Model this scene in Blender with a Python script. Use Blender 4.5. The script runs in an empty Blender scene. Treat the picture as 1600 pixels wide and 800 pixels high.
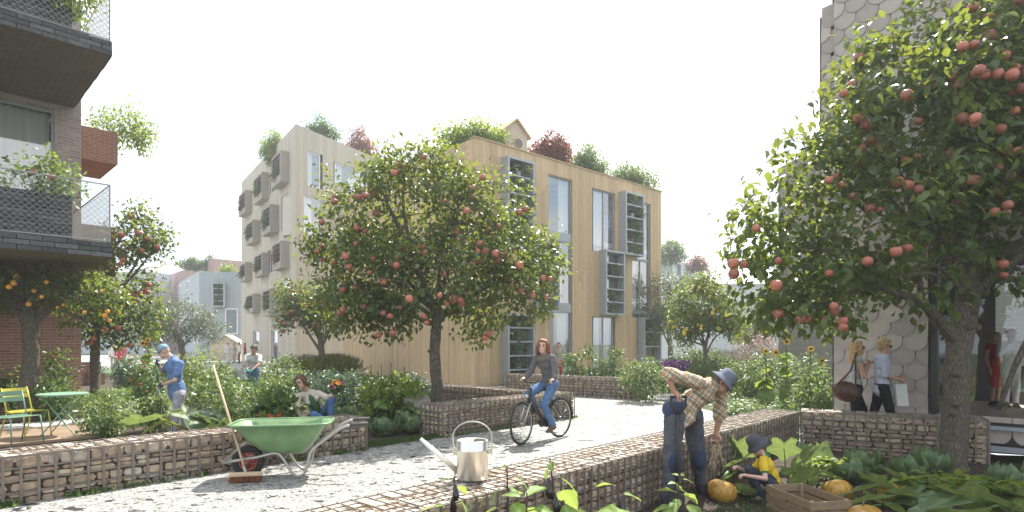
import bpy, bmesh, math, random
import numpy as np
from mathutils import Vector, Matrix, noise, geometry

random.seed(7); RNG = np.random.default_rng(7)
R = math.radians
SC = bpy.context.scene
COL = SC.collection

# ---------------------------------------------------------------- camera
F, CX, HZ, H = 933.0, 800.0, 537.0, 1.65      # focal length in photo pixels, centre column, horizon row, eye height
cam_d = bpy.data.cameras.new("camera"); cam = bpy.data.objects.new("camera", cam_d); COL.objects.link(cam)
cam.location = (0, 0, H); cam.rotation_euler = (R(90), 0, 0)
cam_d.sensor_width = 36.0; cam_d.lens = F / 1600 * 36; cam_d.shift_y = (HZ - 400) / 1600
cam_d.clip_start = 0.05; cam_d.clip_end = 4000
SC.camera = cam

# ---------------------------------------------------------------- world, sun, exposure
SUN_AZ, SUN_EL = R(23), R(54)                  # azimuth clockwise from +Y: behind the scene, to the right
w = bpy.data.worlds.new("World"); SC.world = w; w.use_nodes = True
nt = w.node_tree; nt.nodes.clear()
sky = nt.nodes.new("ShaderNodeTexSky"); sky.sky_type = 'NISHITA'; sky.sun_disc = False
sky.sun_elevation = SUN_EL; sky.sun_rotation = SUN_AZ
sky.air_density = 1.0; sky.dust_density = 1.5; sky.ozone_density = 1.0
tc = nt.nodes.new("ShaderNodeTexCoord")
mp = nt.nodes.new("ShaderNodeMapping"); mp.inputs['Scale'].default_value = (1.2, 1.2, 3.2)
cn = nt.nodes.new("ShaderNodeTexNoise"); cn.inputs['Scale'].default_value = 1.9; cn.inputs['Detail'].default_value = 6
cr = nt.nodes.new("ShaderNodeValToRGB"); cr.color_ramp.elements[0].position = .36; cr.color_ramp.elements[1].position = .62
cmx = nt.nodes.new("ShaderNodeMix"); cmx.data_type = 'RGBA'
pale = nt.nodes.new("ShaderNodeMix"); pale.data_type = 'RGBA'; pale.inputs[0].default_value = .72
pale.inputs[7].default_value = (4.0, 4.9, 5.9, 1)            # thin even veil of high cloud
cmx.inputs[7].default_value = (8.2, 8.2, 8.1, 1)           # cloud white
mm = nt.nodes.new("ShaderNodeMath"); mm.operation = 'MULTIPLY'; mm.inputs[1].default_value = .85
bg = nt.nodes.new("ShaderNodeBackground"); bg.inputs['Strength'].default_value = .112
wo = nt.nodes.new("ShaderNodeOutputWorld")
L = nt.links.new
L(tc.outputs['Generated'], mp.inputs[0]); L(mp.outputs[0], cn.inputs['Vector']); L(cn.outputs[0], cr.inputs[0]); L(cr.outputs[0], mm.inputs[0])
L(sky.outputs[0], pale.inputs[6]); L(pale.outputs[2], cmx.inputs[6]); L(mm.outputs[0], cmx.inputs[0])
L(cmx.outputs[2], bg.inputs[0]); L(bg.outputs[0], wo.inputs[0])

sun_d = bpy.data.lights.new("sun", 'SUN'); sun = bpy.data.objects.new("sun", sun_d); COL.objects.link(sun)
sun_d.energy = 5.0; sun_d.angle = R(.6); sun_d.color = (1, .955, .87)
sdir = Vector((math.sin(SUN_AZ) * math.cos(SUN_EL), math.cos(SUN_AZ) * math.cos(SUN_EL), math.sin(SUN_EL)))
sun.rotation_euler = sdir.to_track_quat('Z', 'Y').to_euler(); sun.location = sdir * 60
vs = SC.view_settings; vs.view_transform = 'Standard'; vs.look = 'None'; vs.gamma = 1; vs.exposure = 1.06
try: vs.use_curve_mapping = False
except Exception: pass
SC.cycles.max_bounces = 7; SC.cycles.transparent_max_bounces = 12; SC.cycles.diffuse_bounces = 3; SC.cycles.glossy_bounces = 3
SC.cycles.caustics_reflective = False; SC.cycles.caustics_refractive = False
SC.cycles.use_denoising = True; SC.cycles.volume_bounces = 0

# ---------------------------------------------------------------- helpers: pixels to places
def gp(px, py, z=0.0):
    Y = F * (H - z) / (py - HZ); return Vector(((px - CX) / F * Y, Y, z))
def at(px, py, Y): return Vector(((px - CX) / F * Y, Y, H - (py - HZ) / F * Y))
def onface(px, py, P, d):
    """point of the vertical plane through P along d (xy) on the ray of a pixel"""
    k = (px - CX) / F                       # X = k*Y ; P.x+d.x*t = k*(P.y+d.y*t)
    t = (k * P.y - P.x) / (d.x - k * d.y); Y = P.y + d.y * t
    return t, H - (py - HZ) / F * Y
def V(*a): return Vector(a)
def lerp(a, b, t): return a + (b - a) * t

# ---------------------------------------------------------------- helpers: objects
def tag(o, label=None, cat=None, group=None, kind=None):
    if label: o['label'] = label
    if cat: o['category'] = cat
    if group: o['group'] = group
    if kind: o['kind'] = kind
    return o
def thing(name, label, cat, loc=(0, 0, 0), rz=0, group=None):
    o = bpy.data.objects.new(name, None); COL.objects.link(o); o.empty_display_size = .2
    o.location = loc; o.rotation_euler = (0, 0, rz)
    return tag(o, label, cat, group)
def link(name, me, parent=None, loc=None, rot=None, scale=None):
    o = bpy.data.objects.new(name, me); COL.objects.link(o)
    if parent: o.parent = parent
    if loc is not None: o.location = loc
    if rot is not None: o.rotation_euler = rot
    if scale is not None: o.scale = scale
    return o
def rootloc(p):
    v = Vector((0, 0, 0))
    while p is not None: v = v + p.location; p = p.parent
    return v

class MB:
    def __init__(s): s.v = []; s.f = []; s.m = []; s.a = []; s.cur = 0; s.var = 0.0
    def add(s, vs, fs):
        b = len(s.v); s.v += [tuple(x) for x in vs]; s.a += [s.var] * len(vs)
        for f in fs: s.f.append(tuple(b + i for i in f)); s.m.append(s.cur)
        return s
    def hexa(s, p):   # p: 4 bottom (ccw) then 4 top
        return s.add(p, [(3, 2, 1, 0), (4, 5, 6, 7), (0, 1, 5, 4), (1, 2, 6, 5), (2, 3, 7, 6), (3, 0, 4, 7)])
    def box(s, c, size, rz=0, M=None):
        x, y, z = size[0] / 2, size[1] / 2, size[2] / 2
        p = [V(-x, -y, -z), V(x, -y, -z), V(x, y, -z), V(-x, y, -z), V(-x, -y, z), V(x, -y, z), V(x, y, z), V(-x, y, z)]
        if M is None: M = Matrix.Rotation(rz, 3, 'Z')
        c = Vector(c); return s.hexa([M @ q + c for q in p])
    def bar(s, a, b, w, h=None, up=V(0, 0, 1)):
        a, b = Vector(a), Vector(b); d = (b - a)
        if d.length < 1e-6: return s
        d.normalize(); r = d.cross(up)
        if r.length < 1e-3: r = d.cross(V(1, 0, 0))
        r.normalize(); u = r.cross(d); h = w if h is None else h; r = r * w / 2; u = u * h / 2
        return s.hexa([a - r - u, a + r - u, a + r + u, a - r + u, b - r - u, b + r - u, b + r + u, b - r + u])
    def tube(s, pts, rad, n=8, cap=True, nz=0.0):
        pts = [Vector(p) for p in pts]
        if not hasattr(rad, '__len__'): rad = [rad] * len(pts)
        b = len(s.v); prev = None; vs = []
        for i, p in enumerate(pts):
            d = (pts[min(i + 1, len(pts) - 1)] - pts[max(i - 1, 0)])
            d = d.normalized() if d.length > 1e-9 else V(0, 0, 1)
            if prev is None: prev = d.orthogonal().normalized()
            r = prev - d * prev.dot(d)
            r = r.normalized() if r.length > 1e-6 else d.orthogonal().normalized()
            prev = r; u = d.cross(r)
            for k in range(n):
                a = 2 * math.pi * k / n; q = rad[i]
                if nz: q *= 1 + nz * noise.noise(p * 3 + V(math.cos(a), math.sin(a), 0) * 1.5)
                vs.append(p + (r * math.cos(a) + u * math.sin(a)) * q)
        fs = []
        for i in range(len(pts) - 1):
            for k in range(n):
                k2 = (k + 1) % n; fs.append((i * n + k, i * n + k2, (i + 1) * n + k2, (i + 1) * n + k))
        if cap:
            fs.append(tuple(range(n - 1, -1, -1))); e = (len(pts) - 1) * n; fs.append(tuple(e + k for k in range(n)))
        return s.add(vs, fs)
    def lathe(s, prof, n=24, M=None, c=(0, 0, 0)):
        c = Vector(c); vs = []
        for (r, z) in prof:
            for k in range(n):
                a = 2 * math.pi * k / n; q = V(r * math.cos(a), r * math.sin(a), z)
                vs.append((M @ q if M else q) + c)
        fs = []
        for i in range(len(prof) - 1):
            for k in range(n):
                k2 = (k + 1) % n; fs.append((i * n + k, i * n + k2, (i + 1) * n + k2, (i + 1) * n + k))
        return s.add(vs, fs)
    def ball(s, c, r, n=12, m=8, M=None):
        if not hasattr(r, '__len__'): r = (r, r, r)
        c = Vector(c); vs = [ ]; fs = []
        for i in range(m + 1):
            th = math.pi * i / m
            for k in range(n):
                a = 2 * math.pi * k / n
                q = V(r[0] * math.sin(th) * math.cos(a), r[1] * math.sin(th) * math.sin(a), -r[2] * math.cos(th))
                vs.append((M @ q if M else q) + c)
        for i in range(m):
            for k in range(n):
                k2 = (k + 1) % n; fs.append((i * n + k, i * n + k2, (i + 1) * n + k2, (i + 1) * n + k))
        return s.add(vs, fs)
    def prism(s, poly, z0, z1):
        n = len(poly); vs = [V(p[0], p[1], z0) for p in poly] + [V(p[0], p[1], z1) for p in poly]
        fs = [tuple(range(n - 1, -1, -1)), tuple(range(n, 2 * n))] + [(i, (i + 1) % n, n + (i + 1) % n, n + i) for i in range(n)]
        return s.add(vs, fs)
    def mesh(s, name, mats, smooth=False, off=None, bevel=0, merge=False):
        me = bpy.data.meshes.new(name)
        vs = s.v if off is None else [(x - off[0], y - off[1], z - off[2]) for x, y, z in s.v]
        me.from_pydata(vs, [], s.f)
        if not isinstance(mats, (list, tuple)): mats = [mats]
        for m in mats: me.materials.append(m)
        if len(mats) > 1: me.polygons.foreach_set('material_index', s.m)
        if any(s.a):
            at_ = me.attributes.new('var', 'FLOAT', 'POINT'); at_.data.foreach_set('value', s.a)
        if bevel or merge:
            bm = bmesh.new(); bm.from_mesh(me)
            if merge: bmesh.ops.remove_doubles(bm, verts=bm.verts, dist=1e-5)
            if bevel: bmesh.ops.bevel(bm, geom=bm.edges, offset=bevel, segments=1, affect='EDGES', profile=.6)
            bmesh.ops.recalc_face_normals(bm, faces=bm.faces)
            bm.to_mesh(me); bm.free()
        if smooth: me.polygons.foreach_set('use_smooth', [True] * len(me.polygons))
        me.update(); return me
    def build(s, name, mats, parent=None, smooth=False, local=False, bevel=0, merge=False, kind=None):
        off = None if (local or parent is None) else rootloc(parent)
        o = link(name, s.mesh(name, mats, smooth, off, bevel, merge), parent)
        if kind: o['kind'] = kind
        return o

# ---------------------------------------------------------------- helpers: materials
def newmat(name):
    m = bpy.data.materials.new(name); m.use_nodes = True; t = m.node_tree; t.nodes.clear()
    o = t.nodes.new("ShaderNodeOutputMaterial"); p = t.nodes.new("ShaderNodeBsdfPrincipled"); t.links.new(p.outputs[0], o.inputs[0])
    return m, t, p, o
def N(t, kind, **kw):
    n = t.nodes.new("ShaderNode" + kind)
    for k, v in kw.items():
        if k in n.inputs: n.inputs[k].default_value = v
        else: setattr(n, k, v)
    return n
def ramp(t, stops):
    n = t.nodes.new("ShaderNodeValToRGB"); e = n.color_ramp.elements
    while len(e) > 1: e.remove(e[-1])
    e[0].position = stops[0][0]; e[0].color = (*stops[0][1], 1)
    for p, c in stops[1:]:
        q = e.new(p); q.color = (*c, 1)
    return n
def sh(c, k): return tuple(min(1, x * k) for x in c)
def plain(name, col, rough=.6, var=.18, scale=8, bump=0, bscale=60, metal=0, spec=.5, stretch=None, objrand=0, coat=0):
    """paint, metal, cloth, render: colour broken up by noise, optional fine relief"""
    m, t, p, o = newmat(name); Lk = t.links.new
    g = N(t, 'TexCoord'); mpn = N(t, 'Mapping'); Lk(g.outputs['Object'], mpn.inputs[0])
    if stretch: mpn.inputs['Scale'].default_value = stretch
    n = N(t, 'TexNoise', Scale=scale, Detail=5.0, Roughness=.6); Lk(mpn.outputs[0], n.inputs['Vector'])
    r = ramp(t, [(.25, sh(col, 1 - var)), (.5, col), (.78, sh(col, 1 + var))]); Lk(n.outputs[0], r.inputs[0])
    out = r.outputs[0]
    if objrand:
        oi = N(t, 'ObjectInfo'); mr = N(t, 'MapRange'); mr.inputs[3].default_value = 1 - objrand; mr.inputs[4].default_value = 1 + objrand
        Lk(oi.outputs['Random'], mr.inputs[0]); hs = N(t, 'HueSaturation'); Lk(mr.outputs[0], hs.inputs['Value']); Lk(out, hs.inputs['Color']); out = hs.outputs[0]
    Lk(out, p.inputs['Base Color']); p.inputs['Roughness'].default_value = rough; p.inputs['Metallic'].default_value = metal
    p.inputs['Specular IOR Level'].default_value = spec; p.inputs['Coat Weight'].default_value = coat
    if bump:
        b = N(t, 'Bump', Strength=bump, Distance=.02); n2 = N(t, 'TexNoise', Scale=bscale, Detail=4.0); Lk(mpn.outputs[0], n2.inputs['Vector'])
        Lk(n2.outputs[0], b.inputs['Height']); Lk(b.outputs[0], p.inputs['Normal'])
    return m
def leafmat(name, stops, trans=(.35, .5, .08), tmix=.35, rough=.42, spec=.45):
    m, t, p, o = newmat(name); Lk = t.links.new
    a = N(t, 'Attribute', attribute_name='var'); r = ramp(t, stops); Lk(a.outputs['Fac'], r.inputs[0])
    Lk(r.outputs[0], p.inputs['Base Color']); p.inputs['Roughness'].default_value = rough; p.inputs['Specular IOR Level'].default_value = spec
    tr = N(t, 'BsdfTranslucent'); hs = N(t, 'Mix', data_type='RGBA'); hs.inputs[0].default_value = .75; Lk(r.outputs[0], hs.inputs[6]); hs.inputs[7].default_value = (*trans, 1)
    Lk(hs.outputs[2], tr.inputs[0]); mx = N(t, 'MixShader'); mx.inputs[0].default_value = tmix
    Lk(p.outputs[0], mx.inputs[1]); Lk(tr.outputs[0], mx.inputs[2]); Lk(mx.outputs[0], o.inputs[0])
    return m
def woodmat(name, col, var=.3, objrand=.14, scale=3.0, axis='z', rough=.7):
    m, t, p, o = newmat(name); Lk = t.links.new
    g = N(t, 'NewGeometry'); mpn = N(t, 'Mapping'); Lk(g.outputs['Position'], mpn.inputs[0])
    s = {'z': (14, 14, .7), 'x': (.7, 14, 14), 'y': (14, .7, 14)}[axis]; mpn.inputs['Scale'].default_value = s
    n = N(t, 'TexNoise', Scale=scale, Detail=6.0, Roughness=.65); Lk(mpn.outputs[0], n.inputs['Vector'])
    r = ramp(t, [(.3, sh(col, 1 - var)), (.52, col), (.75, sh(col, 1 + var * .6))]); Lk(n.outputs[0], r.inputs[0])
    oi = N(t, 'ObjectInfo'); mr = N(t, 'MapRange'); mr.inputs[3].default_value = 1 - objrand; mr.inputs[4].default_value = 1 + objrand; Lk(oi.outputs['Random'], mr.inputs[0])
    hs = N(t, 'HueSaturation'); Lk(mr.outputs[0], hs.inputs['Value']); Lk(r.outputs[0], hs.inputs['Color']); Lk(hs.outputs[0], p.inputs['Base Color'])
    p.inputs['Roughness'].default_value = rough; p.inputs['Specular IOR Level'].default_value = .3
    b = N(t, 'Bump', Strength=.25, Distance=.01); Lk(n.outputs[0], b.inputs['Height']); Lk(b.outputs[0], p.inputs['Normal'])
    return m
def brickmat(name, d, c1, c2, mort, bw=.25, bh=.065, ms=.012, rough=.85, bump=.6):
    """brickwork in metres on a vertical wall running along d, or on a soffit when d is None"""
    m, t, p, o = newmat(name); Lk = t.links.new
    g = N(t, 'NewGeometry'); sp = N(t, 'SeparateXYZ'); Lk(g.outputs['Position'], sp.inputs[0]); cb = N(t, 'CombineXYZ')
    dt = N(t, 'VectorMath', operation='DOT_PRODUCT'); Lk(g.outputs['Position'], dt.inputs[0]); dt.inputs[1].default_value = (d[0], d[1], 0); Lk(dt.outputs['Value'], cb.inputs[0])
    if len(d) == 2: Lk(sp.outputs[2], cb.inputs[1])
    else:
        d2 = N(t, 'VectorMath', operation='DOT_PRODUCT'); Lk(g.outputs['Position'], d2.inputs[0]); d2.inputs[1].default_value = (-d[1], d[0], 0); Lk(d2.outputs['Value'], cb.inputs[1])
    br = N(t, 'TexBrick'); br.inputs['Scale'].default_value = 1; br.inputs['Brick Width'].default_value = bw; br.inputs['Row Height'].default_value = bh
    br.inputs['Mortar Size'].default_value = ms; br.inputs['Color1'].default_value = (*c1, 1); br.inputs['Color2'].default_value = (*c2, 1); br.inputs['Mortar'].default_value = (*mort, 1)
    Lk(cb.outputs[0], br.inputs['Vector'])
    n = N(t, 'TexNoise', Scale=1.3, Detail=5.0); Lk(g.outputs['Position'], n.inputs['Vector'])
    mr = N(t, 'MapRange'); mr.inputs[3].default_value = .75; mr.inputs[4].default_value = 1.25; Lk(n.outputs[0], mr.inputs[0])
    hs = N(t, 'HueSaturation'); Lk(mr.outputs[0], hs.inputs['Value']); Lk(br.outputs['Color'], hs.inputs['Color']); Lk(hs.outputs[0], p.inputs['Base Color'])
    p.inputs['Roughness'].default_value = rough
    b = N(t, 'Bump', Strength=bump, Distance=.012); b.invert = True; Lk(br.outputs['Fac'], b.inputs['Height']); Lk(b.outputs[0], p.inputs['Normal'])
    return m
def glassmat(name, tint=(.85, .9, .9), refl=.1):
    m, t, p, o = newmat(name); Lk = t.links.new; t.nodes.remove(p)
    tr = N(t, 'BsdfTransparent'); tr.inputs[0].default_value = (*tint, 1); gl = N(t, 'BsdfGlossy'); gl.inputs['Roughness'].default_value = .015
    gl.inputs[0].default_value = (1, 1, 1, 1)
    lw = N(t, 'LayerWeight', Blend=.5); pw = N(t, 'Math', operation='POWER'); Lk(lw.outputs['Facing'], pw.inputs[0]); pw.inputs[1].default_value = 4.0
    ml = N(t, 'Math', operation='MULTIPLY_ADD'); ml.inputs[1].default_value = 1 - refl; ml.inputs[2].default_value = refl; Lk(pw.outputs[0], ml.inputs[0])
    mx = N(t, 'MixShader'); Lk(ml.outputs[0], mx.inputs[0]); Lk(tr.outputs[0], mx.inputs[1]); Lk(gl.outputs[0], mx.inputs[2]); Lk(mx.outputs[0], o.inputs[0])
    return m
def stonemat(name, stops, rough=.85):
    m, t, p, o = newmat(name); Lk = t.links.new
    oi = N(t, 'ObjectInfo'); a = N(t, 'Attribute', attribute_name='var'); ad = N(t, 'Math', operation='ADD'); Lk(oi.outputs['Random'], ad.inputs[0]); Lk(a.outputs['Fac'], ad.inputs[1])
    fr = N(t, 'Math', operation='FRACT'); Lk(ad.outputs[0], fr.inputs[0]); r = ramp(t, stops); Lk(fr.outputs[0], r.inputs[0])
    g = N(t, 'NewGeometry'); n = N(t, 'TexNoise', Scale=16.0, Detail=6.0, Roughness=.7); Lk(g.outputs['Position'], n.inputs['Vector'])
    mr = N(t, 'MapRange'); mr.inputs[1].default_value = .25; mr.inputs[2].default_value = .75; mr.inputs[3].default_value = .6; mr.inputs[4].default_value = 1.4; Lk(n.outputs[0], mr.inputs[0])
    hs = N(t, 'HueSaturation'); Lk(mr.outputs[0], hs.inputs['Value']); Lk(r.outputs[0], hs.inputs['Color']); Lk(hs.outputs[0], p.inputs['Base Color'])
    p.inputs['Roughness'].default_value = rough; p.inputs['Specular IOR Level'].default_value = .3
    n2 = N(t, 'TexNoise', Scale=38.0, Detail=5.0); Lk(g.outputs['Position'], n2.inputs['Vector']); b = N(t, 'Bump', Strength=.7, Distance=.012); Lk(n2.outputs[0], b.inputs['Height']); Lk(b.outputs[0], p.inputs['Normal'])
    return m
# ---------------------------------------------------------------- the ground
def terrazzo():
    m, t, p, o = newmat('terrazzo'); Lk = t.links.new
    g = N(t, 'NewGeometry')
    nd = N(t, 'TexNoise', Scale=7.0, Detail=3.0); Lk(g.outputs['Position'], nd.inputs['Vector'])
    dv = N(t, 'VectorMath', operation='MULTIPLY_ADD'); Lk(nd.outputs['Color'], dv.inputs[0]); dv.inputs[1].default_value = (.09, .09, 0); Lk(g.outputs['Position'], dv.inputs[2])
    v1 = N(t, 'TexVoronoi', Scale=52.0); Lk(dv.outputs[0], v1.inputs['Vector'])
    r1 = ramp(t, [(0, (.07, .068, .064)), (.16, (.20, .195, .18)), (.4, (.34, .33, .305)), (.8, (.48, .465, .43)), (1, (.62, .60, .56))])
    s1 = N(t, 'SeparateColor'); Lk(v1.outputs['Color'], s1.inputs[0]); Lk(s1.outputs[0], r1.inputs[0])
    nz = N(t, 'TexNoise', Scale=150.0, Detail=3.0); Lk(g.outputs['Position'], nz.inputs['Vector'])
    mx = N(t, 'Mix', data_type='RGBA', blend_type='MULTIPLY'); mx.inputs[0].default_value = .55; Lk(r1.outputs[0], mx.inputs[6]); Lk(nz.outputs['Color'], mx.inputs[7])
    br = N(t, 'HueSaturation', Value=1.0, Saturation=.75); Lk(mx.outputs[2], br.inputs['Color'])
    n6 = N(t, 'TexNoise', Scale=13.0, Detail=2.0); Lk(g.outputs['Position'], n6.inputs['Vector'])
    d6 = N(t, 'VectorMath', operation='MULTIPLY_ADD'); Lk(n6.outputs['Color'], d6.inputs[0]); d6.inputs[1].default_value = (.16, .16, 0); Lk(g.outputs['Position'], d6.inputs[2])
    def flakes(sc, dens, lim):
        mpn = N(t, 'Mapping'); mpn.inputs['Rotation'].default_value = (0, 0, .4); mpn.inputs['Scale'].default_value = (1, 1.35, 1); Lk(d6.outputs[0], mpn.inputs[0])
        v = N(t, 'TexVoronoi', Scale=sc); v.inputs['Randomness'].default_value = 1; v.voronoi_dimensions = '2D'; Lk(mpn.outputs[0], v.inputs['Vector'])
        s = N(t, 'SeparateColor'); Lk(v.outputs['Color'], s.inputs[0])
        gt = N(t, 'Math', operation='GREATER_THAN'); Lk(s.outputs[1], gt.inputs[0]); gt.inputs[1].default_value = dens
        lm = N(t, 'Math', operation='MULTIPLY'); Lk(s.outputs[2], lm.inputs[0]); lm.inputs[1].default_value = lim
        lt = N(t, 'Math', operation='LESS_THAN'); Lk(v.outputs['Distance'], lt.inputs[0]); Lk(lm.outputs[0], lt.inputs[1])
        an = N(t, 'Math', operation='MULTIPLY'); Lk(gt.outputs[0], an.inputs[0]); Lk(lt.outputs[0], an.inputs[1]); return an
    col = br.outputs[0]
    for sc, dens, lim, c in ((4.6, .6, .4, (.018, .02, .02)), (10, .76, .36, (.06, .063, .06)), (16, .72, .45, (.50, .48, .45))):
        a = flakes(sc, dens, lim); k = N(t, 'Mix', data_type='RGBA'); Lk(a.outputs[0], k.inputs[0]); Lk(col, k.inputs[6]); k.inputs[7].default_value = (*c, 1); col = k.outputs[2]
    Lk(col, p.inputs['Base Color']); p.inputs['Roughness'].default_value = .6
    b = N(t, 'Bump', Strength=.15, Distance=.01); Lk(nz.outputs[0], b.inputs['Height']); Lk(b.outputs[0], p.inputs['Normal'])
    return m
M_TERR = terrazzo()
M_SOIL = plain('soil', (.055, .038, .026), .95, .5, 6, .9, 45)
M_GRASS0 = plain('turf_earth', (.05, .075, .022), .95, .4, 5, .8, 60)
M_PAVE = plain('pale_paving', (.32, .31, .29), .8, .12, 1.2, .2, 40)
M_CONC = plain('pale_concrete', (.46, .45, .43), .75, .08, 3, .15, 70)
M_BLUEPAVE = plain('grey_paving', (.36, .39, .42), .7, .1, 2, .2, 60)
def flat(name, poly, z, mat, holes=(), kind='structure'):
    loops = [[V(p[0], p[1], z) for p in poly]] + [[V(p[0], p[1], z) for p in h] for h in holes]
    tris = geometry.tessellate_polygon(loops); pts = [p for l in loops for p in l]
    mb = MB(); fs = []
    for a, b, c in tris:
        n = (pts[b] - pts[a]).cross(pts[c] - pts[a]); fs.append((a, b, c) if n.z > 0 else (a, c, b))
    mb.add(pts, fs); o = mb.build(name, mat); o['kind'] = kind; return o
# wall lines
W1A, W1B = gp(0, 792), gp(572, 702); d1 = (W1B - W1A).normalized(); W1A = W1A - d1 * 2.6; n1 = V(-d1.y, d1.x, 0)
W2A, W2B = gp(692, 683.5), gp(897, 652.6); d2 = (W2B - W2A).normalized(); n2 = V(-d2.y, d2.x, 0)
W3A, W3B = gp(787, 612.6), gp(1000, 625); d3 = (W3B - W3A).normalized(); n3 = V(-d3.y, d3.x, 0)
WI = gp(1250, 643, .5); WI.z = 0; WK = gp(740, 776, .5); WK.z = 0; d4 = (WI - WK).normalized(); n4 = V(-d4.y, d4.x, 0)
W4A = WI - d4 * 10.4; WE = gp(1545, 657, .5); WE.z = 0; d5 = (WE - WI).normalized(); n5 = V(-d5.y, d5.x, 0)
BED = [W4A + n4 * .3, WI + n4 * .3 + V(.12, .25, 0), WE + n5 * .3 - d5 * .1, V(10.5, 7.6, 0), V(13, 6.0, 0), V(13, -3, 0), V(-5, -3, 0)]
flat('ground', [(-900, -60), (900, -60), (900, 2500), (-900, 2500)], -.03, M_GRASS0, [[(p.x, p.y) for p in BED]])
flat('path', [(-8.2, 1.2), (W4A + n4 * .3)[:2], (WI + n4 * .3 + V(.1, .2, 0))[:2], (4.75, 11.2), (4.9, 14.6), (4.6, 16.6), (W3B)[:2], (W3A)[:2], (-.9, 20.9), (.75, 14.0), (W2B + n2 * .3)[:2],
     (W2A + n2 * .3)[:2], (-1.45, 10.62), (-1.9, 10.05), (W1B + d1 * .35)[:2], (W1B + n1 * .3)[:2], (W1A + n1 * .3)[:2]], 0, M_TERR)
flat('planting_bed', [(-13.5, 1.2), (W1A + n1 * .4)[:2], (W1B + n1 * .4 + d1 * .05)[:2], (-1.75, 10.35), (-1.0, 11.4), (W2B + n2 * .5)[:2], (-3.4, 17.6), (-4.2, 24), (-14, 33), (-30, 33), (-30, 12)], -.012, M_SOIL)
flat('far_paving', [(-60, 33.4), (-15, 33.4), (-9, 47), (-9, 120), (-60, 120)], -.008, M_PAVE)
flat('forecourt', [(W3B + n3 * .4)[:2], (5.2, 17.6), (9.5, 29), (11, 34), (7.9, 31.2), (-1.4, 22.9), (-5, 28), (-6, 25), (-3.3, 17.9), (-.6, 21.2)], -.006, M_PAVE)
flat('pavement', [(WI + n5 * .5 + V(.0, .3, 0))[:2], (6.0, 11.4), (13, 4.6), (13.5, 6.1), (10.5, 7.2), (WE + n5 * .2 + d5 * .1)[:2]], .004, M_BLUEPAVE)
# lowered bed in front, gently rising towards its walls
bm_ = MB(); nx, ny = 46, 36
def bedz(x, y):
    d = (V(x, y, 0) - WI).dot(V(-n4.x, -n4.y, 0))
    return -.17 + .04 * noise.noise(V(x * .9, y * .9, 3)) + .03 * noise.noise(V(x * 3, y * 3, 1)) + .10 * max(0, 1 - abs(d) / 1.2)
vs_ = []
for j in range(ny + 1):
    for i in range(nx + 1):
        x = -5 + 18 * i / nx; y = -2 + 13.2 * j / ny; vs_.append(V(x, y, bedz(x, y)))
fs_ = []
for j in range(ny):
    for i in range(nx):
        a = j * (nx + 1) + i; c = (vs_[a] + vs_[a + nx + 2]) / 2
        q = c - WI
        if q.dot(n4) < .22 and (q.dot(n5) < .22 or (q.dot(d5) > (WE - WI).length - .15 and q.dot(n5) < 1.2)): fs_.append((a, a + 1, a + nx + 2, a + nx + 1))
bm_.add(vs_, fs_); ob_ = bm_.build('sunken_bed', M_SOIL, smooth=True); ob_['kind'] = 'structure'

# ---------------------------------------------------------------- gabion walls
M_STONE = stonemat('gabion_stone', [(0, (.25, .17, .125)), (.14, (.44, .34, .235)), (.28, (.33, .25, .195)), (.42, (.54, .43, .29)), (.55, (.39, .345, .30)), (.68, (.47, .36, .255)), (.8, (.30, .215, .165)), (.9, (.42, .31, .23)), (1, (.50, .445, .385))])
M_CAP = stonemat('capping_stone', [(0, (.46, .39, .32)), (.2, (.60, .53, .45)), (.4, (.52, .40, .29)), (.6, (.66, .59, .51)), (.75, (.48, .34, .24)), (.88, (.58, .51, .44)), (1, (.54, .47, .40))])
M_WIRE = plain('galvanised_bar', (.20, .17, .145), .55, .2, 12, .2, 90, metal=.15)
M_CORE = plain('gabion_core', (.09, .07, .055), .95, .3, 9)
def stone_template(seed, flat=False):
    rs = random.Random(seed); n = 8; ring = []
    for k in range(n):
        a = 2 * math.pi * k / n; c, s = math.cos(a), math.sin(a); q = (abs(c) ** 7 + abs(s) ** 7) ** (1 / 7); e = .5 * (rs.uniform(.95, 1.02) if k % 2 == 0 else rs.uniform(.84, 1.04))
        ring.append((c / q * e * rs.uniform(.95, 1), s / q * e * rs.uniform(.95, 1)))
    mb = MB(); vs = []
    for y, k in (((-.5, .98), (.16, 1.0), (.38, .95), (.46 + rs.uniform(-.04, .04), .78)) if not flat else ((-.5, .98), (.3, 1.0), (.44, .99), (.485, .93))):
        for (x, z) in ring: vs.append(V(x * k, y + (rs.uniform(-.07, .07) * (.25 if flat else 1) if y > .2 else 0), z * k))
    vs.append(V(rs.uniform(-.12, .12), .5, rs.uniform(-.12, .12)))
    fs = [(i * n + k, i * n + (k + 1) % n, (i + 1) * n + (k + 1) % n, (i + 1) * n + k) for i in range(3) for k in range(n)]
    fs += [(3 * n + k, 3 * n + (k + 1) % n, 4 * n) for k in range(n)]
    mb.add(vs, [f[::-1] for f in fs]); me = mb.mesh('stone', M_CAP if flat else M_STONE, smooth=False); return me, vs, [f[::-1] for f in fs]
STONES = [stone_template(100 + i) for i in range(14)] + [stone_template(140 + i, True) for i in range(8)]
CAMP = V(0, 0, H)
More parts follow.
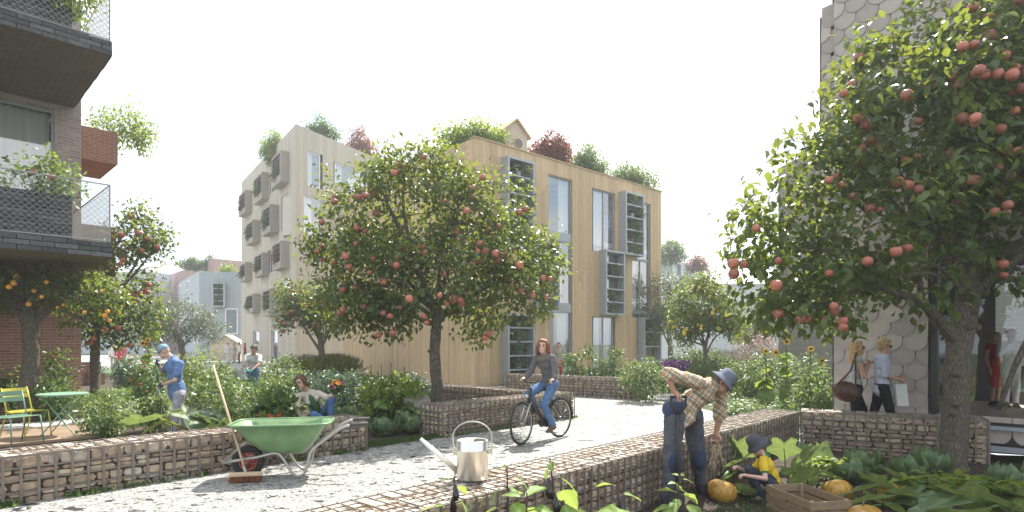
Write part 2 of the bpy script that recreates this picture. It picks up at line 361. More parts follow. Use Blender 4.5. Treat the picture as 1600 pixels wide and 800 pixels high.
def gabion(label, A, B, nb, thick, z0, z1, bv, bh, bw, sl, shh, ends=(), indiv=300, top=True, group='low gabion walls of caged stone'):
    rs = random.Random(int(A.x * 977 + B.y * 131)); A = V(A.x, A.y, 0); B = V(B.x, B.y, 0); d = (B - A).normalized(); Ln = (B - A).length; up = V(0, 0, 1); out = -nb
    root = thing('gabion_wall', label, 'wall', (A.x, A.y, z0)); base = V(A.x, A.y, z0)
    ins = .045; c = MB()
    q = [A + d * ins + nb * ins, B - d * ins + nb * ins, B - d * ins + nb * (thick - ins), A + d * ins + nb * (thick - ins)]
    c.prism(q, z0, z1 - ins); c.build('core', M_CORE, root)
    L_ = []
    def face(O, ex, ey, ez, lx, lz, sl, sh_):
        z = 0
        while z < lz - .015:
            h = rs.uniform(*sh_); h = lz - z if lz - z - h < sh_[0] * .7 else h; x = -rs.uniform(0, sl[0])
            while x < lx - .01:
                l = rs.uniform(*sl) * (1 if rs.random() > .18 else 1.5); x0 = max(x, 0); x1 = min(x + l, lx)
                if x1 - x0 > .03:
                    hh = h * rs.uniform(.9, 1.0); L_.append((O + ex * ((x0 + x1) / 2) + ez * (z + h / 2) + ey * rs.uniform(-.02, .0), ex, ey, ez, (x1 - x0) * .985, hh * .985, rs.uniform(.07, .095), rs.uniform(-.05, .05)))
                x += l
            z += h
    fo = .02
    face(A + nb * fo + up * z0, d, out, up, Ln, z1 - z0 - .02, sl, shh)
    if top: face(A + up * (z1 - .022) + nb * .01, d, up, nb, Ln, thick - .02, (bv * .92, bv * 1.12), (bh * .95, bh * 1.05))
    if 'A' in ends: face(A + nb * thick + d * fo + up * z0, -nb, -d, up, thick, z1 - z0 - .02, sl, shh)
    if 'B' in ends: face(B - d * fo + up * z0, nb, d, up, thick, z1 - z0 - .02, sl, shh)
    def score(s):
        dd = (s[0] - CAMP); x = dd.x / max(dd.y, .1) * F + CX; y = HZ - (dd.z) / max(dd.y, .1) * F
        inn = 1 if (dd.y > .3 and -30 < x < 1630 and y < 830) else .001
        return inn * s[4] * s[5] / dd.length_squared
    L_.sort(key=score, reverse=True); fill = MB(); fillc = MB()
    for i, (p, ex, ey, ez, l, h, dep, tw) in enumerate(L_):
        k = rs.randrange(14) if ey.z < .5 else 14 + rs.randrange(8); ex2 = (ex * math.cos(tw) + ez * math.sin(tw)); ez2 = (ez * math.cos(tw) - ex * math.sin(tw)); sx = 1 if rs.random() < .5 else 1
        p = p - ey * dep * .5 + ey * .024
        if i < indiv:
            o = link('stone', STONES[k][0], root); M = Matrix(((ex2.x * l, ey.x * dep, ez2.x * h, p.x - base.x), (ex2.y * l, ey.y * dep, ez2.y * h, p.y - base.y), (ex2.z * l, ey.z * dep, ez2.z * h, p.z - base.z), (0, 0, 0, 1)))
            o.matrix_basis = M
        else:
            fq = fillc if ey.z > .5 else fill; fq.var = rs.uniform(.01, .99); fq.add([p + ex2 * (q.x * l) + ey * (q.y * dep) + ez2 * (q.z * h) for q in STONES[k][1]], STONES[k][2])
    if fill.v: fill.build('stone_fill', M_STONE, root, kind='stuff')
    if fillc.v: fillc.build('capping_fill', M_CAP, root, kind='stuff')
    b = MB(); t = .012; e = .006; ho = .012
    nV = max(2, round(Ln / bv)); nH = max(2, round((z1 - z0) / bh)); nT = max(2, round(thick / bh))
    for i in range(nV + 1):
        x = A + d * (Ln * i / nV)
        b.bar(x + out * ho + up * z0, x + out * ho + up * (z1 + .004), bw, t, up=out)
        if top: b.bar(x + out * ho + up * (z1 + .003), x + nb * (thick) + up * (z1 + .003), bw * .55, .008)
    for i in range(nH + 1):
        z = z0 + .012 + (z1 - z0 - .02) * i / nH; b.bar(A + out * (ho - .009) + up * z, B + out * (ho - .009) + up * z, bw * .7, t, up=out)
    if top:
        for i in range(nT + 1):
            y = .01 + (thick - .02) * i / nT; b.bar(A + nb * y + up * (z1 - .004), B + nb * y + up * (z1 - .004), t, bw * .45, up=up) if False else b.bar(A + nb * y + up * (z1 - .003), B + nb * y + up * (z1 - .001), bw * .45, .008)
    for E, dr in (('A', -d), ('B', d)):
        if E in ends:
            P = A if E == 'A' else B; nE = max(2, round(thick / bv))
            for i in range(nE + 1): x = P + nb * (thick * i / nE); b.bar(x + dr * ho + up * z0, x + dr * ho + up * z1, bw, t, up=dr)
            for i in range(nH + 1):
                z = z0 + .012 + (z1 - z0 - .02) * i / nH; b.bar(P + dr * (ho - .009) + up * z, P + nb * thick + dr * (ho - .009) + up * z, bw * .7, t, up=dr)
    b.build('wire_mesh', M_WIRE, root)
    return root
gabion('long gabion wall of tan stone behind the wheelbarrow and broom', W1A, W1B, n1, .6, -.02, .5, .145, .13, .026, (.1, .3), (.05, .12), ends=('B',))
gabion('gabion wall with a cut end behind the cyclist, beside the apple tree', W2A, W2B, n2, .6, -.02, .56, .13, .115, .02, (.08, .2), (.05, .1), ends=('A',))
s2b = W2B - d2 * .6 + n2 * .6
gabion('shaded gabion wall behind the trunk of the middle apple tree', s2b, s2b + n2 * 5.4, d2, .6, -.02, .56, .15, .12, .02, (.1, .22), (.05, .1), indiv=60)
gabion('far gabion wall in front of the wooden building entrance', W3A, W3B, n3, .5, -.02, .62, .16, .13, .02, (.1, .22), (.06, .11), ends=('B',), indiv=120)
gabion('foreground gabion wall running under the steel watering can', W4A, WI, n4, .6, -.4, .5, .115, .105, .017, (.08, .2), (.055, .115))
gabion('gabion wall in tree shade behind the cabbages and right tree', WI + d5 * .02, WE, n5, .58, -.4, .5, .16, .12, .022, (.09, .26), (.05, .11), ends=('B',))

# ---------------------------------------------------------------- timber deck and pale path on the left
M_DECK = woodmat('deck_timber', (.30, .215, .15), .2, .12, 3, 'x', .65)
dk = [gp(172, 670, .04), gp(-10, 712, .04)]
ddir = V(-.659, -.752, 0); dn = V(-.752, .659, 0)
P0 = gp(176, 672); root = thing('timber_deck', 'pale timber deck under the yellow and green chairs', 'deck', (P0.x, P0.y, 0))
for i in range(16):
    a = P0 + dn * (i * .135 - .9) + V(0, 0, .02); q = [a, a + dn * .128, a + dn * .128 + ddir * 6.2, a + ddir * 6.2]
    MB().prism([(v.x, v.y) for v in q], 0, .045).build('plank', M_DECK, root)
a = P0 + dn * 1.32
flat('side_path', [(v.x, v.y) for v in (a, a + dn * 1.15 - ddir * .9, a + dn * 1.15 + ddir * 6.5, a + ddir * 6.5)], .012, M_CONC)
a = gp(190, 640); flat('bed_path', [(v.x, v.y) for v in (gp(60, 640), gp(250, 652), gp(300, 640), gp(180, 622))], .004, M_CONC)
# ---------------------------------------------------------------- building materials
M_LARCH = woodmat('larch_board', (.57, .41, .24), .22, .11)
M_LARCH2 = woodmat('grey_larch_board', (.50, .44, .36), .16, .07)
M_BOXWOOD = woodmat('silvered_board', (.36, .32, .27), .2, .06)
M_FRAME = plain('grey_aluminium', (.36, .39, .41), .45, .08, 4, metal=.2)
M_WFRAME = plain('white_frame', (.72, .74, .76), .4, .04, 4)
M_DARKFRAME = plain('black_frame', (.02, .02, .022), .4, .1, 4)
M_GLASS = glassmat('window_glass', (.86, .9, .9), .3)
M_GLASS3 = glassmat('mirror_glass', (.9, .93, .93), .22); M_GLASS2 = glassmat('shop_glass', (.85, .86, .86), .12)
M_CURT = plain('white_curtain', (.78, .78, .77), .9, .04, 3)
M_ROOMW = plain('room_wall', (.55, .50, .44), .9, .08, 2)
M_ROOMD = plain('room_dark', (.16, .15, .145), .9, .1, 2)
M_SLAB = plain('slab_edge', (.62, .62, .6), .7, .08, 3)
M_ROOF = plain('roof_gravel', (.25, .24, .22), .9, .2, 9)
def up(x=0): return V(0, 0, x)
class Face:
    """vertical facade from P along d, outward normal n (xy)"""
    def __init__(s, P, Q):
        s.P = V(P[0], P[1], 0); s.d = (V(Q[0], Q[1], 0) - s.P); s.L = s.d.length; s.d.normalize(); s.n = V(s.d.y, -s.d.x, 0)
        if s.n.y > 0 and abs(s.n.y) > .05 : s.n = -s.n
    def pt(s, t, z, o=0): return s.P + s.d * t + s.n * o + up(z)
    def px(s, px, py): return onface(px, py, s.P, s.d)
    def rect(s, x0, x1, y0, y1):
        t0, z1 = s.px(x0, y0); t1, _ = s.px(x1, y0); _, z0 = s.px(x0, y1); return t0, t1, z0, z1
    def slab(s, mb, t0, t1, z0, z1, o0, o1):
        a, b, c, e = s.pt(t0, z0, o0), s.pt(t1, z0, o0), s.pt(t1, z0, o1), s.pt(t0, z0, o1); k = up(z1 - z0)
        return mb.hexa([a, b, c, e, a + k, b + k, c + k, e + k])
    
def pane_(f, mb, t0, t1, z0, z1, o): return mb.add([f.pt(t0, z0, o), f.pt(t1, z0, o), f.pt(t1, z1, o), f.pt(t0, z1, o)], [(0, 1, 2, 3)])
def planks(root, f, wd, ztop, zbot, mat, openings, th=.06, name='plank', off=0.0, split=False):
    n = max(1, round(f.L / wd)); rs = random.Random(n)
    for i in range(n):
        t0, t1 = f.L * i / n, f.L * (i + 1) / n - .008; iv = [(zbot, ztop(.5 * (t0 + t1)))]
        for (a, b, z0, z1) in openings:
            if b > t0 + .04 and a < t1 - .04:
                nv = []
                for (p, q) in iv:
                    if z0 > p: nv.append((p, min(q, z0)))
                    if z1 < q: nv.append((max(p, z1), q))
                iv = [(p, q) for p, q in nv if q - p > .03]
        j = rs.uniform(0, .012)
        jn = []
        for (p, q) in iv:
            if split and q - p > 3.2: z = p + (q - p) * rs.uniform(.3, .7); jn += [(p, z - .004), (z + .004, q)]
            else: jn.append((p, q))
        for (p, q) in jn:
            mb = MB(); f.slab(mb, t0, t1, p, q, off + j, off - th); mb.build(name, mat, root)
def window(root, f, t0, t1, z0, z1, depth=.12, fr=.05, mull=1, curtain=(), fm=None, room=2.5, transom=(), back=None, side=.9, glass=None):
    fm = fm or M_FRAME; w = MB()
    for a, b, c, e in ((t0, t0 + fr, z0, z1), (t1 - fr, t1, z0, z1), (t0 + fr, t1 - fr, z0, z0 + fr), (t0 + fr, t1 - fr, z1 - fr, z1)): f.slab(w, a, b, c, e, -depth + .05, -depth - .04)
    for i in range(1, mull): x = t0 + (t1 - t0) * i / mull; f.slab(w, x - fr / 2, x + fr / 2, z0 + fr, z1 - fr, -depth + .04, -depth - .03)
    for z in transom: f.slab(w, t0 + fr, t1 - fr, z - .06, z + .06, -depth + .045, -depth - .035)
    o = w.build('window', fm, root)
    g = MB(); pane_(f, g, t0 + fr, t1 - fr, z0 + fr, z1 - fr, -depth); g.build('pane', glass or M_GLASS, o)
    for (a, b) in curtain:
        c = MB(); n = max(6, int((b - a) / .05)); vs = []
        for i in range(n + 1):
            t = a + (b - a) * i / n; oo = -depth - .22 + .05 * math.sin(i * 1.9) + .02 * math.sin(i * .77)
            vs += [f.pt(t, z0 + .02, oo), f.pt(t, z1 - .02, oo)]
        c.add(vs, [(2 * i, 2 * i + 2, 2 * i + 3, 2 * i + 1) for i in range(n)]); c.build('curtain', M_CURT, o, smooth=True)
    r = MB()   # reveal and room behind
    f.slab(r, t0 - .01, t1 + .01, z0 - .12, z0 - .004, -depth - .05, -room); f.slab(r, t0 - .01, t1 + .01, z1 + .004, z1 + .12, -depth - .05, -room)
    f.slab(r, t0 - side, t1 + side, z0 - .1, z1 + .1, -room, -room - .05); f.slab(r, t0 - side - .05, t0 - side, z0, z1, -.3, -room); f.slab(r, t1 + side, t1 + side + .05, z0, z1, -.3, -room)
    r.build('room', back or M_ROOMW, o)
    return o

# ---------------------------------------------------------------- foliage helpers (used on the buildings too)
LEAF4 = (np.array([(0, 0, 0), (.45, -.5, .13), (1, 0, -.1), (.45, .5, .13), (.5, 0, 0)]), [(0, 1, 4), (1, 2, 4), (2, 3, 4), (3, 0, 4)])
LEAF2 = (np.array([(0, 0, 0), (.45, -.5, .08), (1, 0, -.08), (.45, .5, .08)]), [(0, 1, 2), (0, 2, 3)])
LEAF8 = (np.array([(0, 0, 0), (.3, -.45, .12), (.68, -.4, .06), (1, 0, -.16), (.68, .4, .06), (.3, .45, .12), (.3, 0, 0), (.68, 0, -.04)]), [(0, 1, 6), (1, 2, 7, 6), (2, 3, 7), (3, 4, 7), (4, 5, 6, 7), (5, 0, 6)])
def leaves(name, pos, dirs, nor, ln, asp, mat, parent, tpl=LEAF4, var=None, off=None, kind=None):
    pos = np.asarray(pos, float); n = len(pos); d = np.asarray(dirs, float); d /= np.linalg.norm(d, axis=1, keepdims=True) + 1e-9
    nn = np.asarray(nor, float); s = np.cross(nn, d); s /= np.linalg.norm(s, axis=1, keepdims=True) + 1e-9; nn = np.cross(d, s)
    T, fs = tpl; k = len(T); ln = np.broadcast_to(np.asarray(ln, float), (n,))[:, None, None]
    P = pos[:, None, :] + ln * (d[:, None, :] * T[None, :, 0:1] + s[:, None, :] * (T[None, :, 1:2] * asp) + nn[:, None, :] * T[None, :, 2:3])
    if off is None and parent is not None: off = rootloc(parent)
    if off is not None: P = P - np.array(off)[None, None, :]
    me = bpy.data.meshes.new(name); tot = n * k; me.vertices.add(tot); me.vertices.foreach_set('co', P.reshape(-1))
    lens = [len(f) for f in fs]; idx = np.concatenate([np.array(f) for f in fs]); nl = len(idx)
    li = (np.arange(n)[:, None] * k + idx[None, :]).reshape(-1); me.loops.add(n * nl); me.loops.foreach_set('vertex_index', li.astype(np.int32))
    st = np.concatenate([[0], np.cumsum(lens)[:-1]]); me.polygons.add(n * len(fs))
    me.polygons.foreach_set('loop_start', (np.arange(n)[:, None] * nl + st[None, :]).reshape(-1).astype(np.int32))
    me.polygons.foreach_set('loop_total', np.tile(np.array(lens), n).astype(np.int32))
    if var is None: var = RNG.random(n)
    a = me.attributes.new('var', 'FLOAT', 'POINT'); a.data.foreach_set('value', np.repeat(np.clip(var, .005, .995), k).astype(np.float32))
    me.polygons.foreach_set('use_smooth', np.ones(n * len(fs), bool))
    me.materials.append(mat); me.update(calc_edges=True); me.validate()
    o = link(name, me, parent)
    if kind: o['kind'] = kind
    return o
def rnd(n): 
    v = RNG.normal(size=(n, 3)); return v / (np.linalg.norm(v, axis=1, keepdims=True) + 1e-9)
def cloud(center, radii, ncl, per, sig, shell=.45, lump=1.0, seed=0, flat_bottom=None):
    """lumpy leaf positions in an ellipsoid: ncl twigs, each with its own spray of leaves"""
    c = np.array(center, float); r = np.array(radii, float); out = []; cen = []
    k = 0
    while len(cen) < ncl and k < ncl * 30:
        k += 1; u = rnd(1)[0]; rad = shell + (1 - shell) * RNG.random() ** .55; p = u * rad
        q = Vector(p * 2.1) + V(seed * 7.3, seed * 1.7, 0)
        if noise.noise(q) * lump < -.16: continue
        rr = 1 + .22 * noise.noise(Vector(u * 1.8) + V(seed * 3.1, 0, 5)) * lump
        w = c + r * p * rr
        if flat_bottom is not None and w[2] < flat_bottom: continue
        cen.append(w)
    cen = np.array(cen); n = len(cen); base = np.repeat(cen, per, axis=0); u = np.clip(RNG.normal(size=(n * per, 3)), -1.8, 1.8) * sig
    pos = base + u; tone = np.repeat(RNG.normal(0, .17, n), per)
    outw = (pos - c) / r; outw /= np.linalg.norm(outw, axis=1, keepdims=True) + 1e-9
    return cen, pos, outw, tone
def spray(parent, name, center, radii, ncl, per, sig, ln, asp, mat, tpl=LEAF2, shell=.4, droop=-.35, seed=0, lump=1.0, upn=.8, flat_bottom=None, kind=None):
    cen, pos, ow, tone = cloud(center, radii, ncl, per, sig, shell, lump, seed, flat_bottom); n = len(pos)
    d = ow * .7 + rnd(n) * .8 + np.array((0, 0, droop)); nr = rnd(n) * .7 + np.array((0, 0, upn)) + ow * .3
    v = np.clip(.5 + tone + RNG.normal(0, .14, n), 0, 1)
    return cen, leaves(name, pos, d, nr, ln * RNG.uniform(.7, 1.25, n), asp, mat, parent, tpl, v, kind=kind)
G_APPLE = leafmat('apple_leaf', [(0, (.018, .045, .015)), (.45, (.035, .075, .024)), (.75, (.072, .125, .033)), (1, (.18, .225, .06))], (.48, .55, .07), .36, .36, .5)
G_OLIVE = leafmat('olive_leaf', [(0, (.06, .085, .05)), (.5, (.12, .15, .085)), (1, (.21, .235, .14))], (.35, .4, .16), .25)
G_LIME = leafmat('lime_leaf', [(0, (.06, .11, .02)), (.5, (.12, .19, .035)), (1, (.24, .30, .06))], (.5, .62, .08), .42)
G_SHRUB = leafmat('shrub_leaf', [(0, (.02, .055, .016)), (.5, (.055, .115, .03)), (1, (.15, .23, .06))], (.36, .5, .1), .3)
G_PALE = leafmat('pale_leaf', [(0, (.035, .08, .028)), (.5, (.085, .15, .05)), (.85, (.17, .24, .085)), (1, (.34, .40, .2))], (.42, .54, .12), .32)
G_BLUE = leafmat('bluegreen_leaf', [(0, (.025, .06, .04)), (.5, (.055, .105, .07)), (1, (.12, .18, .12))], (.25, .38, .14), .25)
G_DARK = leafmat('dark_leaf', [(0, (.015, .04, .014)), (.5, (.03, .075, .022)), (1, (.07, .13, .035))], (.3, .45, .06), .3)
G_RED = leafmat('copper_leaf', [(0, (.07, .02, .018)), (.5, (.14, .045, .03)), (1, (.24, .09, .05))], (.5, .16, .08), .35)
G_YEL = leafmat('yellow_grass', [(0, (.16, .19, .02)), (.5, (.30, .33, .04)), (1, (.46, .46, .08))], (.6, .62, .08), .3)

# ---------------------------------------------------------------- wooden building in the middle
C1, R1, L1 = V(-1.43, 23, 0), V(7.82, 31.3, 0), V(-9.9, 35, 0); ZT = 9.6
b1 = thing('wooden_apartment_house', 'larch clad apartment house with planted shelves behind the cyclist', 'building', C1)
fr_, fl_ = Face(C1, R1), Face(C1, L1)
wins, shelves = [], []
def W(*a): r = fr_.rect(*a); wins.append(r); return r
wa = W(858, 894, 272, 600); wb = W(928, 961, 294, 392.5); wb3 = W(928, 960, 494, 600); wd = W(996, 1016, 314, 405); wc = W(988, 1016, 404.5, 497)
def S(x0, x1, y0, y1): r = fr_.rect(x0, x1, y0, y1); shelves.append(r); return r
S(783, 825, 246, 386); S(829, 864, 376, 487); S(783, 825, 490, 604); S(967, 996, 300, 398); S(936, 966, 391, 492); S(996, 1023, 496, 600)
planks(b1, fr_, .19, lambda t: ZT, 0.0, M_LARCH, wins + [(a + .08, b - .08, c + .08, e - .08) for a, b, c, e in shelves], split=True)
ztl = lambda t: ZT + .68 * t / fl_.L
planks(b1, fl_, .21, ztl, 0.0, M_LARCH, [], split=True)
# floors, roof, inner walls
BK = L1 + (R1 - C1)
mb = MB(); ins = .35
def inset(t): 
    c = (C1 + R1 + L1 + BK) / 4; return [lerp(q, c, t) for q in (C1, R1, BK, L1)]
for z in (.02, 3.15, 6.25): mb.prism([(q.x, q.y) for q in inset(.02)], z, z + .22)
mb.build('floor_slab', M_SLAB, b1)
mb = MB(); q = inset(.008); zz = [ZT - .2, ZT - .2, ZT + .48, ZT + .48]
mb.hexa([v + up(z - .2) for v, z in zip(q, zz)] + [v + up(z) for v, z in zip(q, zz)]); mb.build('roof', M_ROOF, b1)
mb = MB(); fr_.slab(mb, 2.9, fr_.L - .2, 0, ZT - .3, -3.4, -3.5); fl_.slab(mb, 0.1, fl_.L, 0, ZT - .3, -.08, -.14); mb.build('inner_wall', M_ROOMW, b1)
fb_, fc_ = Face(L1, BK), Face(R1, BK); mb = MB()
mb.bar(lerp(L1, BK, .01) + up(4.9), lerp(L1, BK, .99) + up(4.9), .2, 9.8); mb.bar(lerp(R1, BK, .02) + up(4.75), lerp(R1, BK, .98) + up(4.75), .2, 9.4); mb.build('rear_wall', M_LARCH, b1)
mb = MB()   # metal edge along the roof
fr_.slab(mb, -.04, fr_.L + .04, ZT, ZT + .05, .05, -.25); mb.build('roof_edge', M_LARCH, b1)
wl = lambda r, a, b: (r[0] + (r[1] - r[0]) * a, r[0] + (r[1] - r[0]) * b)
z_f = (3.1, 3.38, 6.2, 6.48)
for (z0, z1, cu) in ((wa[2], 3.06, ((.55, 1),)), (3.4, 6.16, ((.45, .75),)), (6.5, wa[3], ((.62, 1),))):
    window(b1, fr_, wa[0], wa[1], z0, z1, curtain=[wl(wa, a, b) for a, b in cu], back=M_ROOMW)
mb = MB()
for z in (3.06, 6.16): fr_.slab(mb, wa[0], wa[1], z, z + .34, -.04, -.2)
mb.build('spandrel', M_FRAME, b1)
window(b1, fr_, *wb, curtain=[wl(wb, 0, .6)], mull=2); window(b1, fr_, *wb3, curtain=[wl(wb3, 0, .55), wl(wb3, .6, 1)], mull=2)
window(b1, fr_, *wd, curtain=[wl(wd, 0, .5)]); window(b1, fr_, *wc, curtain=[wl(wc, 0, .55)], mull=2)
rs_ = random.Random(3)
for i, (t0, t1, z0, z1) in enumerate(shelves):
    pj = .42; z0 = max(z0, .04); f = MB(); th = .09
    for a, b, c, e in ((t0, t0 + th, z0, z1), (t1 - th, t1, z0, z1), (t0 + th, t1 - th, z0, z0 + th), (t0 + th, t1 - th, z1 - th, z1)): fr_.slab(f, a, b, c, e, pj, .0)
    sf = f.build('planter_shelf', M_FRAME, b1)
    g = MB(); pane_(fr_, g, t0 + th, t1 - th, z0 + th, z1 - th, -.05); g.build('pane', M_GLASS, sf)
    if i in (3, 5): g = MB(); fr_.slab(g, t0 + th, t1 - th, z0 + th, z1 - th, -.09, -.13); g.build('back_panel', M_LARCH, sf)
    elif i in (0, 2): g = MB(); fr_.slab(g, t0 + th, lerp(t0, t1, .45), z0 + th, z1 - th, -.35, -.38); g.build('blind', M_CURT, sf)
    n = 5 if i != 5 else 4
    for k in range(1, n):
        z = z0 + (z1 - z0) * k / n; g = MB(); fr_.slab(g, t0 + th, t1 - th, z - .03, z + .03, pj - .03, .02); g.build('shelf_board', M_FRAME, sf)
    for k in range(n):
        z = z0 + (z1 - z0) * k / n + .12; hh = (z1 - z0) / n
        if rs_.random() < .12: continue
        c = fr_.pt(lerp(t0, t1, rs_.uniform(.3, .7)), z + hh * .33, pj * .55)
        spray(sf, 'plant', c, ((t1 - t0) * .33, .28, hh * .36), 26, 14, .07, .11, .5, rs_.choice([G_SHRUB, G_DARK, G_PALE, G_APPLE]), seed=i * 9 + k, shell=.1, kind='stuff')
        pt = MB(); pt.lathe([(.0, 0), (.09, 0), (.12, .17), (.1, .17)], 10, c=fr_.pt(lerp(t0, t1, .5), z - .05, pj * .5)); pt.build('pot', M_FRAME, sf)
# balcony rails
# roof house and roof garden
M_PALEW = woodmat('pale_board', (.55, .47, .36), .15, .08, 3, 'x')
hc = at(806, 232, 25.8); hr = thing('roof_hut', 'little gabled timber hut with round opening on the wooden house roof', 'hut', (hc.x, hc.y, ZT + .2))
a1 = V(.745, .667, 0); a2 = V(-.667, .745, 0)
def hut(root, c, w_, l_, h_, rh, mat, rmat, z0, hole=None):
    A = c - a1 * w_ / 2; B = c + a1 * w_ / 2; mb = MB(); mb.add([A + up(z0), B + up(z0), B + up(z0 + h_), c + up(z0 + h_ + rh), A + up(z0 + h_), *[p + a2 * l_ for p in (A + up(z0), B + up(z0), B + up(z0 + h_), c + up(z0 + h_ + rh), A + up(z0 + h_))]],
        [(0, 1, 2, 3, 4), (9, 8, 7, 6, 5), (0, 5, 6, 1), (1, 6, 7, 2), (4, 9, 5, 0)]); mb.build('wall', mat, root)
    for s in (-1, 1):
        mb = MB(); e = c + a1 * s * (w_ / 2 + .14) + up(z0 + h_ - .12); t = c + up(z0 + h_ + rh + .03); fo = -a2 * .12; bo = a2 * (l_ + .1)
        mb.hexa([e + fo, t + fo, t + bo, e + bo, e + fo + up(.08), t + fo + up(.08), t + bo + up(.08), e + bo + up(.08)]); mb.build('roof', rmat, root)
    if hole:
        mb = MB(); mb.tube([hole - a2 * .035, hole + a2 * .02], .25, 20); mb.build('round_opening', M_LARCH, root)
        mb = MB(); mb.tube([hole - a2 * .045, hole - a2 * .03], .21, 20); mb.build('dark_hole', M_ROOMD, root)
hut(hr, V(hc.x, hc.y, 0), 1.35, 1.6, 1.35, .52, M_PALEW, M_LARCH, ZT - .2, V(hc.x + .1, hc.y + .09, ZT + .72))
def rooftuft(label, px0, px1, py0, py1, Y, mat, seed, name='roof_shrub', n=150, per=14, ln=.16):
    c = at((px0 + px1) / 2, (py0 + py1) / 2, Y); rx = (px1 - px0) / 2 / F * Y * 1.1; rz = (py1 - py0) / 2 / F * Y * 1.25
    r = thing(name, label, 'shrub', (c.x, c.y, c.z - rz), group='shrubs on the roofs')
    for k_, (ox, oz, kx, kz) in enumerate(((-.45, -.2, .6, .7), (.4, -.25, .65, .65), (.05, .1, .55, .95))): spray(r, 'foliage', c + V(ox * rx, random.uniform(-.3, .3) * rx, oz * rz), (rx * kx * random.uniform(.8, 1.15), rx * .6, rz * kz * random.uniform(.8, 1.1)), int(n * .55), per, .13 * max(rx, rz), ln * .85, .6, mat, seed=seed * 7 + k_, shell=.12, lump=1.8, kind='stuff')
    s = MB()
    for k in range(4): s.tube([c + V(random.uniform(-.1, .1) * rx, 0, -rz), c + V(random.uniform(-.3, .3) * rx, random.uniform(-.3, .3) * rx, -rz * .3), c + V(random.uniform(-.6, .6) * rx, random.uniform(-.5, .5) * rx, rz * .45)], [.04, .03, .012], 5)
    s.build('stem', M_BARKS, r)
M_BARKS = plain('twig_bark', (.13, .10, .075), .9, .3, 14)
rooftuft('bright green shrub on the wooden house roof, beside the hut', 690, 788, 198, 240, 25.5, G_LIME, 1, n=240)
rooftuft('copper red shrub on the roof right of the gabled hut', 832, 892, 214, 256, 28, G_RED, 2, n=190)
rooftuft('grey green shrub on the roof, next right of the copper shrub', 884, 946, 236, 276, 29.5, G_PALE, 3, n=190)
rooftuft('pale green shrub nearest the right end of the wooden roof', 944, 1022, 258, 300, 31, G_PALE, 4, n=220)

# ---------------------------------------------------------------- grey timber building with planted boxes
C2, L2, R2 = V(-15.2, 42, 0), V(-25.9, 57.2, 0), V(-8.6, 52.7, 0); ZT2 = 17.1
b2 = thing('grey_apartment_house', 'tall grey timber apartment house with projecting planted boxes', 'building', C2)
f2l, f2r = Face(C2, L2), Face(C2, R2)
w2 = [f2r.rect(482, 501, 235, 290), f2r.rect(524, 552, 253, 285), f2r.rect(475, 505, 304, 365), f2r.rect(486, 502, 376, 414)]
w2l = [f2l.rect(439, 449, 309, 362), f2l.rect(422, 431, 282, 304), f2l.rect(441, 449, 440, 486), f2l.rect(424, 434, 516, 563), f2l.rect(396, 404, 517, 545), f2l.rect(408, 413, 330, 345), f2l.rect(420, 426, 392, 428)]
norm = lambda r: (min(r[0], r[1]), max(r[0], r[1]), r[2], r[3])
w2l = [norm(r) for r in w2l]
zt2r = lambda t: ZT2 - .5 * t / f2r.L
planks(b2, f2r, .34, zt2r, 0, M_LARCH2, w2); planks(b2, f2l, .5, lambda t: ZT2, 0, M_LARCH2, w2l)
mb = MB(); B2K = L2 + (R2 - C2); qs = [C2, R2, B2K, L2]; cc = (C2 + R2 + L2 + B2K) / 4; qi = [lerp(q, cc, .01) for q in qs]
mb.hexa([v + up(ZT2 - 1.0) for v in qi] + [v + up(ZT2 - .8) for v in qi]); mb.build('roof', M_ROOF, b2)
mb = MB(); qi = [lerp(q, cc, .34) for q in qs]; mb.prism([(q.x, q.y) for q in qi], 0, ZT2 - 1); mb.build('inner_wall', M_ROOMW, b2)
mb = MB(); mb.bar(lerp(L2, B2K, .01) + up(8), lerp(L2, B2K, .99) + up(8), .3, 16); mb.bar(lerp(R2, B2K, .02) + up(8), lerp(R2, B2K, .98) + up(8), .3, 16); mb.build('rear_wall', M_LARCH2, b2)
mb = MB()
for z in (3.2, 6.4, 9.6, 12.8): mb.prism([(q.x, q.y) for q in [lerp(q, cc, .03) for q in qs]], z, z + .25)
mb.build('floor_slab', M_SLAB, b2)
for r in w2: window(b2, f2r, *r, fr=.1, fm=M_WFRAME, curtain=[(r[0] + .15, lerp(r[0], r[1], .55))], room=2, side=.2)
for r in w2l: window(b2, f2l, *r, fr=.09, fm=M_WFRAME, curtain=[(r[0] + .1, r[1] - .1)], room=1.6, side=.2)
boxes2 = [(424, 438, 452, 236, 297), (396, 409, 420.5, 269, 323), (373, 383, 394, 297, 344), (409, 422, 436, 319, 375), (384, 395, 407, 343, 390), (425, 438, 452, 376, 431), (397, 409, 420.5, 394, 442), (374, 383, 394, 409, 450), (410, 422, 436, 450, 505), (384, 395, 407, 458, 500)]
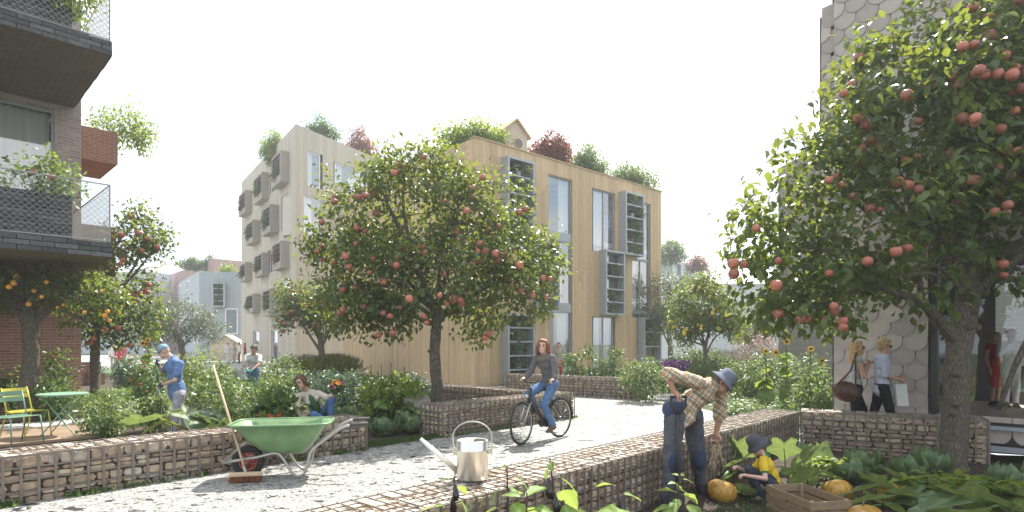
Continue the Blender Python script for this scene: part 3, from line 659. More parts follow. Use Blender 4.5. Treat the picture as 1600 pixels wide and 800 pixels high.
for i, (xa, xb, xc, y0, y1) in enumerate(boxes2):
    t0, z1 = f2l.px(xc, y0 + 1); z0 = f2l.px(xc, y1 - 12)[1]
    lo, hi = .1, 4
    for _ in range(40):
        mid = (lo + hi) / 2; q = f2l.pt(t0, 0, mid); x = CX + F * q.x / q.y; lo, hi = (mid, hi) if x > xb else (lo, mid)
    pj = min(lo, 2.2); lo, hi = .1, 6
    for _ in range(40):
        mid = (lo + hi) / 2; q = f2l.pt(t0 + mid, 0, pj); x = CX + F * q.x / q.y; lo, hi = (mid, hi) if x > xa else (lo, mid)
    wd_ = lo; th = .14; f = MB(); t1 = t0 + wd_; bx = thing('planter_box', None, None) if False else None
    for a, b, c, e in ((t0, t0 + th, z0, z1), (t1 - th, t1, z0, z1), (t0 + th, t1 - th, z0, z0 + (z1 - z0) * .24), (t0 + th, t1 - th, z1 - th, z1)): f2l.slab(f, a, b, c, e, pj, -.02)
    bo = f.build('box_bay', M_BOXWOOD, b2)
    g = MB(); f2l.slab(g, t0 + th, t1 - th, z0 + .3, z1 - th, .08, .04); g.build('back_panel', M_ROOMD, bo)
    g = MB()
    for k in range(4): x = lerp(t0 + th, t1 - th, (k + .5) / 4); f2l.slab(g, x - .02, x + .02, z0 + (z1 - z0) * .24, z1 - th, pj - .05, pj - .09)
    for k in range(1, 4): z = lerp(z0 + (z1 - z0) * .24, z1, k / 4); f2l.slab(g, t0 + th, t1 - th, z - .02, z + .02, pj - .051, pj - .089)
    g.build('trellis', M_DARKFRAME, bo)
    c = f2l.pt((t0 + t1) / 2 + .25, lerp(z0, z1, .46), pj - .1)
    spray(bo, 'plant', c - V(0, .1, 0), (.36, .45, (z1 - z0) * .3), 26, 11, .12, .16, .55, (G_DARK, G_SHRUB, G_RED)[i % 3 if i % 4 else 0], seed=40 + i, shell=.1, kind='stuff')
rooftuft('lime green shrub at the left roof edge of the grey house', 408, 452, 208, 248, 47, G_LIME, 11, ln=.22)
rooftuft('upright green shrub on the roof just right of the grey house corner', 476, 530, 190, 222, 47, G_SHRUB, 12, ln=.22)
rooftuft('copper red shrub on the grey house roof', 534, 588, 205, 250, 50, G_RED, 13, ln=.22)
rooftuft('flowering pink shrub by the glass rail of the roof terrace', 562, 600, 252, 300, 37.5, G_SHRUB, 14, n=80)
# glass balustrade on the wooden house roof, near its far end
gb = thing('glass_balustrade', 'glass balustrade at the far left roof end of the wooden house', 'balustrade', fl_.pt(fl_.L - .1, ZT + .5, .0))
for k in range(3):
    g = MB(); t0 = fl_.L - .1 - 1.6 * k; pane_(fl_, g, t0 - 1.55, t0, ztl(t0) - .1, ztl(t0) + 1.0, -.2); g.build('pane', M_GLASS, gb)
g = MB()
for k in range(4): t0 = fl_.L - .12 - 1.6 * k; fl_.slab(g, t0 - .03, t0 + .03, ztl(t0) - .2, ztl(t0) + 1.0, -.216, -.26)
g.build('post', M_FRAME, gb)

# ---------------------------------------------------------------- brick house with balconies on the left
dL = V(.70, .714, 0); nL = V(.714, -.70, 0)      # along its front (to the right, away), outward
BC = V(-10.82, 15.0, 0)
M_BRICK = brickmat('red_brick', (dL.x, dL.y), (.26, .095, .06), (.33, .135, .085), (.30, .24, .20), .24, .072)
M_BRICKL = brickmat('mauve_brick', (dL.x, dL.y), (.31, .205, .185), (.42, .30, .265), (.40, .34, .31), .24, .072)
M_BRICKR = brickmat('side_brick', (nL.x, nL.y), (.24, .10, .07), (.30, .13, .09), (.26, .21, .18), .24, .072)
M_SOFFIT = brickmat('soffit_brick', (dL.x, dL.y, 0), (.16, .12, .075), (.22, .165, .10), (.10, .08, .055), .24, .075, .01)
M_ORSOFF = brickmat('orange_soffit', (dL.x, dL.y, 0), (.36, .16, .06), (.30, .13, .05), (.22, .10, .05), .24, .075, .01)
M_DBRICK = stonemat('charcoal_brick', [(0, (.055, .058, .062)), (.5, (.085, .088, .092)), (1, (.13, .132, .135))], .8)
M_MORTAR = plain('dark_mortar', (.03, .03, .032), .9, .2, 9)
M_CHAIN = plain('steel_mesh', (.30, .30, .295), .45, .1, 9, metal=.6)
bl = thing('brick_apartment_house', 'red and mauve brick apartment house with dark projecting balconies', 'building', BC)
def bq(t, o): return BC + dL * t + nL * o
def bslab(mb, t0, t1, o0, o1, z0, z1):
    a, b, c, e = bq(t0, o0), bq(t1, o0), bq(t1, o1), bq(t0, o1); return mb.prism([a, b, c, e] if (b - a).cross(c - a).z > 0 else [e, c, b, a], z0, z1)
mb = MB(); bslab(mb, -14, 0, 0, -.4, -.05, 4.2); mb.build('ground_floor_wall', M_BRICK, bl)
wz0, wz1 = 5.0, 7.35
t0w = -3.2; _tw, _ = onface(85, 200, BC, dL); tl_ = -9.0
mb = MB(); bslab(mb, -14, tl_, 0, -.4, 4.2, 14); bslab(mb, _tw, 0, 0, -.4, 4.2, 14); bslab(mb, tl_, _tw, 0, -.4, 4.2, wz0); bslab(mb, tl_, _tw, 0, -.4, wz1, 14); mb.build('upper_wall', M_BRICKL, bl)
mb = MB(); bslab(mb, -.4, -.0, -.4, -3.0, -.05, 14); mb.build('side_wall', M_BRICKR, bl)
class BF(Face):
    def __init__(s): s.P = BC; s.d = dL; s.n = nL; s.L = 10
window(bl, BF(), tl_, _tw, wz0, wz1, depth=.1, fr=.05, mull=3, curtain=[(tl_ + .1, _tw - .06)], room=3, side=.05, glass=M_GLASS3)  # full-width white curtain added so the pane reads bright like reflected sky
# balconies: front edge through the pixel corner (176, .) at 12.2 m
K = at(176, 88, 12.2); rel = V(K.x, K.y, 0) - BC; kt, ko = rel.dot(dL), rel.dot(nL)
BRK = [stone_template(300 + i) for i in range(4)]
def brickbox(i):
    r = random.Random(i); mb = MB(); e = .5
    vs = [V(sx * .5, sy * .5, sz * .5) for sz in (-1, 1) for sx, sy in ((-1, -1), (1, -1), (1, 1), (-1, 1))]
    vs = [v + V(r.uniform(-.008, .008), r.uniform(-.03, .03), r.uniform(-.03, .03)) for v in vs]; mb.hexa(vs); return mb.mesh('brick', M_DBRICK)
BRICKS = [brickbox(i) for i in range(8)]
def brickband(root, t0, t1, o, z0, z1, bl_, bh_, along, out, org, nmax=300):
    """courses of long bricks on a face at org + along*t, facing out"""
    rows = max(1, round((z1 - z0) / bh_)); h = (z1 - z0) / rows; rs = random.Random(int(z0 * 100)); cnt = 0; fill = MB()
    for r in range(rows):
        x = t1 + (bl_ / 2 if r % 2 else 0)
        while x > t0:
            a, b = max(x - bl_, t0), min(x, t1); x -= bl_
            if b - a < .04: continue
            c = org + along * ((a + b) / 2) + out * (o - .05 + rs.uniform(-.006, .006)) + up(z0 + h * (r + .5)); l, d_, hh = b - a - .014, .1, h - .014
            o_ = link('brick', BRICKS[rs.randrange(8)], root); p = c - rootloc(root)
            o_.matrix_basis = Matrix(((along.x * l, out.x * d_, 0, p.x), (along.y * l, out.y * d_, 0, p.y), (0, 0, hh, p.z), (0, 0, 0, 1)))
def chainmesh(mb, P, ex, lx, z0, z1, s=.115, w=.0055):
    n = int((lx + (z1 - z0)) / s) + 1
    for sg in (1, -1):
        for i in range(n + 1):
            x = i * s if sg == 1 else i * s - (z1 - z0); a_, b_ = None, None; pts = []
            za, zb = z0, z1; xa, xb = (x, x - (z1 - z0)) if sg == 1 else (x, x + (z1 - z0))
            # clip to 0..lx
            dx = xb - xa; t_lo, t_hi = 0.0, 1.0
            if dx > 0: t_lo = max(0, (0 - xa) / dx); t_hi = min(1, (lx - xa) / dx)
            else: t_lo = max(0, (lx - xa) / dx); t_hi = min(1, (0 - xa) / dx)
            if t_hi - t_lo < .02: continue
            p = P + ex * (xa + dx * t_lo) + up(z0 + (z1 - z0) * t_lo); q = P + ex * (xa + dx * t_hi) + up(z0 + (z1 - z0) * t_hi); mb.bar(p, q, w)
M_APPLE0 = None
def balcony(label, zs, fruit_shrub):
    ko2 = ko; zb = zs + .3
    root = thing('brick_balcony', None, None) if False else None
    s = MB(); bslab(s, -9, kt - .06, .0, ko2 - .06, zs + .012, zb - .01); part = s.build('balcony_slab', M_MORTAR, bl)
    s = MB(); bslab(s, -9, kt - .03, .0, ko2 - .03, zs, zs + .011); s.build('soffit', M_SOFFIT, part)
    brickband(part, -8.6, kt, ko2, zs, zb, .38, .1, dL, nL, BC)
    brickband(part, .0, ko2 - .1, kt, zs, zb, .38, .1, nL, dL, BC)
    # inner parapet of dark brick holding soil and shrubs
    pt_ = kt - .62; po = ko2 - .3
    if pt_ > 0: pass
    s = MB(); bslab(s, -9, pt_ - .06, po - .7, po - .06, zb, zb + .86); pp = s.build('planter_parapet', M_MORTAR, bl)
    brickband(pp, -8.6, pt_, po, zb, zb + .9, .38, .075, dL, nL, BC)
    m_ = MB(); fo = ko2 - .04; z0, z1 = zb + .03, zb + 1.18
    chainmesh(m_, bq(-8.6, fo), dL, 8.6 + kt - .04, z0, z1); chainmesh(m_, bq(kt - .04, .1), nL, fo - .1, z0, z1)
    m_.build('chain_mesh', M_CHAIN, part)
    m_ = MB()
    for z in (z0, z1): m_.tube([bq(-8.6, fo) + up(z), bq(kt - .04, fo) + up(z), bq(kt - .04, .1) + up(z)], .014, 6)
    for t in (-8.6, -6.4, -4.2, -2.0): m_.tube([bq(t, fo) + up(zb), bq(t, fo) + up(z1)], .012, 6)
    m_.tube([bq(kt - .04, fo) + up(zb), bq(kt - .04, fo) + up(z1)], .014, 6); m_.build('handrail', M_CHAIN, part)
    return part, pt_, po, zb
p_lo = balcony('lower', at(176, 402.5, 12.2).z, 1); p_up = balcony('upper', K.z, 1)
# farther balcony of the same house
K2 = at(184, 257, 17.5); rel = V(K2.x, K2.y, 0) - BC; t2, o2 = rel.dot(dL), rel.dot(nL)
mb = MB(); bslab(mb, -2.0, t2, o2 - 2.2, o2, K2.z, K2.z + .92); mb2 = MB(); bslab(mb2, -2, t2 - .01, o2 - 2.2, o2 - .01, K2.z - .012, K2.z - .001)
fb = mb.build('far_balcony', M_BRICK, bl); mb2.build('soffit', M_ORSOFF, fb)
mb = MB(); bslab(mb, -2.0, t2 - .05, o2 - 2.0, o2 - .05, K2.z - 3.3, K2.z - 1.85); mb.build('far_balcony', M_BRICK, bl)
# ---------------------------------------------------------------- building with round shingles on the right
M_SCALE = plain('shingle', (.42, .375, .335), .75, .14, 5, .25, 60, objrand=.16)
M_SCALEB = plain('shingle_backing', (.11, .095, .085), .9, .1, 7)
S0, S1 = V(8.05, 9.4, 0), V(6.1, 11.3, 0); fS = Face(S1, S0 + (S0 - S1).normalized() * 6)
br_ = thing('shingled_house', 'house clad in round grey shingles with a large shop window', 'building', S1)
tg, _ = fS.px(1455, 640); ZS = 9.5
gt0, gt1, gz0, gz1 = tg, tg + 5.2, .33, 3.05
mb = MB(); fS.slab(mb, 0, gt0, 0, ZS, -.02, -.3); fS.slab(mb, gt0, fS.L, 0, gz0, -.02, -.3); fS.slab(mb, gt0, fS.L, gz1, ZS, -.02, -.3); fS.slab(mb, gt1, fS.L, gz0, gz1, -.02, -.3); mb.build('wall', M_SCALEB, br_)
mb = MB(); sd = Face(S1, S1 + V(.719, .695, 0) * 6); mb.bar(S1 + V(.15, .1, 0) + up(ZS / 2), S1 + V(.719, .695, 0) * 6 + up(ZS / 2), .25, ZS); mb.build('side_wall', M_SCALEB, br_)
def scale_mesh(wd, ht, lo=-9, hi=9):
    mb = MB(); n = 12; r = wd / 2 * .965; pts = [V(-r, 0, ht)] + [V(r * math.cos(math.pi + math.pi * k / n), 0, r + r * math.sin(math.pi + math.pi * k / n)) for k in range(n + 1)] + [V(r, 0, ht)]
    if lo > -5: pts = [V(0, 0, ht)] + [p for p in pts if p.x > -1e-4]
    if hi < 5: pts = [p for p in pts if p.x < 1e-4] + [V(0, 0, ht)]
    m = len(pts); fv = [p + V(0, .036 - .03 * p.z / ht, 0) for p in pts]; bv = [p + V(0, .004 - .004 * p.z / ht, 0) for p in pts]
    mb.add(fv + bv, [tuple(range(m)), tuple(range(2 * m - 1, m - 1, -1))] + [(i, m + i, m + (i + 1) % m, (i + 1) % m) for i in range(m)]); return mb.mesh('shingle', M_SCALE)
SW, SR = .37, .25; SCM = [scale_mesh(SW, SR * 1.75), scale_mesh(SW, SR * 1.75, lo=0), scale_mesh(SW, SR * 1.75, hi=0)]
def shingles(f, t0, t1, z0, z1, skip=(), root=None, nmax=300):
    root = root or br_; rows = int((z1 - z0) / SR) + 1; base = rootloc(root); lst = []
    for r in range(rows):
        z = z0 + r * SR; k0 = 0 if r % 2 else .5; i = 0
        while True:
            t = t0 + (k0 + i) * SW; i += 1
            if t > t1 - .02: break
            sk = [q for q in skip if q[2] - .28 < z < q[3]]; half = 1 if t < t0 + .05 else 0; bad = False
            for q in sk:
                if q[0] + .02 < t < q[1] + .1: bad = True
                elif abs(t - q[0]) <= SW / 2: half = 2
            if not bad: lst.append((t, z, half))
    def sc(q): p = f.pt(q[0], q[1]); x = CX + F * p.x / p.y; y = HZ - F * (p.z - H) / p.y; return (0 if (x < 1640 and -40 < y < 760) else 1, p.length)
    lst.sort(key=sc); fill = MB()
    for i, (t, z, half) in enumerate(lst):
        p = f.pt(t, z, .001 * (i % 3)); pl = p - base; M = Matrix(((f.d.x, f.n.x, 0, pl.x), (f.d.y, f.n.y, 0, pl.y), (0, 0, 1, pl.z), (0, 0, 0, 1)))
        if i < nmax: o = link('shingle', SCM[half], root); o.matrix_basis = M
        else: fill.var = .5; me = SCM[half]; fill.add([p + f.d * v.co.x + f.n * v.co.y + up(v.co.z) for v in me.vertices], [tuple(q.vertices) for q in me.polygons])
    if fill.v: fill.build('shingle_field', M_SCALE, root, kind='stuff')
shingles(fS, .0, 5.2, .03, ZS, [(gt0 - .02, gt1, gz0, gz1)])
# upper bay at the left corner
bay = thing('corner_bay', None, None) if False else None
fB = Face(at(1280, 30, 11.6), at(1306, 30, 11.35)); zb0, zb1 = 3.2, at(1280, 28, 11.6).z
mb = MB(); fB.slab(mb, 0, fB.L + .25, zb0, zb1, -.02, -1.2); mb.build('corner_bay', M_SCALEB, br_)
shingles(fB, .05, fB.L, zb0, zb1 - .2, nmax=40)
mb = MB(); e_ = .09   # shop window
for a, b, c, e in ((gt0, gt0 + e_, gz0, gz1), (gt1 - e_, gt1, gz0, gz1), (gt0 + e_, gt1 - e_, gz0, gz0 + .05), (gt0 + e_, gt1 - e_, gz1 - e_, gz1), (gt0 + 2.2, gt0 + 2.23, gz0 + .05, gz1 - e_)): fS.slab(mb, a, b, c, e, .05, -.15)
sw = mb.build('shop_window', M_DARKFRAME, br_)
mb = MB(); pane_(fS, mb, gt0 + e_, gt1 - e_, gz0 + .05, gz1 - e_, -.04); mb.build('pane', M_GLASS2, sw)
mb = MB(); fS.slab(mb, gt0 - .05, fS.L, gz0 - .06, gz0 - .002, .12, -.1); mb.build('sill', M_BLUEPAVE, sw)
mb = MB(); fS.slab(mb, .1, fS.L, -.02, .05, .04, -.02); mb.build('plinth', M_DARKFRAME, br_)
# shop interior: floor, back wall with openings, ceiling
rd = 5.5; mb = MB(); fS.slab(mb, gt0 - 1.5, gt1 + 2, .1, .3, -.3, -rd); mb.build('shop_floor', M_ROOMW, br_)
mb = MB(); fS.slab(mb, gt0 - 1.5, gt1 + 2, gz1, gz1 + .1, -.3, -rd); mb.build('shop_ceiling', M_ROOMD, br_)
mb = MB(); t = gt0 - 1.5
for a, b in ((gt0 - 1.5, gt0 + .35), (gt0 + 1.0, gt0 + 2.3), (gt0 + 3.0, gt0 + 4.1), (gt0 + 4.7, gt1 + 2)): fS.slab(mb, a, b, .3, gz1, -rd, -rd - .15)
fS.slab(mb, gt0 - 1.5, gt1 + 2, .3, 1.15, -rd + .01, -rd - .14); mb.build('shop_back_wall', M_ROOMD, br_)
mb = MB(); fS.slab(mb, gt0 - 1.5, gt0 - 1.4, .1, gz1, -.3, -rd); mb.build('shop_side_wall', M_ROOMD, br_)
mb = MB(); fS.slab(mb, 0, fS.L, ZS - .3, ZS - .1, -.3, -4); mb.build('roof', M_ROOF, br_)

# ---------------------------------------------------------------- farther houses
M_STONEW = brickmat('pale_stone_wall', (1, 0), (.27, .255, .225), (.32, .305, .27), (.22, .21, .19), .5, .09, .01)
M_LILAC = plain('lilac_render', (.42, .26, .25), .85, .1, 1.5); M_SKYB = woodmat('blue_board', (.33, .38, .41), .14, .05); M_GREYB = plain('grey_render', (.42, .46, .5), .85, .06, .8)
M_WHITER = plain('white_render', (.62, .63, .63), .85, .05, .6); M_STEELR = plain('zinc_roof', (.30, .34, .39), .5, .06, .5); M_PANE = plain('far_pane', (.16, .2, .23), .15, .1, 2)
def block(name, label, P, Q, dep, zt, mat, zr=None, wins=(), wm=None, boards=0):
    """house of which one facade runs from P to Q (pixel,Y) and is dep metres deep"""
    A = V((P[0] - CX) / F * P[1], P[1], 0); B = V((Q[0] - CX) / F * Q[1], Q[1], 0); f = Face(A, B); r = thing(name, label, 'building', A)
    n = -f.n; z1, z2 = (zt, zt) if not isinstance(zt, tuple) else zt; mb = MB(); D = n * dep
    mb.hexa([A, B, B + D, A + D, A + up(z1), B + up(z2), B + D + up(z2), A + D + up(z1)]); mb.build('wall', mat, r, merge=True)
    for (x0, x1, y0, y1) in wins:
        t0, t1, za, zb = f.rect(x0, x1, y0, y1); t0, t1 = min(t0, t1), max(t0, t1); w_ = MB(); e = .12
        for a, b, c, g in ((t0, t0 + e, za, zb), (t1 - e, t1, za, zb), (t0 + e, t1 - e, za, za + e), (t0 + e, t1 - e, zb - e, zb)): f.slab(w_, a, b, c, g, .08, .003)
        wo = w_.build('window', wm or M_WFRAME, r); g = MB(); f.slab(g, t0 + e, t1 - e, za + e, zb - e, .03, .004); g.build('pane', M_PANE, wo)
    if boards:
        nb = int(f.L / boards)
        for i in range(nb): b_ = MB(); f.slab(b_, f.L * i / nb + .01, f.L * (i + 1) / nb - .01, .02, lerp(z1, z2, (i + .5) / nb) - .02, .02, .001); b_.build('plank', mat, r)
    return r, f
r, f = block('lilac_house', 'lilac red house far left behind the blue house', (335, 84), (264, 104), 18, 13.6, M_LILAC, wins=[(318, 324, 426, 448), (312, 316, 455, 470)])
block('lilac_terrace_house', 'lilac front wing with shrubs on its roof, far left', (336, 86), (386, 86.6), 14, 13.6, M_LILAC)
rb, fb2 = block('blue_house', 'pale blue boarded house with a planted shelf window', (312, 66), (380, 66.6), 16, 9.6, M_SKYB, wins=[(352, 372, 482, 522)], boards=.5)
r, f = block('grey_blue_house', 'grey blue gable house left of the boarded blue house', (311.5, 66.2), (280, 74), 12, (9.7, 9.2), M_GREYB, wins=[(292, 297, 440, 455), (280, 284, 446, 462)])
t0, t1, z0, z1 = fb2.rect(334, 354, 442, 480); m_ = MB()
for a, b, c, e in ((t0, t0 + .15, z0, z1), (t1 - .15, t1, z0, z1), (t0 + .15, t1 - .15, z0, z0 + .15), (t0 + .15, t1 - .15, z1 - .15, z1)): fb2.slab(m_, a, b, c, e, .6, .03)
for k in (1, 2, 3): fb2.slab(m_, t0 + .15, t1 - .15, lerp(z0, z1, k / 4) - .05, lerp(z0, z1, k / 4) + .05, .5, .03)
sf = m_.build('planter_shelf', M_FRAME, rb)
for k in range(4): spray(sf, 'plant', fb2.pt((t0 + t1) / 2, lerp(z0, z1, (k + .45) / 4), .35), (.45, .35, .3), 20, 12, .1, .16, .5, (G_DARK, G_SHRUB)[k % 2], seed=60 + k, shell=.1, kind='stuff')
block('grey_house', 'plain pale grey house farthest left behind the fruit trees', (225, 95), (268, 100), 14, 13.2, M_GREYB)
def rt(*a, **k): rooftuft(*a, **k)
rt('green shrub on the roof of the lilac house', 286, 316, 404, 420, 86, G_SHRUB, 21, n=80, per=12, ln=.35)
rt('tan shrub on the lilac house roof', 314, 342, 402, 420, 87, G_OLIVE, 22, n=80, per=12, ln=.35)
rt('bright green shrub on the blue house roof, beside the grey house', 338, 378, 412, 446, 70, G_LIME, 23, n=120, per=12, ln=.32)
# timber shed with gable on the far square
sc_ = gp(352, 563); sr = thing('garden_shed', 'pale timber garden shed with gable roof on the far square', 'shed', sc_)
sa, sb2 = V(.97, .24, 0), V(-.24, .97, 0)
def quadp(mb, a, b, c, d): mb.add([a, b, c, d], [(0, 1, 2, 3)])
sw_, sh_, srh, sl_ = 2.7, 1.62, .8, 3.4; A = sc_ - sa * sw_ / 2; B = sc_ + sa * sw_ / 2; T = sc_ + up(sh_ + srh)
mb = MB(); mb.add([A, B, B + up(sh_), T, A + up(sh_)] + [p + sb2 * sl_ for p in (A, B, B + up(sh_), T, A + up(sh_))], [(0, 1, 2, 3, 4), (9, 8, 7, 6, 5), (0, 5, 6, 1), (1, 6, 7, 2), (4, 9, 5, 0)]); mb.build('wall', M_PALEW, sr)
for k in range(9):
    z = .04 + k * .27; xw = sw_ / 2 if z < sh_ else sw_ / 2 * max(0.05, 1 - (z + .2 - sh_) / srh); mb = MB(); c = sc_ + up(z + .125) - sb2 * .02; mb.bar(c - sa * xw, c + sa * xw, .04, .25); mb.build('plank', M_PALEW, sr)
for s in (-1, 1):
    mb = MB(); e = sc_ + sa * s * (sw_ / 2 + .22) + up(sh_ - .14); t = T + up(.04); fo, bo = -sb2 * .25, sb2 * (sl_ + .2); mb.hexa([e + fo, t + fo, t + bo, e + bo, e + fo + up(.09), t + fo + up(.09), t + bo + up(.09), e + bo + up(.09)]); mb.build('roof', M_PALEW, sr)
# right side
r, f = block('pale_stone_house', 'pale stone house behind the sunflowers', (1216, 24), (1345, 19.5), 9, (8.7, 8.7), M_STONEW)
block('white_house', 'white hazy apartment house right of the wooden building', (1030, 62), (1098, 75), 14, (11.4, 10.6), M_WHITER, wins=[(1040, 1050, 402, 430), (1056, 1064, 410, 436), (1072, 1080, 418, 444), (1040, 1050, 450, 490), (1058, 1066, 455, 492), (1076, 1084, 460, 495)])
rt('green shrub at the left roof end of the white house', 1030, 1068, 374, 410, 63, G_PALE, 31, n=110, per=12, ln=.3)
rt('copper shrub on the white house roof', 1072, 1106, 402, 424, 70, G_RED, 32, n=90, per=12, ln=.3)
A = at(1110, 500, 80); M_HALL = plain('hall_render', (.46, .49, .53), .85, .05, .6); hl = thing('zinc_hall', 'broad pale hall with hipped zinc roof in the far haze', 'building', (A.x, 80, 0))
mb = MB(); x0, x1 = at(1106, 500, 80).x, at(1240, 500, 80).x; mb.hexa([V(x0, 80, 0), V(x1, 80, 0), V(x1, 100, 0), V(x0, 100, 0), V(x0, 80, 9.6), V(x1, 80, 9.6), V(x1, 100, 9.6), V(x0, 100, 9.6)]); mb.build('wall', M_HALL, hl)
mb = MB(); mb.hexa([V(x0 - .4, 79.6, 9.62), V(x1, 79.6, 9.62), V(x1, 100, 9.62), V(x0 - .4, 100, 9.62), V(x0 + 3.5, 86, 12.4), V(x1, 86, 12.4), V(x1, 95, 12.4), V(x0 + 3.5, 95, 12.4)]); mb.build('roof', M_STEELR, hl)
# ---------------------------------------------------------------- trees
def barkmat(name, c):
    m, t, p, o = newmat(name); Lk = t.links.new; g = N(t, 'NewGeometry'); mpn = N(t, 'Mapping'); mpn.inputs['Scale'].default_value = (26, 26, 7); Lk(g.outputs['Position'], mpn.inputs[0])
    v = N(t, 'TexVoronoi', Scale=1.2); v.feature = 'DISTANCE_TO_EDGE'; n = N(t, 'TexNoise', Scale=1.4, Detail=6.0, Roughness=.7); Lk(mpn.outputs[0], n.inputs['Vector'])
    dm = N(t, 'VectorMath', operation='MULTIPLY_ADD'); Lk(n.outputs['Color'], dm.inputs[0]); dm.inputs[1].default_value = (1.2, 1.2, 1.2); Lk(mpn.outputs[0], dm.inputs[2]); Lk(dm.outputs[0], v.inputs['Vector'])
    r = ramp(t, [(0, sh(c, .35)), (.2, sh(c, .8)), (.55, c), (1, sh(c, 1.35))]); ad = N(t, 'Math', operation='MULTIPLY'); Lk(v.outputs['Distance'], ad.inputs[0]); Lk(n.outputs[0], ad.inputs[1]); m2 = N(t, 'Math', operation='MULTIPLY'); Lk(ad.outputs[0], m2.inputs[0]); m2.inputs[1].default_value = 4.5
    Lk(m2.outputs[0], r.inputs[0]); Lk(r.outputs[0], p.inputs['Base Color']); p.inputs['Roughness'].default_value = .9; b = N(t, 'Bump', Strength=.9, Distance=.03); Lk(m2.outputs[0], b.inputs['Height']); Lk(b.outputs[0], p.inputs['Normal']); return m
M_BARK = barkmat('apple_bark', (.23, .195, .15)); M_BARK2 = barkmat('pale_bark', (.33, .26, .17))
def fruitmat(name, a, b, c):
    m, t, p, o = newmat(name); Lk = t.links.new; g = N(t, 'TexCoord'); n = N(t, 'TexNoise', Scale=9.0, Detail=5.0); Lk(g.outputs['Object'], n.inputs['Vector']); r = ramp(t, [(.3, a), (.5, b), (.72, c)]); Lk(n.outputs[0], r.inputs[0])
    oi = N(t, 'ObjectInfo'); mr = N(t, 'MapRange'); mr.inputs[3].default_value = .75; mr.inputs[4].default_value = 1.3; Lk(oi.outputs['Random'], mr.inputs[0]); hs = N(t, 'HueSaturation'); Lk(mr.outputs[0], hs.inputs['Value']); Lk(r.outputs[0], hs.inputs['Color']); Lk(hs.outputs[0], p.inputs['Base Color'])
    p.inputs['Roughness'].default_value = .4; p.inputs['Subsurface Weight'].default_value = .0; return m
M_APPLE = fruitmat('apple_skin', (.34, .085, .06), (.41, .135, .09), (.45, .22, .14)); M_ORANGE = fruitmat('orange_skin', (.75, .30, .03), (.85, .38, .04), (.8, .42, .07)); M_LEMON = fruitmat('lemon_skin', (.70, .50, .05), (.78, .58, .07), (.7, .6, .12))
def apple_mesh(name, mat, k=.88):
    prof = [(.0, .36), (.12, .44), (.3, .47), (.44, .34), (.5, .1), (.46, -.16), (.33, -.38), (.15, -.45), (.0, -.40)]
    mb = MB(); mb.lathe([(r, z * k) for r, z in prof[::-1]], 14); mb.tube([V(0, 0, .34 * k), V(.03, 0, .5), V(.05, .02, .66)], [.03, .022, .02], 5); return mb.mesh(name, mat, smooth=True)
ME_APPLE, ME_ORANGE, ME_LEMON = apple_mesh('apple', M_APPLE), apple_mesh('orange', M_ORANGE, .98), apple_mesh('lemon', M_LEMON, 1.05)
def curve(a, b, bend, n=6, sag=0):
    a, b = Vector(a), Vector(b); o = V(random.uniform(-1, 1), random.uniform(-1, 1), random.uniform(-.3, .6)) * bend * (b - a).length
    return [a.lerp(b, i / n) + o * math.sin(math.pi * i / n) + V(0, 0, sag * math.sin(math.pi * i / n)) for i in range(n + 1)]
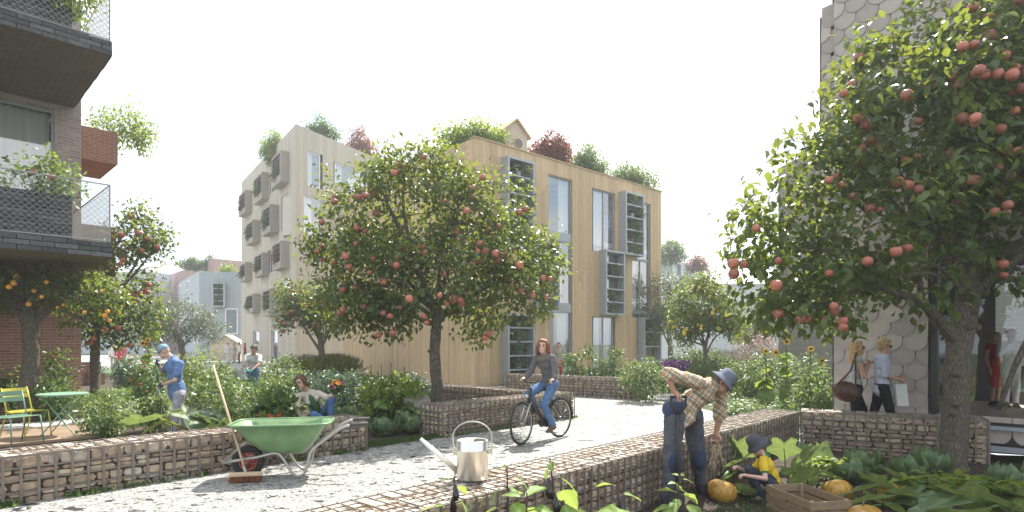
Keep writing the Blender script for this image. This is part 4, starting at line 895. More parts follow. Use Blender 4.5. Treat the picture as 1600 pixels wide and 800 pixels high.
def tree(name, label, trunk, trad, lobes, ncl, per, sig, ln, asp, mat, bark, limbs=7, twigs=.6, fruit=None, seed=1, tpl=LEAF4, lump=1.0, shell=.4, fbox=None, group=None, knots=0, lrad=None, extra_limbs=()):
    random.seed(seed); trunk = [Vector(p) for p in trunk]; base = trunk[0]; root = thing(name, label, 'tree', base, group=group)
    mb = MB(); pts = []; rad = []
    for i in range(len(trunk) - 1):
        for k in range(5): pts.append(trunk[i].lerp(trunk[i + 1], k / 5)); rad.append(lerp(trad[i], trad[i + 1], k / 5))
    pts.append(trunk[-1]); rad.append(trad[-1])
    # soften the polyline
    for _ in range(3): pts = [pts[0]] + [(pts[i - 1] + pts[i] * 2 + pts[i + 1]) / 4 for i in range(1, len(pts) - 1)] + [pts[-1]]
    rad[0] *= 1.45; rad[1] *= 1.16; mb.tube(pts, rad, 14, nz=.22)
    for k in range(knots):
        i = random.randrange(3, max(4, len(pts) - 6)); a = random.uniform(-2.6, -.4); dr = V(math.cos(a), math.sin(a), .25); mb.tube([pts[i] + dr * rad[i] * .6, pts[i] + dr * (rad[i] * 1.05), pts[i] + dr * (rad[i] * 1.4)], [rad[i] * .5, rad[i] * .36, rad[i] * .2], 8, nz=.3)
    mb.build('trunk', bark, root, smooth=True)
    top = pts[-1]; tr = rad[-1]; vol = [l[1][0] * l[1][1] * l[1][2] for l in lobes]; vol = [v ** .7 for v in vol]; tv = sum(vol)
    P = []; O = []; T = []; CEN = []
    for j, (c, r) in enumerate(lobes):
        n = max(4, int(ncl * vol[j] / tv)); cen, pos, ow, tone = cloud(c, r, n, per, sig, shell, lump, seed + j * 3); CEN.append(cen); P.append(pos); O.append(ow); T.append(tone)
    CEN = np.concatenate(CEN); P = np.concatenate(P); O = np.concatenate(O); T = np.concatenate(T); n = len(P)
    # limbs grow towards the lobes, twigs towards the sprays
    lm = MB(); nodes = []
    tg = [Vector(l[0]) for l in lobes]; order = sorted(range(len(lobes)), key=lambda j: -vol[j])
    for k in range(limbs):
        j = order[k % len(lobes)]; c, r = lobes[j]; c = Vector(c); tgt = c + V(random.uniform(-.55, .55) * r[0], random.uniform(-.55, .55) * r[1], random.uniform(-.1, .55) * r[2])
        st = pts[max(0, len(pts) - 1 - random.randint(0, 4))]; cv = curve(st, tgt, .13, 8, sag=.06 * (tgt - st).length); r0 = (lrad or tr * .62) * random.uniform(.75, 1.1)
        rr = [lerp(r0, .012, (i / 8) ** .7) for i in range(9)]; lm.tube(cv, rr, 8, nz=.2); nodes += [(cv[i], rr[i]) for i in range(2, 9)]
    for cvp, r0, r1 in extra_limbs:
        m_ = len(cvp); pp = []
        for i in range(m_ - 1):
            for k in range(4): pp.append(cvp[i].lerp(cvp[i + 1], k / 4))
        pp.append(cvp[-1])
        for _ in range(2): pp = [pp[0]] + [(pp[i - 1] + pp[i] * 2 + pp[i + 1]) / 4 for i in range(1, len(pp) - 1)] + [pp[-1]]
        rr = [lerp(r0, r1, i / (len(pp) - 1)) for i in range(len(pp))]; lm.tube(pp, rr, 9, nz=.22); nodes += list(zip(pp[3:], rr[3:]))
    NP = np.array([tuple(q[0]) for q in nodes])
    for c in CEN:
        if random.random() > twigs: continue
        dd = np.linalg.norm(NP - c, axis=1) + np.maximum(0, NP[:, 2] - c[2]) * .6; j = int(dd.argmin()); a = nodes[j][0]; Lc = (Vector(c) - a).length
        cv = curve(a, Vector(c), .1, 4, sag=.05 * Lc); r0 = min(nodes[j][1] * .6, .008 + .011 * Lc); lm.tube(cv, [r0, r0 * .8, r0 * .6, r0 * .45, .004], 5)
    lm.build('branches', bark, root, smooth=True)
    d = O * .55 + rnd(n) * .85 + np.array((0, 0, -.4)); nr = rnd(n) * .65 + np.array((0, 0, .75)) + O * .35; v = np.clip(.46 + T + RNG.normal(0, .13, n), 0, 1)
    cr_ = leaves('crown', P, d, nr, ln * RNG.uniform(.7, 1.25, n), asp, mat, root, tpl, v, kind='stuff')
    if fruit:
        nm, me, cnt, fr = fruit; tries = 0; placed = []
        cc = np.array([tuple(l[0]) for l in lobes])
        while len(placed) < cnt and tries < cnt * 60:
            tries += 1; c = CEN[random.randrange(len(CEN))]; tocam = np.array((0, 0, H)) - c; tocam /= np.linalg.norm(tocam); j = int(np.linalg.norm(cc - c, axis=1).argmin()); q = (c - cc[j]) / np.array(lobes[j][1])
            if q.dot(tocam) < .12: continue
            p = Vector(c + tocam * sig * 2.0) + V(random.uniform(-.5, .5) * sig, 0, -sig * random.uniform(.5, 1.2))
            if any((p - o).length < fr * 1.6 for o in placed): continue
            if random.random() < .16 and placed: p = placed[-1] + V(random.uniform(-1, 1), random.uniform(-.4, .4), random.uniform(-.8, .8)).normalized() * fr * 2.05
            placed.append(p); s = fr * 2 * random.uniform(.68, 1.12); link(nm, me, root, p - base, (random.uniform(-.35, .35), random.uniform(-.35, .35), random.uniform(0, 6)), (s, s, s))
    return root
def lobe(px, py, Y, rx, ry, rz): return (at(px, py, Y), (rx, ry, rz))
# apple tree in the middle: 12.4 m away, 74 px to the metre
Y = 12.4; s_ = Y / F
tr2 = [V((684 - CX) * s_, Y, -.02), at(684, 610, Y), at(678, 560, Y), at(682, 515, Y), at(684, 480, Y)]
tree('apple_tree', 'large apple tree full of red apples in front of the wooden house', tr2, [.145, .125, .112, .11, .1],
     [lobe(650, 330, Y, 1.6, 1.5, 1.25), lobe(575, 420, Y, 1.25, 1.2, 1.0), lobe(740, 420, Y, 1.45, 1.3, 1.0), lobe(672, 430, Y - .3, 1.6, 1.5, .95), lobe(518, 370, Y + .1, .55, .6, .62), lobe(830, 405, Y + .1, .7, .8, .75), lobe(540, 470, Y, .85, .8, .55), lobe(655, 262, Y, .8, .8, .5), lobe(815, 465, Y, .7, .7, .4), lobe(610, 490, Y - .3, .7, .6, .4), lobe(760, 500, Y - .1, .5, .5, .4), lobe(745, 320, Y, 1.0, 1.0, .8), lobe(520, 300, Y, .22, .25, .38), lobe(600, 515, Y - .2, .3, .3, .25), lobe(585, 270, Y, .35, .35, .3)],
     720, 26, .15, .125, .56, G_APPLE, M_BARK, limbs=13, twigs=.55, fruit=('apple', ME_APPLE, 98, .068), seed=5, knots=5, lump=.9)
# apple tree on the right: 8.6 m away
Y = 8.6; s_ = Y / F
tr1 = [at(1489, 742, Y), at(1490, 690, Y), at(1494, 620, Y), at(1497, 540, Y), at(1512, 480, Y), at(1516, 420, Y)]
XL = [([at(1503, 540, Y), at(1470, 505, Y - .1), at(1440, 470, Y - .3), at(1390, 455, Y - .3), at(1330, 430, Y - .3)], .105, .03), ([at(1512, 480, Y), at(1490, 400, Y - .2), at(1430, 340, Y - .3), at(1400, 260, Y - .3)], .1, .025),
      ([at(1514, 470, Y), at(1560, 420, Y - .2), at(1610, 390, Y - .2)], .1, .05), ([at(1516, 440, Y), at(1535, 330, Y), at(1540, 200, Y)], .1, .03), ([at(1560, 640, Y + .3), at(1590, 560, Y + .2), at(1625, 500, Y + .1)], .03, .05), ([at(1440, 470, Y - .3), at(1435, 420, Y - .5), at(1455, 370, Y - .5)], .045, .02)]
tree('apple_tree', 'near apple tree on the right with large red apples and a thick trunk', tr1, [.175, .165, .16, .165, .15, .12],
     [lobe(1480, 200, Y, 1.75, 1.5, 1.5), lobe(1600, 120, Y, 1.5, 1.5, 1.2), lobe(1390, 330, Y - .2, 1.45, 1.3, 1.15), lobe(1590, 285, Y - .2, 1.2, 1.2, .8), lobe(1290, 385, Y - .2, 1.0, 1.0, .85), lobe(1262, 462, Y - .2, .72, .8, .52), lobe(1215, 330, Y, .62, .7, .42), lobe(1180, 375, Y, .5, .6, .35), lobe(1200, 450, Y - .1, .5, .5, .5), lobe(1400, 130, Y, .8, .8, .7), lobe(1330, 215, Y, .75, .8, .6), lobe(1555, 35, Y, 1.2, 1.2, .7), lobe(1290, 490, Y - .2, .5, .5, .28), lobe(1275, 255, Y, .5, .5, .45), lobe(1620, 230, Y - .4, 1.2, 1.0, 1.1), lobe(1420, 462, Y - .4, .3, .3, .2), lobe(1360, 70, Y, .2, .25, .3), lobe(1585, 425, Y - .3, .4, .4, .25)],
     540, 24, .165, .14, .6, G_APPLE, M_BARK, limbs=10, twigs=.5, fruit=('apple', ME_APPLE, 112, .072), seed=11, tpl=LEAF8, knots=6, lrad=.06, extra_limbs=XL, lump=1.5)
# left trees
Y = 12.9
tree('orange_tree', 'orange tree with a stout trunk under the brick balcony', [at(44, 664, Y), at(44, 600, Y), at(50, 540, Y), at(46, 490, Y), at(40, 470, Y)], [.2, .17, .15, .16, .1],
     [lobe(30, 445, Y, 1.2, .9, .55), lobe(115, 452, Y, .9, .8, .5), lobe(-60, 440, Y, .9, .8, .55), lobe(165, 470, Y, .45, .5, .4), lobe(130, 500, Y, .3, .3, .2)], 230, 20, .14, .115, .55, G_APPLE, M_BARK, limbs=7, twigs=.6, fruit=('orange', ME_ORANGE, 26, .05), seed=21, lump=1.0,
     extra_limbs=[([at(48, 510, Y), at(85, 475, Y), at(120, 455, Y)], .075, .03), ([at(46, 505, Y), at(15, 475, Y), at(-15, 462, Y)], .07, .03)])
Y = 17.2
tree('apple_tree', 'apple tree beside the brick house, thin trunk, branches rising above it', [at(150, 625, Y), at(148, 570, Y), at(150, 520, Y), at(160, 480, Y)], [.15, .12, .11, .1],
     [lobe(190, 440, Y, 1.0, 1.0, 1.3), lobe(215, 370, Y, .75, .8, .7), lobe(160, 500, Y, .95, .9, .6), lobe(245, 385, Y, .35, .4, .35), lobe(215, 330, Y, .28, .3, .3), lobe(228, 500, Y, .45, .5, .6), lobe(195, 530, Y, .4, .4, .25)], 260, 20, .16, .14, .56, G_APPLE, M_BARK, limbs=8, fruit=('apple', ME_APPLE, 30, .085), seed=31, lump=1.0)
Y = 33
tree('olive_tree', 'grey green olive tree on the square in front of the blue house', [at(288, 582, Y), at(286, 555, Y), at(280, 525, Y)], [.2, .17, .13],
     [lobe(278, 500, Y, 1.7, 1.6, 1.1), lobe(228, 515, Y, 1.1, 1.0, .85), lobe(322, 512, Y, .9, .9, .75), lobe(255, 482, Y, .8, .8, .5)], 230, 22, .22, .17, .4, G_OLIVE, M_BARK, limbs=7, seed=41, tpl=LEAF2)
Y = 27
tree('apple_tree', 'small apple tree before the grey house, left of the large one', [at(504, 592, Y), at(503, 560, Y), at(500, 520, Y)], [.17, .14, .12],
     [lobe(490, 480, Y, 1.35, 1.3, 1.0), lobe(455, 465, Y, .8, .8, .8), lobe(525, 500, Y, .7, .7, .7), lobe(447, 500, Y, .5, .5, .35)], 220, 20, .2, .17, .55, G_APPLE, M_BARK, limbs=7, fruit=('apple', ME_APPLE, 24, .1), seed=51, tpl=LEAF2)
G_LEMON = leafmat('lemon_leaf', [(0, (.035, .075, .016)), (.5, (.085, .14, .028)), (1, (.2, .25, .05))], (.48, .56, .07), .34)
Y = 20
tree('lemon_tree', 'lemon tree with a pale slim trunk behind the bending man', [at(1101, 612, Y), at(1103, 560, Y), at(1100, 535, Y)], [.075, .06, .06],
     [lobe(1100, 478, Y, 1.1, 1.0, .95), lobe(1078, 500, Y, .7, .7, .6), lobe(1130, 490, Y, .55, .6, .6), lobe(1105, 442, Y, .5, .5, .35), lobe(1068, 530, Y, .35, .35, .25), lobe(1150, 515, Y, .35, .35, .3)], 360, 20, .13, .12, .5, G_LEMON, M_BARK2, limbs=7, fruit=('lemon', ME_LEMON, 34, .055), seed=61, tpl=LEAF2)
Y = 30
tree('olive_tree', 'hazy tree between the wooden house and the lemon tree', [at(1050, 590, Y), at(1048, 550, Y), at(1045, 515, Y)], [.16, .13, .1],
     [lobe(1052, 465, Y, 1.1, 1.1, 1.3), lobe(1035, 500, Y, .6, .7, .8)], 150, 20, .2, .17, .45, G_OLIVE, M_BARK, limbs=6, seed=71, tpl=LEAF2)
Y = 34
tree('olive_tree', 'small pale olive tree in front of the far hall', [at(1182, 585, Y), at(1182, 560, Y), at(1180, 535, Y)], [.13, .1, .09],
     [lobe(1185, 510, Y, 1.25, 1.2, 1.1), lobe(1165, 525, Y, .7, .7, .6)], 150, 20, .2, .17, .42, G_OLIVE, M_BARK, limbs=6, seed=81, tpl=LEAF2)
# ---------------------------------------------------------------- shrubs and crops
M_STEMG = plain('green_stem', (.12, .17, .05), .6, .2, 12); M_STEMP = plain('purple_stem', (.07, .03, .05), .6, .2, 12); M_CANE = plain('bamboo_cane', (.16, .10, .06), .8, .2, 12)
def shrub(label, x0, x1, ytop, Y, mat, seed, ln=.09, dens=1.0, name='shrub', group='shrubs in the planting beds', flowers=None, asp=.58, dep=None, z0=0.0, tpl=LEAF2, cat='shrub', lump=1.4):
    x0, x1 = at(x0, 600, Y).x, at(x1, 600, Y).x; zt = at(0, ytop, Y).z; rx = (x1 - x0) / 2; rz = (zt - z0) / 2; c = V((x0 + x1) / 2, Y, z0 + rz); ry = dep or max(.25, min(rx, .9))
    root = thing(name, label, cat, (c.x, c.y, z0), group=group); n = int(dens * 210 * min(2.2, (rx * rz + .12)) / (ln / .09)); n = max(30, min(n, 420))
    cen, o = spray(root, 'foliage', c + V(0, 0, rz * .1), (rx, ry, rz * 1.0), n, 17, .075 + .05 * min(rx, rz), ln, asp, mat, tpl=tpl, shell=.3, seed=seed, lump=lump, flat_bottom=z0 + .03, kind='stuff')
    s = MB(); rs = random.Random(seed)
    for k in range(7):
        a = c + V(rs.uniform(-.4, .4) * rx, rs.uniform(-.3, .3) * ry, -rz * 1.02); b = c + V(rs.uniform(-.8, .8) * rx, rs.uniform(-.7, .7) * ry, rs.uniform(-.1, .8) * rz); s.tube([a, a.lerp(b, .5) + V(0, 0, .1 * rz), b], [.016, .012, .005], 5)
    s.build('stems', M_STEMG, root)
    if flowers:
        m, k, sz, nm = flowers; sel = [i for i in range(len(cen)) if cen[i][1] < c.y + .1 * ry]; RNG.shuffle(sel)
        f = flower_mesh(m, nm)
        for i in sel[:k]:
            p = Vector(cen[i]) + V(0, -sz, sz * .6) - root.location; link(nm, f, root, p, (R(rs.uniform(20, 80)), rs.uniform(-.5, .5), rs.uniform(-.8, .8)), (sz, sz, sz))
    return root
_FL = {}
def flower_mesh(m, nm):
    if (m.name, nm) in _FL: return _FL[(m.name, nm)]
    mb = MB(); n = 7
    for k in range(n):
        a = 2 * math.pi * k / n; d = V(math.cos(a), math.sin(a), .25); s = V(-math.sin(a), math.cos(a), 0) * .28; mb.add([V(0, 0, 0), d * .6 - s, d * 1.0 + V(0, 0, .1), d * .6 + s], [(0, 1, 2, 3)])
    mb.ball((0, 0, .08), .24, 8, 5); me = mb.mesh(nm, m, smooth=True); _FL[(m.name, nm)] = me; return me
P_WHITE = plain('white_petal', (.78, .78, .72), .6, .06, 8); P_ORANGE = plain('orange_petal', (.75, .13, .02), .5, .15, 8); P_RED = plain('red_petal', (.5, .03, .02), .5, .15, 8); P_YEL = plain('yellow_petal', (.8, .48, .03), .5, .12, 8); P_PURP = plain('purple_petal', (.20, .06, .25), .6, .2, 8); P_PINK = plain('pink_petal', (.62, .08, .25), .6, .2, 8)
# -- left bed, back to front
shrub('light flecked shrub behind the chairs, at the brick wall', -20, 66, 586, 13.6, G_PALE, 101, dens=1.1)
shrub('round shrub against the brick wall behind the green table', 58, 124, 606, 13.0, G_SHRUB, 102)
shrub('narrow dark climbing plant with red flowers on the brick wall', 72, 106, 548, 13.4, G_DARK, 103, dens=.8, flowers=(P_RED, 7, .035, 'flower'), dep=.3)
shrub('leafy shrub between the green table and the stacked crates', 118, 196, 612, 12.4, G_PALE, 104)
shrub('grey green shrub right of the far crates', 178, 212, 563, 19.5, G_BLUE, 105, flowers=(P_WHITE, 10, .04, 'flower'))
shrub('bushy bean plant with orange red flowers left of the gardener', 208, 262, 572, 14.2, G_SHRUB, 106, flowers=(P_ORANGE, 9, .05, 'flower'), dens=1.1, ln=.1)
shrub('low orange flowered plant under the far fruit tree', 196, 222, 556, 22, G_SHRUB, 107, flowers=(P_ORANGE, 8, .06, 'flower'))
shrub('tall yellow green shrub right of the gardener', 284, 342, 546, 18.5, G_LIME, 108, dens=.8)
shrub('wide pale leafed shrub behind the broom handle', 296, 392, 592, 12.2, G_PALE, 109, dens=1.2, flowers=(P_WHITE, 14, .03, 'flower'))
shrub('dark green shrub left of the watering gardener', 316, 376, 574, 17, G_SHRUB, 110)
shrub('dark green shrub at the feet of the watering gardener', 372, 440, 596, 14.6, G_DARK, 111)
shrub('pale shrub with white flowers right of the watering gardener', 408, 478, 562, 17.4, G_PALE, 112, dens=1.1, flowers=(P_WHITE, 26, .045, 'flower'))
shrub('bright green shrub left of the kneeling woman', 404, 456, 594, 12.2, G_PALE, 113, flowers=(P_WHITE, 8, .03, 'flower'))
shrub('blue green shrub behind the kneeling woman', 462, 536, 580, 16, G_BLUE, 114, dens=1.1)
shrub('dark blue green shrub right of the flower bunch', 520, 600, 588, 13.6, G_BLUE, 115, dens=1.3)
shrub('dark shrub at the foot of the wooden house, near the apple tree', 600, 664, 586, 15.2, G_BLUE, 116)
shrub('nasturtium plant with orange flowers behind the wheelbarrow', 388, 466, 622, 10.4, G_SHRUB, 117, ln=.12, asp=.9, flowers=(P_ORANGE, 7, .06, 'flower'), dens=1.0)
shrub('round pale bush between the broom handle and the wheelbarrow', 330, 396, 628, 10.8, G_PALE, 118, dens=.9)
shrub('small pale shrub at the deck corner', 138, 196, 628, 10.6, G_PALE, 119, ln=.08)
shrub('leafy potato plant in front of the gardener', 222, 266, 622, 11.4, G_PALE, 120, ln=.08)
# -- around the middle and right
shrub('white flowered bush at the right end of the far gabion wall', 972, 1040, 564, 17.0, G_PALE, 121, dens=1.2, flowers=(P_WHITE, 16, .035, 'flower'))
for i, (a, b, yt, tx) in enumerate([(880, 904, 548, 'first dark sapling from the cyclist at the wooden facade'), (904, 932, 543, 'second dark sapling from the cyclist at the wooden facade'), (926, 950, 556, 'third dark sapling from the cyclist at the wooden facade'), (950, 976, 544, 'fourth dark sapling from the cyclist at the wooden facade')]):
    shrub(tx, a, b, yt, 20.8, G_DARK, 130 + i, dens=.55, group='dark saplings at the wooden facade', dep=.35, ln=.12)
r = shrub('clipped dark hedge behind the purple flowers', 1034, 1150, 549, 23.5, G_DARK, 141, dens=1.4, name='hedge', dep=.6, cat='hedge', lump=.4)
shrub('silver green shrub behind the back of the bending man', 1074, 1112, 560, 18.6, G_PALE, 142)
shrub('pale flowering shrub behind the bucket hat', 1140, 1196, 562, 16.6, G_PALE, 143, flowers=(P_WHITE, 14, .035, 'flower'))
shrub('green shrub between the bucket hat and the sunflowers', 1176, 1232, 554, 17.5, G_SHRUB, 144)
shrub('pale shrub behind the sunflower leaves', 1222, 1292, 556, 16.5, G_PALE, 145, flowers=(P_WHITE, 12, .035, 'flower'))
shrub('lush shrub against the shingled house corner', 1240, 1306, 584, 12.6, G_PALE, 146, dens=1.2)
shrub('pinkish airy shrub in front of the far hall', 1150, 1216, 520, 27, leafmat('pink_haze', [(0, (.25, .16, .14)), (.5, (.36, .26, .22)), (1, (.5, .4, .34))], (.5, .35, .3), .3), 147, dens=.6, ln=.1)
# -- low crops nobody could count
def crop(label, quad, z, hh, n, ln, mat, name='low_crop', asp=.6):
    o_ = thing(name, label, 'crop', sum(quad, V(0, 0, 0)) / 4) if False else None
    a, b, c, d = quad; u, v = RNG.random(n), RNG.random(n); q = lambda w: np.array(w)[None, :]
    base = (q(a) * ((1 - u) * (1 - v))[:, None] + q(b) * (u * (1 - v))[:, None] + q(c) * (u * v)[:, None] + q(d) * ((1 - u) * v)[:, None])
    per = 24; P = np.repeat(base, per, axis=0); m = len(P); hgt = np.repeat(RNG.uniform(.45, 1, n), per) * hh
    off = RNG.normal(size=(m, 3)) * np.array((.09, .09, 0)); P = P + off; P[:, 2] = z + np.abs(RNG.normal(.55, .25, m)).clip(0.05, 1) * hgt
    d_ = np.concatenate([off[:, :2] * 7 + RNG.normal(size=(m, 2)) * .5, RNG.uniform(-.2, .5, (m, 1))], axis=1); nr = rnd(m) * .5 + np.array((0, 0, 1))
    o = leaves(name, P, d_, nr, ln * RNG.uniform(.6, 1.25, m), asp, mat, None, LEAF2, np.clip(.5 + np.repeat(RNG.normal(0, .17, n), per) + RNG.normal(0, .12, m), 0, 1)); tag(o, label, 'crop', kind='stuff'); return o
crop('low pale leafy crop rows in the bed behind the deck', [gp(150, 668), gp(262, 655), gp(300, 618), gp(150, 622)], 0, .32, 110, .075, G_PALE)
crop('dark low leafy crop behind the pale rows', [gp(140, 632), gp(250, 630), gp(262, 616), gp(150, 618)], 0, .35, 60, .11, G_DARK)
crop('low green crop filling the bed behind the wheelbarrow', [gp(330, 660), gp(500, 648), gp(520, 610), gp(300, 618)], 0, .38, 170, .09, G_SHRUB)
crop('low green crop filling the far bed before the grey house', [gp(290, 612), gp(600, 622), gp(540, 588), gp(280, 590)], 0, .5, 260, .12, G_SHRUB)
crop('blue green low crop between the woman and the bean canes', [gp(500, 646), gp(640, 640), gp(660, 606), gp(500, 612)], 0, .45, 150, .1, G_BLUE)
crop('rows of low leafy crop behind the bending man', [gp(1118, 652), gp(1222, 650), gp(1300, 634), gp(1130, 622)], 0, .3, 200, .09, G_SHRUB)
crop('green mixed planting below the sunflowers', [gp(1130, 622), gp(1300, 632), gp(1290, 598), gp(1120, 598)], 0, .45, 190, .11, G_PALE)
crop('green mixed planting behind the white flowered bush', [gp(1010, 622), gp(1135, 616), gp(1150, 582), gp(1020, 586)], 0, .4, 150, .11, G_SHRUB)
crop('tiny leaved green ground cover at the feet of the man', [V(1.9, 5.7, 0), V(3.0, 5.6, 0), V(3.0, 7.3, 0), V(2.1, 7.3, 0)], -.15, .06, 130, .03, G_DARK)
crop('low planting along the far square', [gp(135, 592), gp(300, 596), gp(300, 584), gp(140, 580)], 0, .5, 120, .13, G_SHRUB)
# -- turf strips by the walls
def turf(name, label, quad, n, z=0.0, hgt=.06, mat=None):
    a, b, c, d = quad; u, v = RNG.random(n), RNG.random(n); q = lambda w: np.array(w)[None, :]
    P = (q(a) * ((1 - u) * (1 - v))[:, None] + q(b) * (u * (1 - v))[:, None] + q(c) * (u * v)[:, None] + q(d) * ((1 - u) * v)[:, None]); P[:, 2] = z
    d_ = RNG.normal(size=(n, 3)) * .35 + np.array((0, 0, 1)); o = leaves(name, P, d_, rnd(n), hgt * RNG.uniform(.5, 1.2, n), .12, mat or G_LIME, None, LEAF2); tag(o, label, 'grass', kind='stuff'); return o
turf('turf', 'strip of green turf at the end of the long gabion wall', [gp(576, 701), gp(690, 684), gp(690, 679), gp(574, 692)], 5000, 0, .05, G_SHRUB)
turf('turf', 'small patch of turf behind the gabion wall by the deck', [gp(176, 674, 0), gp(258, 660), gp(232, 652), gp(160, 662)], 7000, 0, .05, G_SHRUB)
# -- ornamental grasses
def grass(label, px, ybase, Y, n, hgt, spread, mat, name='ornamental_grass', z0=0.0):
    c = at(px, 600, Y); c.z = z0; root = thing(name, label, 'grass', c, group='clumps of ornamental grass'); P = RNG.normal(size=(n, 3)) * spread * .35 + np.array(c); P[:, 2] = z0; d_ = (P - np.array(c)) * 1.1 / spread + RNG.normal(size=(n, 3)) * .15 + np.array((0, 0, 1.2))
    leaves('blades', P, d_, rnd(n), hgt * RNG.uniform(.5, 1.15, n), .016, mat, root, LEAF4, kind='stuff'); return root
G_SILV = leafmat('silver_grass', [(0, (.34, .31, .27)), (.5, (.5, .47, .42)), (1, (.66, .63, .57))], (.5, .48, .42), .3)
for i, (px, yt, m, h_, tx) in enumerate([(492, 560, G_YEL, .7, 'dull yellow green grass clump left at the wooden house'), (520, 560, G_YEL, .9, 'bright yellow grass clump at the wooden house corner'), (478, 530, G_SILV, .85, 'silvery grass plumes left of the small apple tree trunk'), (524, 530, G_SILV, .9, 'silvery grass plumes right of the small apple tree trunk')]):
    grass(tx, px, 0, 27 if i < 2 else 28.5, 1500, h_, .8, m, z0=.25)
grass('yellow grass clump beside the lemon tree trunk', 1120, 0, 19.4, 700, .75, .7, G_YEL); grass('pale straw grass far left of the pinkish shrub', 1130, 0, 33, 900, 1.3, 1.8, G_SILV); grass('pale straw grass before the far hall, right clump', 1170, 0, 32.5, 900, 1.3, 1.7, G_SILV)
rp = thing('planter_wall', 'low grey planter wall under the yellow grasses', 'wall', at(520, 585, 26)); mb = MB(); a, b = at(440, 585, 29), at(545, 585, 25.6); a.z = b.z = .14; mb.bar(a, b, .5, .3); mb.build('wall', M_BLUEPAVE, rp)
# -- purple flower spikes in front of the hedge
for i, px in enumerate((1042, 1052, 1062, 1073)):
    Yp = 20.2 + .1 * (i % 2); c = at(px, 600, Yp); c.z = 0; root = thing('purple_flower', ('leftmost', 'second', 'third', 'rightmost')[i] + ' clump of purple flower spikes by the hedge', 'flower', c, group='purple flower clumps'); n = 260
    P = RNG.normal(size=(n, 3)) * np.array((.14, .1, 0)) + np.array(c); P[:, 2] = RNG.uniform(.25, 1.05, n); leaves('spikes', P, rnd(n) + np.array((0, 0, 1)), rnd(n), .1, .6, P_PURP_L if False else P_PURP, root, LEAF2, kind='stuff')
    n = 120; P = RNG.normal(size=(n, 3)) * np.array((.15, .1, 0)) + np.array(c); P[:, 2] = 0; leaves('stems', P, rnd(n) * .3 + np.array((0, 0, 1)), rnd(n), .6, .05, G_SHRUB, root, LEAF2, kind='stuff')

# ---------------------------------------------------------------- big leaved plants
G_PUMP = leafmat('pumpkin_leaf', [(0, (.035, .075, .03)), (.4, (.085, .145, .06)), (.75, (.16, .225, .105)), (1, (.36, .42, .25))], (.42, .54, .14), .3, .5)
G_CAB = leafmat('cabbage_leaf', [(0, (.045, .085, .045)), (.45, (.085, .145, .075)), (.8, (.15, .22, .11)), (1, (.36, .42, .27))], (.38, .5, .12), .25, .5)
G_SUN = leafmat('sunflower_leaf', [(0, (.05, .11, .02)), (.4, (.10, .17, .03)), (.75, (.17, .24, .05)), (1, (.35, .42, .16))], (.5, .62, .1), .38, .5)
G_EGG = leafmat('eggplant_leaf', [(0, (.09, .17, .03)), (.5, (.17, .27, .06)), (1, (.36, .45, .16))], (.55, .68, .14), .42, .5)
def disc_leaf(name, mat, seed, lobes=5, depth=.2, n=30, cup=.12, notch=True):
    rs = random.Random(seed); mb = MB(); rings = 4; vs = []; av = []; ph = rs.uniform(0, 1)
    for j in range(rings + 1):
        for k in range(n):
            a = -math.pi + 2 * math.pi * k / n; r = 1 + depth * math.cos(lobes * a) + .06 * math.cos(2 * a) + .05 * math.sin(9 * a + ph * 6)
            if notch: r *= 1 - .5 * math.exp(-((abs(abs(a) - math.pi)) / .35) ** 2)
            q = j / rings; v = k % (n // lobes) == (n // 2) % (n // lobes)
            z = cup * (q * q) * (1 + .5 * math.sin(3 * a + ph * 9)) - .03 * (q if v else 0) + rs.uniform(-.025, .025) * q - .22 * q * q * q * max(0, math.cos(a))
            vs.append(V(r * q * math.cos(a) * .5, r * q * math.sin(a) * .5, z * .5)); av.append((.86 if v and j < rings else .38 + rs.uniform(-.12, .12)))
    fs = [(j * n + k, j * n + (k + 1) % n, (j + 1) * n + (k + 1) % n, (j + 1) * n + k) for j in range(rings) for k in range(n)]; mb.add(vs, fs); mb.a = av; return mb.mesh(name, mat, smooth=True)
PL = [disc_leaf('leaf', G_PUMP, i) for i in range(5)]; SL = [disc_leaf('leaf', G_SUN, 20 + i, lobes=3, depth=.08, n=24, cup=.05) for i in range(4)]
def oval_leaf(name, mat, seed, wd=.55, lob=.1, droop=.35):
    rs = random.Random(seed); mb = MB(); nu, nv = 8, 4; vs = []; av = []
    for i in range(nu + 1):
        u = i / nu; w_ = wd * math.sin(math.pi * min(1, u * .96 + .03)) ** .8 * (1 + lob * math.cos(u * 14)) * (1.15 - .5 * u)
        for j in range(nv + 1):
            v = j / nv * 2 - 1; vs.append(V(u, v * w_ * .5, .1 * abs(v) * w_ - droop * u * u + rs.uniform(-.012, .012))); av.append(.9 if j == nv // 2 else .4 + rs.uniform(-.15, .15))
    mb.add(vs, [(i * (nv + 1) + j, (i + 1) * (nv + 1) + j, (i + 1) * (nv + 1) + j + 1, i * (nv + 1) + j + 1) for i in range(nu) for j in range(nv)]); mb.a = av; return mb.mesh(name, mat, smooth=True)
EL = [oval_leaf('leaf', G_EGG, 40 + i, .62, .12, .3) for i in range(4)]; BL = [oval_leaf('leaf', G_SUN, 60 + i, .8, .0, .4) for i in range(3)]
M_PUMPK = fruitmat('pumpkin_skin', (.28, .15, .03), (.42, .23, .04), (.5, .3, .07)); M_PUMPO = fruitmat('orange_pumpkin_skin', (.55, .22, .03), (.65, .3, .04), (.6, .36, .07))
